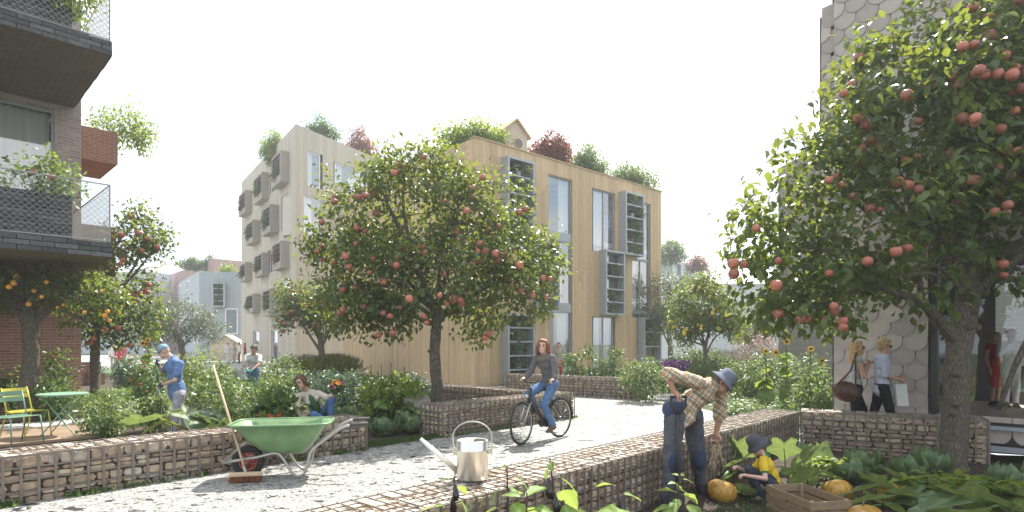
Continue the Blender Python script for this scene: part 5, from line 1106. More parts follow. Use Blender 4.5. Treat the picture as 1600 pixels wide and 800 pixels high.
def pumpkin_mesh(mat, ribs=10, sq=.85):
    mb = MB(); n = 40; m = 12; vs = []
    for j in range(m + 1):
        th = math.pi * j / m
        for k in range(n):
            a = 2 * math.pi * k / n; r = .5 * math.sin(th) ** .85 * (1 - .05 * (.5 + .5 * math.cos(ribs * a)) * math.sin(th)); vs.append(V(r * math.cos(a), r * math.sin(a), -sq * .5 * math.cos(th) * (1 - .12 * (1 - math.sin(th)))))
    mb.add(vs, [(j * n + k, j * n + (k + 1) % n, (j + 1) * n + (k + 1) % n, (j + 1) * n + k) for j in range(m) for k in range(n)]); return mb.mesh('pumpkin', mat, smooth=True)
ME_PK, ME_PO = pumpkin_mesh(M_PUMPK), pumpkin_mesh(M_PUMPO, 9, .75)
ME_STALK = MB().tube([V(0, 0, 0), V(.03, 0, .06), V(.08, .02, .1)], [.03, .018, .02], 7).mesh('stalk', M_STEMG, smooth=True)
def bigleaf(root, me, p, size, yaw, tilt, roll=0, var=0, stalk_to=None):
    o = link('leaf', me, root, p - root.location, None, (size, size, size)); o.rotation_euler = (Matrix.Rotation(yaw, 3, 'Z') @ Matrix.Rotation(tilt, 3, 'Y') @ Matrix.Rotation(roll, 3, 'X')).to_euler(); return o
def pumpkin_plant(label, leaves_, fruits=(), seed=0, z0=-.16, lib=None, group='pumpkin plants'):
    """leaves_: (px, py, Y, size, yaw, tilt)"""
    rs = random.Random(seed); lib = lib or PL; c = sum((at(l[0], l[1], l[2]) for l in leaves_), V(0, 0, 0)) / len(leaves_); c.z = z0; root = thing('pumpkin_plant', label, 'plant', c, group=group); st = MB()
    for (px, py, Y, sz, yaw, tilt) in leaves_:
        p = at(px, py, Y); p.z = max(p.z, z0 + .08); sz *= 1.18; bigleaf(root, rs.choice(lib), p, sz, yaw, tilt, rs.uniform(-.3, .3)); b = V(lerp(p.x, c.x, .5), lerp(p.y, c.y, .3) + .05, z0); st.tube([b, b.lerp(p, .5) + V(0, 0, .05), p + V(0, 0, -.01)], [.012, .01, .007], 6)
    st.tube([c + V(-.6, .1, .03), c + V(-.2, -.05, .04), c + V(.25, .08, .04), c + V(.6, -.05, .03)], .012, 6); st.build('vine', M_STEMG, root, smooth=True)
    for (px, py, Y, dia, me) in fruits:
        p = at(px, py, Y); p.z = z0 + dia * .3; o = link('pumpkin', me, root, p - root.location, (rs.uniform(-.2, .2), rs.uniform(-.2, .2), rs.uniform(0, 3)), (dia, dia, dia)); link('stalk', ME_STALK, o, (0, 0, .4))
    return root
# behind the long wall, at the gardener's feet
pumpkin_plant('pumpkin plant with orange fruit behind the wall, by the gardener', [(218, 655, 9.6, .42, 2.6, .3), (248, 652, 9.2, .5, 2.9, .2), (240, 668, 9.0, .42, 3.4, .5), (270, 664, 9.1, .4, .4, .3), (300, 655, 9.3, .5, .2, .5), (318, 648, 9.6, .45, -.4, .2), (285, 645, 9.9, .4, 1.2, .2)], [(238, 676, 9.2, .36, ME_PO), (272, 672, 9.4, .3, ME_PO)], 3, 0.0)
pumpkin_plant('broad leaved plant between the gardener and the broom', [(326, 660, 9.4, .42, .5, .6), (342, 652, 9.8, .4, .2, .7), (335, 668, 9.2, .36, 2.5, .5), (352, 664, 9.5, .36, 1.2, .6)], (), 4, 0.0)
# sunken bed: kid and cabbages
zb = -.16
pumpkin_plant('pumpkin plant between the spade man and the squatting child', [(1152, 722, 7.7, .42, 2.2, .5), (1150, 700, 8.0, .4, 1.4, .9), (1160, 765, 6.9, .3, .2, .3), (1135, 748, 7.5, .3, 2.8, .6)], (), 5, zb)
pumpkin_plant('pumpkin plant with pale leaves right behind the child', [(1258, 718, 7.6, .42, 2.4, .9), (1262, 748, 6.9, .44, 2.2, .6), (1240, 735, 7.3, .3, .6, .4), (1225, 700, 8.2, .34, 1.2, .9), (1292, 742, 7.2, .3, .2, .3)], [(1308, 752, 6.9, .34, ME_PK)], 6, zb)
pumpkin_plant('pumpkin plant with a yellow fruit right of the crate', [(1335, 768, 6.6, .44, 2.9, .3), (1368, 752, 6.8, .44, .3, .5), (1352, 782, 6.1, .42, 2.4, .3), (1400, 745, 7.0, .34, -.3, .6), (1380, 785, 6.2, .36, .6, .4), (1402, 772, 6.5, .34, .1, .2)], [(1352, 798, 5.75, .36, ME_PK), (1392, 756, 6.9, .28, ME_PK)], 7, zb)
pumpkin_plant('pumpkin plant with very large leaves at the right foreground', [(1470, 790, 5.9, .46, 2.8, .35), (1520, 780, 5.9, .5, .2, .5), (1488, 770, 6.3, .42, 1.8, .4), (1560, 790, 5.8, .4, -.3, .4), (1595, 792, 5.7, .4, .2, .3), (1440, 798, 5.6, .4, 2.5, .4), (1505, 800, 5.5, .44, 1.5, .3)], (), 8, zb)
pumpkin_plant('pumpkin plant in the right foreground corner under the apple tree', [(1560, 766, 6.5, .36, .4, .4), (1600, 775, 6.3, .4, .2, .3), (1425, 775, 6.5, .34, 2.9, .35), (1440, 760, 6.8, .3, 1.0, .3), (1530, 748, 7.0, .36, .3, .3), (1480, 745, 7.2, .34, 2.4, .35), (1585, 758, 6.8, .36, .1, .2)], (), 9, zb)
# bright lobed celery-like plants
for i, (px, py, Yc, lab) in enumerate([(1486, 752, 6.9, 'bright green lobed leaf plant left of the trunk foot row'), (1545, 758, 6.7, 'bright green lobed leaf plant in the right corner'), (1292, 712, 7.9, 'light green small leaved plant beside the child'), (1430, 760, 6.8, 'fine leaved green herb among the pumpkin leaves')]):
    c = at(px, py, Yc); c.z = zb; root = thing('leafy_herb', lab, 'plant', c, group='herbs in the sunken bed'); n = 90; P = RNG.normal(size=(n, 3)) * np.array((.16, .13, .0)) + np.array(c); P[:, 2] = zb + RNG.uniform(.1, .3, n)
    leaves('foliage', P, np.concatenate([(P - np.array(c))[:, :2] * 4 + RNG.normal(size=(n, 2)) * .4, RNG.uniform(-.3, .3, (n, 1))], 1), rnd(n) * .4 + np.array((0, 0, 1)), .1 * RNG.uniform(.7, 1.3, n), .75, G_LIME, root, LEAF8, kind='stuff'); st = MB()
    for k in range(8): q = P[k * 9]; st.tube([c, c.lerp(Vector(q), .6), Vector(q)], [.006, .005, .004], 5)
    st.build('stems', M_STEMG, root)
# cabbages
def cab_leaf(seed, mat, curl=.9):
    rs = random.Random(seed); mb = MB(); nu, nv = 11, 10; vs = []; av = []; o1 = rs.uniform(0, 50)
    for i in range(nu + 1):
        u = i / nu; w_ = .2 + .85 * math.sin(math.pi * min(1, u * .74 + .1)) ** 1.1; th = curl * u * 1.5
        for j in range(nv + 1):
            v = j / nv * 2 - 1; rr = .55; edge = max(abs(v) ** 3, u ** 5); wav = (.075 * noise.noise(V(v * 3.2, u * 3.2, o1)) + .05 * math.sin(v * 9 + u * 8 + seed)) * edge + .022 * noise.noise(V(v * 6, u * 6, o1 + 9)); ue = 1 + .1 * noise.noise(V(v * 2.5, o1, 0)) * u
            rib = abs((abs(v) * 1.1 - u * .9 + 1) * 4 % 1 - .5); x = rr * math.sin(th) * ue * (1 - .28 * v * v) + wav * math.cos(th) * .5; z = rr * (1 - math.cos(th)) * ue + .12 * v * v * u + wav * .8; vs.append(V(x + .05, v * w_ * .46 * (1 + .08 * noise.noise(V(u * 3, o1, 4))), z)); av.append(min(.99, .95 if j == nv // 2 else (.68 if rib < .12 else .4) + (.12 if edge > .8 else 0) + rs.uniform(-.12, .12)))
    mb.add(vs, [(i * (nv + 1) + j, (i + 1) * (nv + 1) + j, (i + 1) * (nv + 1) + j + 1, i * (nv + 1) + j + 1) for i in range(nu) for j in range(nv)]); mb.a = av; return mb.mesh('leaf', mat, smooth=True)
CL = [cab_leaf(i, G_CAB, .38 + .2 * (i % 3)) for i in range(8)]; CLI = [cab_leaf(20 + i, G_CAB, .95 + .14 * (i % 3)) for i in range(6)]
M_CURD = plain('cauliflower_curd', (.62, .58, .52), .8, .15, 20, .6, 50); M_HEAD = plain('cabbage_heart', (.16, .24, .10), .5, .3, 5, .3, 20)
def curd_mesh():
    mb = MB(); rs = random.Random(5)
    for k in range(26): a = rs.uniform(0, 6.28); q = rs.uniform(0, 1) ** .5; mb.ball(V(math.cos(a) * q * .4, math.sin(a) * q * .4, .3 * (1 - q * q)), .14, 7, 5)
    return mb.mesh('curd', M_CURD, smooth=True)
ME_CURD = curd_mesh(); ME_HEART = MB().ball((0, 0, .35), (.36, .36, .36), 14, 10).mesh('heart', M_HEAD, smooth=True)
def cabbage(label, p, size, seed, curd=False, tilt=0):
    rs = random.Random(seed); root = thing('cauliflower' if curd else 'cabbage', label, 'cabbage', p, group='cabbages in the beds'); root.rotation_euler = (rs.uniform(-.15, .15), rs.uniform(-.15, .15), rs.uniform(0, 6))
    for ring, (n, lib, sc) in enumerate(((7, CL, .95), (6, CLI, .82))):
        for k in range(n):
            o = link('leaf', rs.choice(lib), root, (0, 0, .02 + .02 * ring)); a = 2 * math.pi * (k + .5 * ring) / n + rs.uniform(-.25, .25); s = size * sc * rs.uniform(.85, 1.15); o.scale = (s, s, s); o.rotation_euler = (Matrix.Rotation(a, 3, 'Z') @ Matrix.Rotation(rs.uniform(-.3, .2), 3, 'Y') @ Matrix.Rotation(rs.uniform(-.3, .3), 3, 'X')).to_euler()
    s = size * (.62 if curd else .75); link('curd' if curd else 'heart', ME_CURD if curd else ME_HEART, root, (0, 0, .16 * size if curd else 0), None, (s, s, s)); return root
for i, (px, py, Yc, sz, cu, lab) in enumerate([(1276, 694, 8.7, .42, True, 'cauliflower closest to the gabion corner'), (1350, 716, 8.2, .46, True, 'cauliflower with its curd showing, right of the gabion corner one'), (1322, 728, 7.7, .4, False, 'cabbage left of the second cauliflower'), (1420, 730, 7.9, .46, True, 'cauliflower just left of the thick trunk'), (1452, 726, 8.3, .44, False, 'cabbage touching the foot of the thick trunk'), (1578, 752, 7.2, .5, True, 'cauliflower at the right edge beside the wall end')]):
    p = gp(px, py + 12, zb); p = at(px, py, Yc); p.z = zb + .02; cabbage(lab, p, sz, 70 + i, cu)
for i, (px, py, sz, cu, lab) in enumerate([(598, 680, .5, False, 'big cabbage touching the end of the long wall'), (640, 676, .54, False, 'big cabbage beside the cut end of the middle wall'), (618, 662, .5, False, 'cabbage behind the two nearest big ones'), (650, 660, .46, False, 'cabbage under the boulders'), (590, 662, .5, True, 'pale cauliflower behind the end of the long wall')]): cabbage(lab, gp(px, py), sz, 90 + i, cu)
for i, px in enumerate((496, 512, 530, 548)): cabbage(('leftmost', 'second', 'third', 'rightmost')[i] + ' cauliflower in the row beside the kneeling woman', at(px, 662 - i * 2, 10.9 + .25 * i) * 1.0 + V(0, 0, -at(px, 662 - i * 2, 10.9 + .25 * i).z + .12), .42, 110 + i, True)
# bean plant on canes
c = gp(606, 664); c = V(at(608, 600, 11.9).x, 11.9, 0); root = thing('bean_plant', 'climbing bean plant on canes with large yellow green leaves', 'plant', c); rs = random.Random(8); st = MB()
for k, px in enumerate((566, 580, 596, 611, 632)):
    a = at(px, 600, 11.9 + .1 * (k % 2)); a.z = 0; b = V(a.x, a.y, at(0, (562, 570, 568, 567, 573)[k], 11.9).z); cn_ = MB(); cn_.tube([a, b], .009, 6); cn_.build('cane', M_CANE, root)
for k in range(95):
    p = V(at(rs.uniform(562, 660), 600, 11.9).x, 11.7 + rs.uniform(-.35, .3), rs.uniform(.15, 1.02)); sz = rs.uniform(.14, .24); bigleaf(root, rs.choice(BL), p, sz, rs.uniform(-3.1, 3.1), rs.uniform(-.1, .7), rs.uniform(-.5, .5))
spray(root, 'foliage', V(c.x, c.y + .15, .5), (.62, .35, .5), 120, 14, .1, .11, .7, G_SUN, seed=77, kind='stuff')
# sunflowers
def sunflower(label, px, ytop, Yc, nl, seed, heads=1, z0=0.0):
    rs = random.Random(seed); c = at(px, 600, Yc); c.z = z0; top = at(px, ytop, Yc); root = thing('sunflower', label, 'sunflower', c, group='sunflowers'); st = MB(); pts = [c, c.lerp(top, .5) + V(.03, 0, 0), top]; st.tube(pts, [.02, .016, .012], 7)
    hs = [(top, 0)] + [(top + V(rs.uniform(-.32, .32), .05, -rs.uniform(.05, .3)), 1) for _ in range(heads - 1)]
    for h, k in hs:
        if k: st.tube([V(top.x, top.y, h.z - .25), h], [.01, .008], 6)
    st.build('stem', M_STEMG, root)
    for h, k in hs: o = link('flower_head', flower_sun(), root, h - c + V(0, -.03, 0), (R(rs.uniform(55, 85)), 0, rs.uniform(-.5, .5)), (.085, .085, .085))
    for k in range(nl):
        t = rs.uniform(.15, .85); p = c.lerp(top, t); a = rs.uniform(-3.1, 3.1); sz = rs.uniform(.3, .46) * (1.15 - t * .6); bigleaf(root, rs.choice(SL), p + V(math.cos(a), math.sin(a), 0) * sz * .35, sz, a, rs.uniform(.2, .8), rs.uniform(-.4, .4))
def flower_sun():
    if 'sun' in _FL: return _FL['sun']
    mb = MB(); n = 18
    for k in range(n):
        a = 2 * math.pi * k / n; d = V(math.cos(a), math.sin(a), .12 * (k % 2)); s = V(-math.sin(a), math.cos(a), 0) * .16; mb.add([d * .38 - s * .7, d * .7 - s, d * 1.05, d * .7 + s, d * .38 + s * .7], [(0, 1, 2, 3, 4)])
    mb.cur = 1; mb.ball((0, 0, .05), (.45, .45, .14), 12, 6); me = mb.mesh('flower_head', [P_YEL, M_SEED]); _FL['sun'] = me; return me
M_SEED = plain('seed_disc', (.09, .045, .02), .9, .3, 30, .6, 60)
sunflower('tall sunflower nearest the stone house, single upright stem', 1228, 534, 14.6, 11, 1, 2); sunflower('sunflower with two heads closest to the shingled house', 1266, 545, 14.0, 12, 2, 2); sunflower('shorter sunflower left of the tall one', 1196, 549, 15.2, 10, 3, 1); sunflower('sunflower rising above the gardener with the hoe', 232, 532, 16.5, 12, 4, 3)
# eggplants in the foreground
M_EGGP = plain('aubergine_skin', (.012, .006, .012), .12, .2, 6, coat=.4)
ME_EGGP = MB().lathe([(0, -.5), (.16, -.47), (.27, -.3), (.28, -.1), (.2, .2), (.13, .4), (.1, .5), (0, .52)], 12).mesh('aubergine', M_EGGP, smooth=True)
def eggplant(label, px, ytop, Yc, nl, seed, fruits=(), z0=-.24, lean=0.0, sz0=.2):
    rs = random.Random(seed); top = at(px, ytop, Yc); c = V(top.x + lean, Yc, z0); root = thing('aubergine_plant', label, 'plant', c, group='aubergine plants in the foreground'); st = MB(); pts = [c.lerp(top, t) + V(.02 * math.sin(t * 7 + seed), .02 * math.cos(t * 5), 0) for t in (0, .25, .5, .75, 1)]; st.tube(pts, [.012, .011, .009, .007, .004], 6)
    for k in range(nl):
        t = .25 + .75 * (k + .5) / nl; i = min(3, int(t * 4)); p = pts[i].lerp(pts[i + 1], t * 4 - i); a = k * 2.4 + rs.uniform(-.4, .4); sz = sz0 * 1.55 * (1.25 - .95 * t ** 2) * rs.uniform(.8, 1.2); q = p + V(math.cos(a), math.sin(a), .25) * sz * .35; st.tube([p, q], [.004, .003], 5)
        bigleaf(root, rs.choice(EL), q, sz, a, rs.uniform(-.3, .75), rs.uniform(-.8, .8))
    st.build('stem', M_STEMP, root)
    for (fx, fy, s) in fruits: p = at(fx, fy, Yc - .05); o = link('aubergine', ME_EGGP, root, p - c, (rs.uniform(-.2, .2), rs.uniform(-.15, .15), 0), (s * .8, s * .8, s * 1.1))
eggplant('aubergine plant left, under the watering can', 706, 740, 3.7, 13, 1, ((712, 770, .09), (708, 790, .1)), sz0=.14)
eggplant('leafy aubergine plant with no fruit showing, second from the left', 790, 728, 3.9, 15, 2, (), sz0=.17); eggplant('tall aubergine plant with dark fruits in the bottom centre', 862, 716, 3.8, 16, 3, ((858, 764, .12), (868, 786, .12), (880, 796, .1)), sz0=.2)
eggplant('aubergine plant right of the tall one, at the wall face', 968, 752, 4.0, 10, 4, ((972, 792, .1),), sz0=.22); eggplant('short leafy aubergine plant at the bottom edge below the wall', 826, 770, 3.6, 10, 5, (), sz0=.2)
eggplant('pale green sapling in a grey pot in front of the man', 1062, 738, 5.4, 16, 6, (), sz0=.12, z0=-.12)
pr = thing('grey_pot', 'grey pot holding the pale sapling before the man', 'pot', at(1061, 800, 5.4) * 1.0); pr.location.z = -.17; MB().lathe([(0, 0), (.09, 0), (.1, .22), (.085, .22), (.08, .2), (0, .2)], 20).build('shell', M_CONC, pr, smooth=False, local=True)
# boulders
M_ROCK = stonemat('boulder', [(0, (.30, .28, .25)), (1, (.38, .36, .33))])
for i, (px, py, Yb, sz, lab) in enumerate([(652, 628, 12.0, .26, 'rounded pale boulder closest to the apple trunk'), (628, 622, 12.3, .2, 'pale boulder second from the apple trunk'), (612, 616, 12.6, .2, 'pale boulder half hidden in the bean leaves')]):
    c = at(px, py, Yb); root = tag(None, None) if False else None; mb = MB(); mb.ball((0, 0, 0), 1, 16, 10); mb.v = [tuple(Vector(v) * sz * (1 + .22 * noise.noise(Vector(v) * 1.3 + V(i * 5, 0, 0)) + .08 * noise.noise(Vector(v) * 4)) * 1.0) for v in mb.v]; mb.v = [(x * 1.15, y, z * .85) for x, y, z in mb.v]
    o = mb.build('boulder', M_ROCK, None, smooth=True, merge=True); o.location = (c.x, c.y, c.z); tag(o, lab, 'boulder', 'boulders in the bed')
    if i == 0:
        mb = MB(); 
mb = MB(); hp = [at(660, 690, 11.4), at(600, 690, 12.0), at(600, 690, 14.0), at(660, 690, 13.4)]
for p in hp: p.z = 0
vs = [V(p.x, p.y, -.02) for p in hp] + [V(lerp(p.x, at(632, 600, 12.6).x, .35), lerp(p.y, 12.6, .35), .34) for p in hp]; mb.hexa(vs); o = mb.build('soil_mound', M_SOIL); o['kind'] = 'structure'
# balcony shrubs
for nm, (part, pt_, po, zz), nap in (('lower', p_lo, 8), ('upper', p_up, 0)):
    for k, t in enumerate((pt_ - .35, pt_ - 1.6, pt_ - 2.9, pt_ - 4.2)):
        c = (bq(t, po - .35) + up(zz + .95 + .25)) if nm == 'lower' else (bq(t + .25, ko - .28) + up(zz + .75)); root = thing('balcony_shrub', ('rightmost', 'second', 'third', 'leftmost')[k] + f' leafy shrub in the {nm} brick balcony planter', 'shrub', c - up(.45), group='balcony shrubs')
        spray(root, 'foliage', c, (.62, .5, .42), 70, 14, .11, .1, .55, G_PALE if nm == 'lower' else G_LIME, seed=150 + k, lump=1.5, shell=.2, kind='stuff')
        spray(root, 'shoots', c + V(.1, 0, .45), (.12, .12, .35), 10, 10, .06, .09, .55, G_LIME, seed=170 + k, shell=.1, kind='stuff')
        if nap:
            for q in range(2): link('apple', ME_APPLE, root, V(random.uniform(-.4, .4), -.35, .45 + random.uniform(-.1, .2)), None, (.13, .13, .13))
c = K2 + V(-.3, .6, 1.25); root = thing('balcony_shrub', 'wild green shrub on the farther brick balcony', 'shrub', c - up(.4), group='balcony shrubs'); spray(root, 'foliage', c + V(.1, 0, 0), (.95, .6, .62), 110, 14, .14, .11, .5, G_LIME, seed=180, lump=1.6, shell=.2, kind='stuff'); spray(root, 'trailing_shoots', c + V(.75, -.3, -.35), (.25, .25, .45), 36, 12, .1, .1, .5, G_LIME, seed=181, shell=.1, kind='stuff')

# fallen leaves on the path and weeds along the wall feet
n = 260; u_, v_ = RNG.random(n), RNG.random(n); P = np.zeros((n, 3)); A_, B_ = np.array((-5.2, 4.2, 0)), np.array((3.4, 16.5, 0)); P[:] = A_ + (B_ - A_) * u_[:, None]; P[:, 0] += RNG.normal(0, 1.0, n) + 1.0; P[:, 1] += RNG.normal(0, .5, n); P[:, 2] = .006
keep = [i for i in range(n) if (V(*P[i]) - W1A).dot(n1) < -.05 and (V(*P[i]) - WI).dot(n4) > .7 and (V(*P[i]) - W2A).dot(n2) < -.05]; P = P[keep]; n = len(P)
tag(leaves('fallen_leaves', P, rnd(n) * np.array((1, 1, .08)), rnd(n) * .15 + np.array((0, 0, 1)), .05 * RNG.uniform(.6, 1.2, n), .55, leafmat('dry_leaf', [(0, (.10, .06, .02)), (.5, (.22, .15, .05)), (1, (.16, .19, .05))], (.4, .3, .08), .2), None, LEAF4), 'dry leaves scattered on the speckled path', 'leaves', kind='stuff')
for lab, A_, B_, nn in (('weeds along the foot of the long gabion wall', W1A + d1 * 2.6, W1B, -n1), ('weeds along the foot of the middle gabion wall', W2A, W2B, -n2)):
    cen_ = [lerp(A_, B_, RNG.random()) for _ in range(34)]; P = np.concatenate([np.array(c + nn * .03)[None, :] + RNG.normal(size=(22, 3)) * np.array((.045, .045, 0)) for c in cen_]); P[:, 2] = 0; m = len(P)
    tag(leaves('weeds', P, rnd(m) * .7 + np.array((0, 0, .8)), rnd(m), .07 * RNG.uniform(.5, 1.3, m), .28, G_SHRUB, None, LEAF2), lab, 'weeds', kind='stuff')
# ---------------------------------------------------------------- wheelbarrow
M_GREENP = plain('green_enamel', (.155, .27, .12), .42, .25, 4, .05, 30, coat=.3); M_TUBE = plain('grey_tube', (.42, .40, .37), .4, .12, 10, metal=.5); M_RUB = plain('rubber', (.03, .03, .03), .8, .2, 20); M_REDR = plain('red_rim', (.42, .07, .06), .5, .15, 10); M_GRIP = plain('dark_grip', (.06, .055, .05), .7, .15, 20)
Yw = 7.42; o0 = V((388 - CX) / F * Yw, Yw, 0); wb_ = thing('wheelbarrow', 'green wheelbarrow with grey tube frame standing before the long wall', 'wheelbarrow', o0, R(11))
def ringpts(x0, x1, hw, z, r=.12, n=6, zf=0):
    pts = []
    for (cx, cy, a0) in ((x1 - r, hw - r, 0), (x0 + r, hw - r, 90), (x0 + r, -hw + r, 180), (x1 - r, -hw + r, 270)):
        for k in range(n + 1): a = R(a0 + 90 * k / n); x = cx + r * math.cos(a); pts.append(V(x, cy + r * math.sin(a), z + zf * (x - x0)))
    return pts
t = MB(); prof = [(-.17, 1.0, .35, .665, .14, -.0), (-.14, .97, .325, .655, .13, 0), (.0, .86, .285, .5, .13, 0), (.14, .76, .235, .36, .13, 0), (.22, .70, .19, .30, .12, 0)]
rings = [ringpts(a, b, c, d, e, 6, f) for a, b, c, d, e, f in prof]; inner = [[p + V(0, 0, .012) for p in ringpts(a + .012, b - .012, c - .012, d, e, 6, f)] for a, b, c, d, e, f in prof[1:]]
al = rings[::-1] + inner; n = len(al[0]); vs = [p for r in al for p in r]; fs = [(i * n + k, i * n + (k + 1) % n, (i + 1) * n + (k + 1) % n, (i + 1) * n + k) for i in range(len(al) - 1) for k in range(n)]
fs += [tuple(range(n - 1, -1, -1)), tuple((len(al) - 1) * n + k for k in range(n))]; t.add(vs, fs); tray = t.build('tray', M_GREENP, wb_, smooth=True, local=True)
t = MB(); rr_ = ringpts(-.175, 1.005, .355, .668, .145, 6); t.tube(rr_ + [rr_[0]], .014, 8, cap=False); t.build('rolled_rim', M_GREENP, tray, smooth=True, local=True)
for s in (-1, 1):
    t = MB(); y = .2 * s; pth = [V(-.27, .1 * s, .2), V(-.1, .16 * s, .23), V(.15, y, .27), V(.33, y, .315), V(.4, y, .30), V(.47, y, .2), V(.55, y * 1.1, .07), V(.62, y * 1.12, .02), V(.69, y * 1.12, .05), V(.73, y * 1.1, .16), V(.76, y * 1.1, .3), V(.8, y * 1.15, .36), V(.98, y * 1.25, .5), V(1.12, y * 1.3, .6), V(1.19, y * 1.3, .63), V(1.28, y * 1.3, .64)]
    t.tube(pth, .017, 10); t.build('frame_tube', M_TUBE, wb_, smooth=True, local=True); t = MB(); t.tube([V(1.24, y * 1.3, .638), V(1.46, y * 1.3, .655)], .021, 10); t.build('grip', M_GRIP, wb_, smooth=True, local=True)
    t = MB(); t.tube([V(-.27, .1 * s, .2), V(-.02, .15 * s, .43), V(.02, .15 * s, .46)], .013, 8); t.build('strut', M_TUBE, wb_, smooth=True, local=True)
t = MB(); t.tube([V(-.27, -.1, .2), V(-.3, 0, .2), V(-.27, .1, .2)], .016, 8); t.tube([V(.45, -.2, .24), V(.45, .2, .24)], .012, 8); t.tube([V(0, -.13, .19), V(0, .13, .19)], .01, 8); t.build('crossbar', M_TUBE, wb_, smooth=True, local=True)
def wheel(root, c, rad, tr, wid, rimm, tyre, spokes, spm, ax=V(0, 1, 0), local=True, hub=.03):
    M = Matrix.Rotation(R(90), 3, 'X'); wl = MB(); ring = [V(rad * math.cos(a), 0, rad * math.sin(a)) for a in [2 * math.pi * k / 36 for k in range(36)]]
    yaw = math.atan2(-ax.x, ax.y); RM = Matrix.Rotation(yaw, 3, 'Z'); c = Vector(c); rg = [RM @ p + c for p in ring]; wl.tube(rg + [rg[0]], tr, 10, cap=False); w_ = wl.build('wheel', tyre, root, smooth=True, local=local)
    q = MB(); r2 = rad - tr * .9; rg = [RM @ V(r2 * math.cos(a), 0, r2 * math.sin(a)) + c for a in [2 * math.pi * k / 36 for k in range(36)]]; q.tube(rg + [rg[0]], max(tr * .5, .007), 8, cap=False); q.tube([c - ax * wid, c + ax * wid], hub, 12)
    for k in range(spokes): a = 2 * math.pi * k / spokes; q.tube([RM @ V(math.cos(a + .25) * hub, (1 if k % 2 else -1) * wid * .8, math.sin(a + .25) * hub) + c, RM @ V(math.cos(a) * r2, 0, math.sin(a) * r2) + c], spm, 5)
    q.build('rim', rimm, w_, smooth=True, local=True); return w_
wheel(wb_, (0, 0, .19), .15, .045, .05, M_REDR, M_RUB, 9, .012, hub=.045)
# ---------------------------------------------------------------- broom
M_BROOMW = woodmat('broom_wood', (.55, .42, .28), .15, .05, 3, 'z'); M_BRIS = plain('bristle', (.20, .075, .03), .9, .3, 30)
b0, b1_ = at(385, 742, 7.12), at(333, 571, 7.55); ba = thing('broom', 'wide broom with pale wooden handle leaning beside the wheelbarrow', 'broom', V(b0.x, b0.y, 0))
MB().tube([b0, b1_], .014, 10).build('handle', M_BROOMW, ba, smooth=True); hd = V(.975, .22, 0); hc_ = at(384, 741, 7.1)
MB().box(hc_, (.36, .075, .045), math.atan2(hd.y, hd.x)).build('head', M_BROOMW, ba, bevel=.008)
rs = random.Random(2); bq_ = MB(); hn = V(-hd.y, hd.x, 0)
for k in range(260): a = hc_ + hd * rs.uniform(-.17, .17) + hn * rs.uniform(-.03, .03) - up(.02); e = a + hd * rs.uniform(-.02, .02) * 1.5 + hn * rs.uniform(-.03, .03); e.z = rs.uniform(.005, .025); bq_.bar(a, e, .006)
bq_.build('bristles', M_BRIS, ba, kind='stuff'); MB().tube([b0 + (b1_ - b0).normalized() * -.01, b0 + (b1_ - b0).normalized() * .12], .019, 8).build('ferrule', M_TUBE, ba, smooth=True)
# ---------------------------------------------------------------- steel watering can
M_STEEL = plain('brushed_steel', (.80, .78, .72), .3, .06, 3, .03, 80, metal=.8, stretch=(1, 1, 30))
Yc = 5.05; c0 = V((738 - CX) / F * Yc, Yc, .512); cn_ = thing('watering_can', 'shiny steel watering can with hoop handle on the foreground wall', 'watering can', c0); r_, h_ = .132, .325
MB().lathe([(0, 0), (r_ - .004, 0), (r_, .006), (r_, .24), (r_ + .003, .243), (r_ + .003, .247), (r_, .25), (r_, h_ - .004), (r_ - .004, h_), (r_ - .012, h_ - .003), (0, h_ - .003)], 48).build('body', M_STEEL, cn_, smooth=True, local=True)
p = MB(); p.add([V(.03 + .085 * math.cos(a) * (1 if math.cos(a) > 0 else .2), .085 * math.sin(a), h_ - .0018) for a in [2 * math.pi * k / 24 for k in range(24)]], [tuple(range(24))]); p.build('opening', M_DARKFRAME, cn_, local=True)
hp = [V(-.145, 0, .20), V(-.16, 0, .30)] + [V(.0 + .165 * math.cos(a), 0, .35 + .13 * math.sin(a)) for a in [math.pi * (1 - k / 14) for k in range(15)]] + [V(.165, 0, .28), V(.168, 0, .2)]
p = MB(); 
for i in range(len(hp) - 1): p.bar(hp[i], hp[i + 1] + (hp[i + 1] - hp[i]).normalized() * .003, .03, .008, up=V(0, 1, 0).cross(hp[i + 1] - hp[i]))
p.box((-.145, 0, .23), (.03, .034, .06)); p.box((.148, 0, .23), (.03, .034, .04)); p.build('hoop_handle', M_STEEL, cn_, local=True)
p = MB(); p.tube([V(-.12, 0, .05), V(-.25, .0, .17), V(-.44, 0, .335)], [.027, .022, .016], 14); p.build('spout', M_STEEL, cn_, smooth=True, local=True); MB().tube([V(-.13, 0, .2), V(-.285, 0, .2)], .006, 8).build('brace', M_STEEL, cn_, smooth=True, local=True)
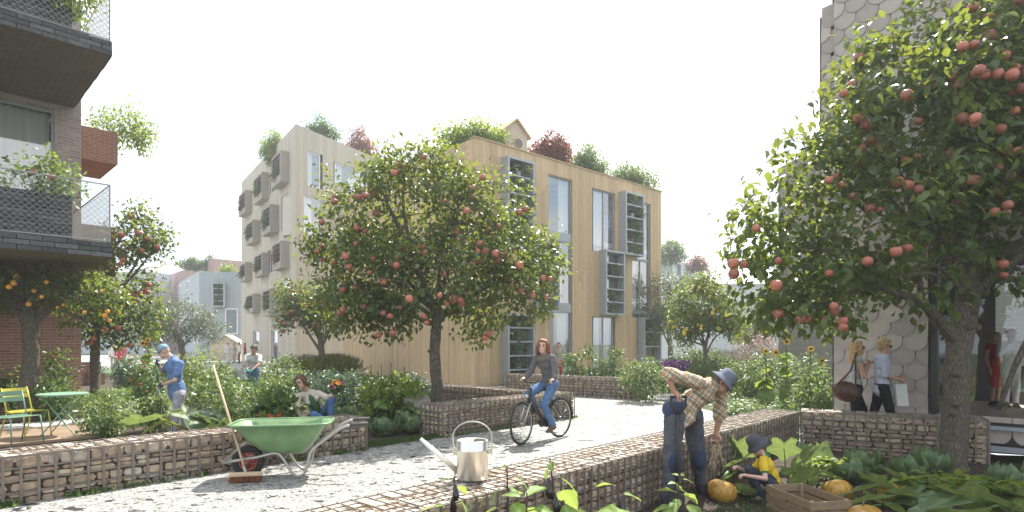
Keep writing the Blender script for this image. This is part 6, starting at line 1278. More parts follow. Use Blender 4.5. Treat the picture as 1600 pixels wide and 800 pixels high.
# ---------------------------------------------------------------- chairs and tables
M_YEL = plain('yellow_paint', (.62, .58, .10), .4, .06, 6); M_GRN = plain('sage_paint', (.22, .36, .26), .4, .06, 6); M_MINT = plain('mint_paint', (.24, .46, .36), .4, .06, 6)
def chair(label, loc, rz, m, group='metal garden chairs'):
    r = thing('garden_chair', label, 'chair', loc, rz, group); sw, sd_, sh = .42, .42, .44      # faces +x
    for s in (-1, 1):
        y = s * sw / 2; t = MB(); t.tube([V(sd_ / 2 + .05, y * 1.08, 0), V(sd_ / 2, y, sh - .03), V(sd_ / 2 - .03, y, sh), V(0, y, sh - .01)], .011, 8); t.build('leg', m, r, smooth=True, local=True)
        t = MB(); t.tube([V(-sd_ / 2 - .1, y * 1.05, 0), V(-sd_ / 2 + .04, y, sh - .02), V(0, y, sh - .012)], .011, 8); t.build('leg', m, r, smooth=True, local=True)
        t = MB(); t.tube([V(-sd_ / 2 + .05, y, sh), V(-sd_ / 2 - .08, y, .84)], .011, 8); t.build('back_post', m, r, smooth=True, local=True)
    for k in range(7):
        x = -sd_ / 2 + .03 + (sd_ - .02) * k / 6.3; t = MB(); zz = sh + .006 - .018 * math.sin(math.pi * k / 6)
        for j in range(6): y0, y1 = -sw / 2 + sw * j / 6, -sw / 2 + sw * (j + 1) / 6; t.box((x, (y0 + y1) / 2, zz), (.055, sw / 6 + .001, .008))
        t.build('seat_slat', m, r, local=True, merge=True)
    for k, z in enumerate((.70, .79)):
        t = MB(); xx = lambda z: -sd_ / 2 + .05 - .13 * (z - sh) / .4; P_ = []
        for j in range(9): y = -sw / 2 + sw * j / 8; P_.append(V(xx(z) - .035 * (1 - (2 * j / 8 - 1) ** 2), y, z))
        for j in range(8): t.bar(P_[j], P_[j + 1], .008, .075)
        t.build('back_slat', m, r, local=True)
    return r
chair('yellow slatted garden chair on the deck by the table', at(42, 600, 10.3) * 1.0 + V(0, 0, -at(42, 600, 10.3).z + .05), R(-14), M_YEL); chair('green slatted garden chair at the left edge, before the yellow one', V(at(28, 600, 9.55).x, 9.55, .05), R(-22), M_GRN)
def table(label, loc, dia, m, hgt=.72, rz=0):
    r = thing('folding_table', label, 'table', loc, rz, 'folding garden tables'); t = MB(); t.lathe([(0, hgt - .018), (dia / 2 - .01, hgt - .018), (dia / 2, hgt - .022), (dia / 2, hgt), (dia / 2 - .01, hgt + .004), (0, hgt + .004)], 36); t.build('table_top', m, r, smooth=False, local=True)
    for s in (-1, 1):
        for q in (-1, 1): t = MB(); t.tube([V(s * .27, q * .15, .0), V(s * .25, q * .15, .02), V(-s * .27, q * .13, hgt - .03)], .011, 8); t.build('leg', m, r, smooth=True, local=True)
    t = MB(); t.tube([V(0, -.15, hgt / 2), V(0, .15, hgt / 2)], .009, 8); t.build('pivot_bar', m, r, smooth=True, local=True); return r
table('sage green folding table on the deck beside the yellow chair', V(at(98, 600, 10.55).x, 10.55, .05), .76, M_GRN, .72, R(10))
fy = 24.5; chair('mint chair far left, at the brick house corner', V(at(134, 600, fy).x, fy, 0), R(0), M_MINT); chair('mint chair farther back, behind the stacked wooden crates', V(at(172, 600, fy + 1).x, fy + 1, 0), R(190), M_MINT); table('small mint folding table in the distance near the crates', V(at(152, 600, fy + .4).x, fy + .4, 0), .7, M_MINT)
# ---------------------------------------------------------------- crates
M_CRATE = woodmat('crate_board', (.26, .19, .12), .25, .12, 3, 'x'); M_CRATER = woodmat('red_crate_board', (.22, .11, .07), .2, .1, 3, 'x'); M_CRATEI = woodmat('crate_post', (.34, .26, .17), .2, .08, 3, 'z')
def crate(label, c, ux, lx, ly, h, m, rows=3, group='wooden crates', z0=0.0):
    ux = ux.normalized(); uy = V(-ux.y, ux.x, 0); c = Vector(c); r = thing('wooden_crate', label, 'crate', V(c.x, c.y, z0), math.atan2(ux.y, ux.x), group); t = .016
    for k in range(rows):
        z = h * (k + .5) / rows; bh = h / rows - .022
        for s in (-1, 1): MB().box((0, s * (ly / 2 - t / 2), z), (lx, t, bh)).build('slat', m, r, local=True); MB().box((s * (lx / 2 - t / 2), 0, z), (t, ly - 2 * t - .002, bh)).build('slat', m, r, local=True)
    for sx in (-1, 1):
        for sy in (-1, 1): MB().box((sx * (lx / 2 - t - .016), sy * (ly / 2 - t - .016), h / 2), (.03, .03, h - .01)).build('corner_post', M_CRATEI, r, local=True)
    for k in range(3): MB().box((0, (k - 1) * (ly - .05) / 3, .012), (lx - .04, (ly - .06) / 3 - .01, .014)).build('base_board', m, r, local=True)
    return r
tA, tD, tB = gp(1198, 757, .12), gp(1272, 786, .12), gp(1250, 754, .12); cc_ = (tD + tB) / 2
crate('open slatted crate lying in the bed beside the child', V(cc_.x, cc_.y, 0), tD - tA, .74, .44, .3, M_CRATE, 3, z0=-.17)
for (px, py, w_, hh, m, lab, z) in ((163, 598, .82, .5, M_CRATER, 'red brown crate at the bottom left of the far stack', 0), (171, 598, .55, .42, M_CRATER, 'red brown crate standing on top of the far stack', .5), (190, 597, .36, .46, M_CRATER, 'narrow red brown crate right beside the far stack', 0)):
    p = gp(px, py); crate(lab, V(p.x, 24.0, 0), V(.95, -.3, 0), w_, .6, hh, m, 3, z0=z)
# ---------------------------------------------------------------- bicycle
M_BFR = plain('bike_frame', (.045, .04, .036), .35, .15, 8, metal=.3); M_CHR = plain('bike_silver', (.5, .5, .5), .3, .08, 10, metal=.9); M_SADD = plain('saddle', (.03, .025, .022), .6, .2, 10)
BC_ = V(.50, 10.15, 0); BANG = math.atan2(-.76, -.65); bk = thing('bicycle', 'dark step through bicycle ridden along the path', 'bicycle', BC_, BANG)
FA, RA, BB = V(.53, 0, .345), V(-.53, 0, .345), V(-.1, 0, .3)
st_ax = Matrix.Rotation(R(8), 3, 'Z') @ V(0, 1, 0)
wheel(bk, FA, .33, .02, .045, M_CHR, M_RUB, 24, .0022, ax=st_ax, hub=.02); wheel(bk, RA, .33, .02, .055, M_CHR, M_RUB, 24, .0022, hub=.025)
hd_ = V(.30, 0, .82); t = MB(); t.tube([V(.325, 0, .72), BB + V(.04, 0, .02)], [.036, .042], 12); t.tube([BB, V(-.23, 0, .80)], .02, 10); t.tube([V(.335, 0, .68), V(.285, 0, .9)], .024, 10)
for s in (-1, 1): t.tube([BB + V(-.03, s * .03, 0), RA + V(0, s * .06, 0)], .012, 8); t.tube([V(-.21, s * .02, .72), RA + V(0, s * .06, 0)], .01, 8)
t.build('frame', M_BFR, bk, smooth=True, local=True)
t = MB()
for s in (-1, 1): t.tube([V(.335, s * .04, .68), V(.40, s * .05, .6), FA + V(0, s * .052, 0)], [.016, .015, .011], 8)
t.tube([V(.285, 0, .9), V(.27, 0, 1.0)], .014, 8); t.build('fork', M_CHR, bk, smooth=True, local=True)
t = MB(); t.tube([V(.1, -.3, 1.02), V(.18, -.27, 1.03), V(.27, -.15, 1.02), V(.29, 0, 1.0), V(.27, .15, 1.02), V(.18, .27, 1.03), V(.1, .3, 1.02)], .011, 8); t.build('handlebar', M_BFR, bk, smooth=True, local=True)
for s in (-1, 1): MB().tube([V(.17, s * .272, 1.03), V(.07, s * .305, 1.018)], .017, 8).build('grip', M_GRIP, bk, smooth=True, local=True); MB().tube([V(.22, s * .24, 1.0), V(.17, s * .3, .97), V(.14, s * .32, .965)], .006, 6).build('brake_lever', M_BFR, bk, smooth=True, local=True)
t = MB(); t.ball((-.25, 0, .86), (.14, .085, .035), 14, 8); t.ball((-.14, 0, .862), (.1, .035, .028), 12, 8); t.tube([V(-.23, 0, .78), V(-.24, 0, .84)], .014, 8); t.build('saddle', M_SADD, bk, smooth=True, local=True)
for C_, a0, a1_, nm in ((FA, 30, 150, 'mudguard'), (RA, 20, 190, 'mudguard')):
    t = MB(); pts = [C_ + V(.37 * math.cos(R(a)), 0, .37 * math.sin(R(a))) for a in np.linspace(a0, a1_, 16)]
    for i in range(15): t.bar(pts[i], pts[i + 1], .05, .006, up=pts[i] - C_)
    t.build(nm, M_BFR, bk, local=True)
t = MB(); t.ball((.40, 0, .78), (.045, .04, .04), 12, 8); t.build('headlight', M_CHR, bk, smooth=True, local=True)
t = MB(); t.tube([BB + V(0, -.05, 0), BB + V(0, .055, 0)], .075, 16); t.build('motor', M_BFR, bk, local=True)
t = MB(); t.tube([BB + V(0, -.075, 0), BB + V(.0, -.062, 0)], .085, 20); t.bar(BB + V(0, -.07, .06), RA + V(0, -.07, .04), .012, .012); t.bar(BB + V(0, -.07, -.06), RA + V(0, -.07, -.04), .012, .012); t.build('chain_guard', M_BFR, bk, local=True)
ped = {1: BB + V(-.05, .11, -.165), -1: BB + V(.05, -.11, .165)}
for s in (1, -1): t = MB(); t.tube([BB + V(0, s * .075, 0), V(ped[s].x, s * .085, ped[s].z)], .011, 8); t.box(ped[s] + V(0, s * .03, 0), (.09, .09, .02)); t.build('crank', M_CHR, bk, local=True)
t = MB()
for s in (-1, 1): t.tube([V(-.3, s * .06, .72), V(-.72, s * .06, .735)], .007, 6); t.tube([RA + V(0, s * .07, 0), V(-.6, s * .06, .73)], .006, 6)
for x in (-.38, -.5, -.62, -.72): t.tube([V(x, -.06, .733), V(x, .06, .733)], .006, 6)
t.build('rack', M_BFR, bk, smooth=True, local=True)
# ---------------------------------------------------------------- spade, hoe, roots, loose pumpkin
M_TOOL = plain('worn_steel', (.06, .06, .058), .5, .3, 10, metal=.6); M_TOOLW = plain('dark_handle', (.035, .032, .028), .5, .2, 8)
sp0, sp1 = at(1057, 768, 6.15), at(1060, 648, 6.15); sp = thing('garden_spade', 'garden spade with D handle in the right hand of the bending man', 'spade', V(sp0.x, sp0.y, -.15))
gz = at(1060, 620, 6.15).z
MB().tube([sp0, sp1], .017, 10).build('shaft', M_TOOLW, sp, smooth=True)
t = MB(); t.tube([sp1, sp1 + V(-.075, 0, .09), V(sp1.x - .075, sp1.y, gz)], .014, 8); t.tube([sp1, sp1 + V(.075, 0, .09), V(sp1.x + .075, sp1.y, gz)], .014, 8); t.tube([V(sp1.x - .085, sp1.y, gz), V(sp1.x + .085, sp1.y, gz)], .016, 8); t.build('d_handle', M_TOOLW, sp, smooth=True)
t = MB(); q = V(sp0.x, sp0.y, 0); t.hexa([q + V(-.07, -.01, -.24), q + V(.07, -.01, -.24), q + V(.07, .004, -.24), q + V(-.07, .004, -.24), q + V(-.09, -.012, .16), q + V(.09, -.012, .16), q + V(.09, 0.006, .16), q + V(-.09, .006, .16)]); t.build('blade', M_TOOL, sp)
h0, h1 = at(251, 628, 10.6), at(243, 566, 10.75); ho = thing('hoe', 'green shafted hoe held by the gardener in the blue tunic', 'hoe', V(h0.x, h0.y, 0)); mid = h0.lerp(h1, .5)
MB().tube([h0, mid], .011, 8).build('shaft', M_CHR, ho, smooth=True); MB().tube([mid, h1], .016, 8).build('grip', plain('green_grip', (.04, .12, .08), .5, .1, 8), ho, smooth=True); t = MB(); t.tube([h0, V(h0.x, h0.y - .02, .02)], .011, 8); t.box((h0.x, h0.y - .06, .02), (.14, .12, .012)); t.build('blade', M_TOOL, ho)
M_ROOT = plain('pale_root', (.55, .43, .28), .8, .25, 14)
rt0 = at(1118, 688, 6.62); ro = thing('root_bunch', 'bunch of pale stringy roots dangling from the left hand of the man', 'roots', rt0); rs = random.Random(4); t = MB()
for k in range(9):
    p = V(rs.uniform(-.02, .02), rs.uniform(-.02, .02), 0); pts = [rt0 + p * .4]
    for j in range(7): p = p + V(rs.uniform(-.028, .032), rs.uniform(-.022, .022), -rs.uniform(.03, .065)); pts.append(rt0 + p)
    t.tube(pts, [.007, .007, .006, .005, .004, .004, .003, .002], 5)
t.build('roots', M_ROOT, ro, smooth=True)
pk = V(at(1128, 760, 6.75).x, 6.75, -.155); r = thing('pumpkin', 'round tan pumpkin on the soil between the man and the child', 'pumpkin', pk); o = link('shell', ME_PK, r, (0, 0, .135), (.1, .25, .4), (.33, .33, .33)); link('stalk', ME_STALK, r, (.0, 0, .25))
# ---------------------------------------------------------------- people: one continuous body grown from a skeleton, coloured by region
def clothmat(name, col, rough=.85, var=.12, scale=14):
    return plain(name, col, rough, var, scale, .25, 160, spec=.25)
def skinmat(name, col):
    m, t, p, o = newmat(name); Lk = t.links.new; g = N(t, 'TexCoord'); n = N(t, 'TexNoise', Scale=14.0, Detail=4.0); Lk(g.outputs['Object'], n.inputs['Vector']); r = ramp(t, [(.3, sh(col, .86)), (.6, col), (.8, (min(1, col[0] * 1.08), col[1] * .96, col[2] * .93))]); Lk(n.outputs[0], r.inputs[0]); Lk(r.outputs[0], p.inputs['Base Color'])
    p.inputs['Roughness'].default_value = .5; p.inputs['Subsurface Weight'].default_value = .12; p.inputs['Subsurface Radius'].default_value = (.02, .008, .004); p.inputs['Subsurface Scale'].default_value = .5; return m
SK, SKT = skinmat('skin', (.56, .33, .23)), skinmat('tanned_skin', (.48, .26, .17)); SKP = skinmat('pale_skin', (.64, .42, .33))
M_LIP = plain('lips', (.42, .13, .11), .5, .1, 10); M_EYE = plain('eyes', (.03, .022, .018), .2, .1, 10)
def plaid():
    m, t, p, o = newmat('plaid_cloth'); Lk = t.links.new; g = N(t, 'TexCoord'); col = None
    base = N(t, 'RGB'); base.outputs[0].default_value = (.66, .57, .42, 1); col = base.outputs[0]
    for rot, sc, th, c in (((0, .95, 0), 6.5, .90, (.10, .05, .03)), ((0, -.62, 0), 6.5, .90, (.22, .09, .03)), ((0, .95, 0), 3.25, .93, (.05, .16, .15)), ((0, -.62, 0), 3.25, .92, (.45, .2, .06))):
        mp_ = N(t, 'Mapping'); mp_.inputs['Rotation'].default_value = rot; mp_.inputs['Location'].default_value = (.013 * sc, 0, 0); Lk(g.outputs['Object'], mp_.inputs[0]); w_ = N(t, 'TexWave', Scale=sc, Distortion=1.2); w_.inputs['Detail'].default_value = 1; Lk(mp_.outputs[0], w_.inputs['Vector'])
        gt = N(t, 'Math', operation='GREATER_THAN'); Lk(w_.outputs['Fac'], gt.inputs[0]); gt.inputs[1].default_value = th; ml = N(t, 'Math', operation='MULTIPLY'); Lk(gt.outputs[0], ml.inputs[0]); ml.inputs[1].default_value = .7; mx = N(t, 'Mix', data_type='RGBA'); Lk(ml.outputs[0], mx.inputs[0]); Lk(col, mx.inputs[6]); mx.inputs[7].default_value = (*c, 1); col = mx.outputs[2]
    Lk(col, p.inputs['Base Color']); p.inputs['Roughness'].default_value = .85; return m
PENDING = []
class Fig:
    def __init__(s): s.pr = []; s.mats = []
    def mi(s, m):
        if m not in s.mats: s.mats.append(m)
        return s.mats.index(m)
    def cap(s, a, b, ra, rb, m): s.pr.append(('c', Vector(a), Vector(b), ra, rb, s.mi(m)))
    def ell(s, c, M, r, m): s.pr.append(('e', Vector(c), M, r, None, s.mi(m)))
    def mb(s):
        mb = MB()
        for q in s.pr:
            if q[0] == 'c':
                _, a, b, ra, rb, _m = q; mb.ball(a, ra, 14, 8); mb.ball(b, rb, 14, 8)
                if (b - a).length > 1e-4: mb.tube([a, b], [ra, rb], 14)
            else: mb.ball(q[1], q[3], 18, 12, q[2])
        return mb
    def dist(s, P):
        D = []
        for q in s.pr:
            if q[0] == 'c':
                a, b = np.array(q[1]), np.array(q[2]); ab = b - a; L2_ = ab.dot(ab) + 1e-12; t = np.clip(((P - a) @ ab) / L2_, 0, 1); D.append(np.linalg.norm(P - a - t[:, None] * ab, axis=1) - (q[3] + (q[4] - q[3]) * t))
            else:
                M = np.array(q[2]); l = (P - np.array(q[1])) @ M; r = np.array(q[3]); k = np.linalg.norm(l / r, axis=1); D.append((k - 1) * r.min())
        return np.array(D)
def pend(fig, name, parent, voxel, smooth=2, wr=None, hair=0):
    me = fig.mb().mesh('tmp', fig.mats, off=rootloc(parent)); o = bpy.data.objects.new('tmp', me); COL.objects.link(o)
    m = o.modifiers.new('r', 'REMESH'); m.mode = 'VOXEL'; m.voxel_size = voxel
    if smooth: m = o.modifiers.new('s', 'SMOOTH'); m.iterations = smooth; m.factor = .5
    PENDING.append((o, fig, name, parent, wr, hair))
def finish():
    dg = bpy.context.evaluated_depsgraph_get()
    for (o, fig, name, parent, wr, hair) in PENDING:
        me = bpy.data.meshes.new_from_object(o.evaluated_get(dg)); me.name = name; off = np.array(rootloc(parent)); nv = len(me.vertices); co = np.empty(nv * 3); me.vertices.foreach_get('co', co); co = co.reshape(-1, 3)
        nf = len(me.polygons); fc = np.empty(nf * 3); me.polygons.foreach_get('center', fc); fc = fc.reshape(-1, 3) + off
        idx = np.array([q[5] for q in fig.pr])[fig.dist(fc).argmin(axis=0)]
        if wr or hair:
            vn = np.empty(nv * 3); me.vertices.foreach_get('normal', vn); vn = vn.reshape(-1, 3); dv = fig.dist(co + off).argmin(axis=0); mi_ = np.array([q[5] for q in fig.pr])[dv]; amp = np.zeros(nv)
            if hair: amp[:] = hair
            else:
                cl = [fig.mats.index(m) for m in wr if m in fig.mats]; amp[np.isin(mi_, cl)] = .009
            for i in np.nonzero(amp)[0]:
                q = co[i] + off
                if hair: k = noise.noise(V(q[0] * 55, q[1] * 55, q[2] * 14)) + .5 * noise.noise(V(q[0] * 110, q[1] * 110, q[2] * 30))
                else: k = noise.noise(V(q[0] * 13, q[1] * 13, q[2] * 11)) + .6 * noise.noise(V(q[0] * 22 + 5, q[1] * 22, q[2] * 34))
                co[i] += vn[i] * k * amp[i]
            me.vertices.foreach_set('co', co.reshape(-1))
        me.materials.clear()
        for m in fig.mats: me.materials.append(m)
        me.polygons.foreach_set('material_index', idx.astype(np.int32)); me.polygons.foreach_set('use_smooth', np.ones(nf, bool)); me.update(); link(name, me, parent)
    for q in PENDING: old = q[0].data; bpy.data.objects.remove(q[0]); bpy.data.meshes.remove(old)
    PENDING.clear()
def fr3(x, y, z): return Matrix(((x.x, y.x, z.x), (x.y, y.y, z.y), (x.z, y.z, z.z)))
def figure(label, J, top, legs, shoes, skin=SK, sleeve=2.0, s=1.0, look=V(0, -1, 0), hair=None, hat=None, voxel=.009, fem=False, legcut=2.0, loose=1.0, glove=None, curl=(.7, .7), bulk=1.0, extra=None, handd={}, hairlong=0, glasses=False, hemdrop=.06, detail=True, cat='person', group=None, loosleg=1.0, wrinkle=True):
    g = Fig(); pel, nk, hd = J['pel'], J['nk'], J['hd']; base = V(pel.x, pel.y, min(J['lan'].z, J['ran'].z) - .08 * s); root = thing('person', label, cat, base, group=group)
    U = (nk - pel).normalized(); Rt = (J['rsh'] - J['lsh']); Rt = (Rt - U * Rt.dot(U)).normalized(); Fw = U.cross(Rt).normalized(); TL = (nk - pel).length; M = fr3(Rt, Fw, U); b = bulk * s
    hr = (J['rhip'] - J['lhip']).normalized(); HM = M
    g.ell(pel - U * .02 * s, HM, (.155 * b, .115 * b, .12 * s), legs); g.ell(pel + U * (TL * .12 + .0), M, (.15 * b, .112 * b, .1 * s), top)
    g.ell(pel + U * TL * .38, M, ((.125 if fem else .142) * b, (.095 if fem else .112) * b, TL * .3), top); g.ell(pel + U * TL * .68 + Fw * .008 * s, M, ((.145 if fem else .168) * b, .112 * b, TL * .31), top)
    if fem:
        for q in (-1, 1): g.ell(pel + U * TL * .66 + Fw * .075 * s + Rt * q * .065 * s, M, (.062 * s, .055 * s, .06 * s), top)
    for q in ('lsh', 'rsh'): g.cap(pel + U * TL * .9, J[q], .07 * b, .062 * b, top)
    g.cap(nk - U * .03 * s, hd - (hd - nk).normalized() * .02 * s, .056 * s, .052 * s, skin); g.cap(pel + U * TL * .86, nk - U * .01 * s, .095 * s, .062 * s, top)
    if hemdrop: g.ell(pel - U * hemdrop, M, ((.16 + .006 * loose) * b, (.122 + .008 * loose) * b, .13 * s), top)
    for k in ('l', 'r'):
        sh_, el, wr = J[k + 'sh'], J[k + 'el'], J[k + 'wr']; ru, rf = .052 * s, .042 * s; lo = .010 * s * loose
        if sleeve >= 1:
            g.cap(sh_, el, ru + lo, .044 * s + lo, top); e = el.lerp(wr, min(1, sleeve - 1))
            if sleeve > 1.02: g.cap(el, e, .042 * s + lo, .034 * s + lo * .8, top)
            if sleeve < 2: g.cap(e, wr, .038 * s, .026 * s, skin); g.cap(el, e, .038 * s, .034 * s, skin)
        else:
            e = sh_.lerp(el, sleeve)
            if sleeve > .05: g.cap(sh_, e, ru + lo * 1.3, .05 * s + lo * 1.8, top)
            g.cap(sh_, el, .046 * s, .039 * s, skin); g.cap(el, wr, .04 * s, .026 * s, skin)
        hp, kn, an = J[k + 'hip'], J[k + 'kn'], J[k + 'an']; ll = .011 * s * loosleg
        g.cap(hp, kn, .085 * b + ll, .058 * s + ll, legs)
        if legcut >= 2: g.cap(kn, an + (kn - an).normalized() * .02, .058 * s + ll, .046 * s + ll, legs)
        elif legcut > 1: e = kn.lerp(an, legcut - 1); g.cap(kn, e, .058 * s + ll, .05 * s + ll, legs); g.cap(kn, an, .052 * s, .035 * s, skin)
        else: g.cap(kn, an, .052 * s, .035 * s, skin)
        td = J.get(k + 'toe', V(look.x, look.y, 0)).normalized(); heel = an - td * .045 * s - V(0, 0, .05 * s); toe = an + td * .155 * s - V(0, 0, .052 * s); g.cap(an, an - V(0, 0, .04 * s), .046 * s, .048 * s, shoes); g.cap(heel, toe, .038 * s, .034 * s, shoes); g.cap(an + td * .02, toe - td * .05 + V(0, 0, .012 * s), .045 * s, .034 * s, shoes)
        # hand: palm, four curled fingers, thumb on the side
        hdv = handd.get(k, (wr - el)).normalized(); pn = handd.get(k + 'n', -Fw if abs(hdv.dot(Fw)) < .8 else -U); pn = (pn - hdv * pn.dot(hdv)).normalized(); sd_ = hdv.cross(pn).normalized(); hm = glove or skin; hs = s * (.95 if fem else 1.0)
        g.ell(wr + hdv * .05 * hs, fr3(sd_, pn, hdv), (.04 * hs, .017 * hs, .052 * hs), hm); g.cap(wr - hdv * .01, wr + hdv * .03 * hs, .027 * hs, .03 * hs, hm)
        cv = curl[0 if k == 'l' else 1]
        for i, (oy, fl) in enumerate(((-.030, .068), (-.010, .078), (.010, .073), (.029, .058))):
            a = wr + hdv * .088 * hs + sd_ * oy * hs; d1 = (hdv * math.cos(cv * .9) + pn * math.sin(cv * .9)); d2 = (hdv * math.cos(cv * 2.0) + pn * math.sin(cv * 2.0)); m_ = a + d1 * fl * .55 * hs; e = m_ + d2 * fl * .5 * hs; g.cap(a, m_, .0098 * hs, .009 * hs, hm); g.cap(m_, e, .009 * hs, .0075 * hs, hm)
        sg = -1 if handd.get(k + 't', 1) > 0 else 1; a = wr + hdv * .03 * hs + sd_ * sg * .032 * hs; m_ = a + (hdv * .6 + sd_ * sg * .6 + pn * .35).normalized() * .042 * hs; e = m_ + (hdv * .8 + pn * .55).normalized() * .032 * hs; g.cap(a, m_, .0125 * hs, .0105 * hs, hm); g.cap(m_, e, .0105 * hs, .0085 * hs, hm)
    # head
    lk = look.normalized(); hu = (hd - nk).normalized(); hu = J.get('hup', hu); hu = (hu - lk * hu.dot(lk)).normalized(); hx = lk.cross(hu).normalized(); HMx = fr3(hx, lk, hu); S_ = s if s > .8 else s * 1.28
    g.ell(hd + hu * .018 * S_ - lk * .008 * S_, HMx, (.076 * S_, .094 * S_, .098 * S_), skin); g.ell(hd + lk * .03 * S_ - hu * .055 * S_, HMx, (.056 * S_, .062 * S_, .066 * S_), skin)
    g.ell(hd + lk * .093 * S_ - hu * .02 * S_, HMx, (.012 * S_, .02 * S_, .026 * S_), skin); g.ell(hd + lk * .078 * S_ - hu * .098 * S_, HMx, (.022 * S_, .018 * S_, .016 * S_), skin)
    for q in (-1, 1): g.ell(hd + hx * q * .077 * S_ - lk * .008 * S_ - hu * .012 * S_, HMx, (.012 * S_, .02 * S_, .032 * S_), skin)
    g.ell(hd + lk * .081 * S_ - hu * .066 * S_, HMx, (.024 * S_, .013 * S_, .009 * S_), M_LIP)
    if extra: extra(g, locals())
    pend(g, 'body', root, voxel, 2, wr=[top, legs] if wrinkle else None)
    if detail:
        for q in (-1, 1): MB().ball(hd + lk * .083 * S_ + hx * q * .033 * S_ + hu * .012 * S_, .0125 * S_, 10, 7).build('eye', M_EYE, root, smooth=True)
        e = MB()
        for q in (-1, 1): e.tube([hd + lk * .09 * S_ + hx * q * .016 * S_ + hu * .034 * S_, hd + lk * .086 * S_ + hx * q * .05 * S_ + hu * .034 * S_], .005 * S_, 6)
        if hair is not None: e.build('eyebrow', hair, root, smooth=True)
    if glasses:
        e = MB()
        for q in (-1, 1): e.ell = None; e.ball(hd + lk * .092 * S_ + hx * q * .034 * S_ + hu * .01 * S_, (.03 * S_, .008 * S_, .02 * S_), 12, 8, HMx); e.tube([hd + lk * .085 * S_ + hx * q * .064 * S_ + hu * .014 * S_, hd - lk * .0 * S_ + hx * q * .084 * S_ + hu * .012 * S_], .004, 6)
        e.tube([hd + lk * .096 * S_ - hx * .02 * S_ + hu * .012 * S_, hd + lk * .096 * S_ + hx * .02 * S_ + hu * .012 * S_], .004, 6); e.build('sunglasses', M_DARKFRAME, root, smooth=True)
    if hair is not None and hat is None:
        h = Fig(); h.ell(hd + hu * .04 * S_ - lk * .034 * S_, HMx, (.087 * S_, .094 * S_, .094 * S_), hair); h.ell(hd + hu * .092 * S_ + lk * .012 * S_, HMx, (.066 * S_, .062 * S_, .036 * S_), hair); h.ell(hd - lk * .05 * S_ - hu * .02 * S_, HMx, (.075 * S_, .06 * S_, .07 * S_), hair)
        for q in (-1, 1):
            if hairlong: h.cap(hd + hx * q * .072 * S_ + hu * .05 * S_ + lk * .02 * S_, hd + hx * q * (.088 + .01 * hairlong) * S_ - hu * (.03 + .06 * hairlong) * S_ - lk * .015 * S_, .03 * S_, .034 * S_, hair)
            else: h.cap(hd + hx * q * .075 * S_ + hu * .05 * S_, hd + hx * q * .078 * S_ + hu * .0 * S_ - lk * .02 * S_, .018 * S_, .014 * S_, hair)
        if hairlong: h.cap(hd - lk * .06 * S_, hd - lk * .075 * S_ - hu * (.04 + .1 * hairlong) * S_, .075 * S_, .06 * S_, hair)
        [h.cap(hd + hx * qq[0] * S_ - lk * .05 * S_ + hu * .02 * S_, hd + hx * qq[0] * 1.6 * S_ - lk * (.05 + qq[1]) * S_ - hu * (.05 + .085 * hairlong) * S_, .045 * S_, .02 * S_, hair) for qq in ((-.06, .05), (-.02, .02), (.03, .06), (.07, .03)) if hairlong > 1]; pend(h, 'hair', root, .009, 1, hair=.011 if not hairlong else .017)
    if hat is not None and hair is not None:
        h = Fig(); h.ell(hd - lk * .035 * S_ - hu * .01 * S_, HMx, (.08 * S_, .07 * S_, .07 * S_), hair); pend(h, 'hair', root, .011, 1, hair=.008)
    if hat is not None:
        mt, kind = hat; t = MB(); tl = (hu * math.cos(R(12)) + lk * math.sin(R(12))).normalized(); k2 = lk.cross(tl).normalized(); l2 = tl.cross(k2); HT = fr3(k2, l2, tl); c = hd + hu * .045 * S_ - lk * .004 * S_
        if kind == 'bucket': prof = [(0, .098), (.045, .096), (.078, .085), (.092, .06), (.098, .0), (.1, -.006), (.125, -.03), (.152, -.055), (.153, -.06), (.124, -.037), (.1, -.014)]
        else: prof = [(0, .082), (.05, .078), (.085, .055), (.1, .01), (.098, -.03), (.094, -.034)]
        vsn = 28; t.lathe([(r * S_, z * S_) for r, z in prof], vsn, HT, c); t.v = [tuple(Vector(v) + tl * .006 * noise.noise(Vector(v) * 22)) for v in t.v]; t.build('hat', mt, root, smooth=True)
    return root
def PX(d): return {k: (at(*v) if isinstance(v, tuple) else v) for k, v in d.items()}
M_DENIM = clothmat('blue_jeans', (.09, .17, .32), var=.3); M_WORK = clothmat('work_trousers', (.105, .112, .135), var=.4, scale=5); M_PAD = clothmat('navy_patch', (.05, .065, .125), var=.3, scale=6); M_NAVY = clothmat('navy_cloth', (.05, .06, .085)); M_PLAID = plaid()
M_HATB = clothmat('grey_blue_hat', (.14, .155, .2)); M_HATK = clothmat('dark_hat', (.085, .085, .1)); M_SHOE = plain('boot_leather', (.10, .065, .045), .6, .2, 12); M_SHOEB = plain('dark_shoe', (.02, .02, .02), .5, .2, 12); M_SHOEL = plain('light_trainer', (.45, .42, .38), .7, .15, 12)
M_TUNIC = clothmat('blue_tunic', (.13, .22, .42)); M_CAPB = clothmat('teal_cap', (.22, .36, .42)); M_GREYT = clothmat('grey_trousers', (.36, .35, .40), var=.25); M_GLVD = plain('dark_glove', (.05, .06, .09), .8, .2, 12); M_GLVT = plain('teal_glove', (.05, .33, .27), .7, .15, 12)
M_CREAM = clothmat('cream_cardigan', (.58, .51, .43)); M_GRNT = clothmat('green_top', (.05, .13, .04)); M_WHITE = clothmat('white_cloth', (.72, .72, .70), var=.06); M_JACK = clothmat('grey_jacket', (.13, .125, .135)); M_SCARF = plain('knit_scarf', (.17, .135, .11), .95, .25, 30, .6, 90)
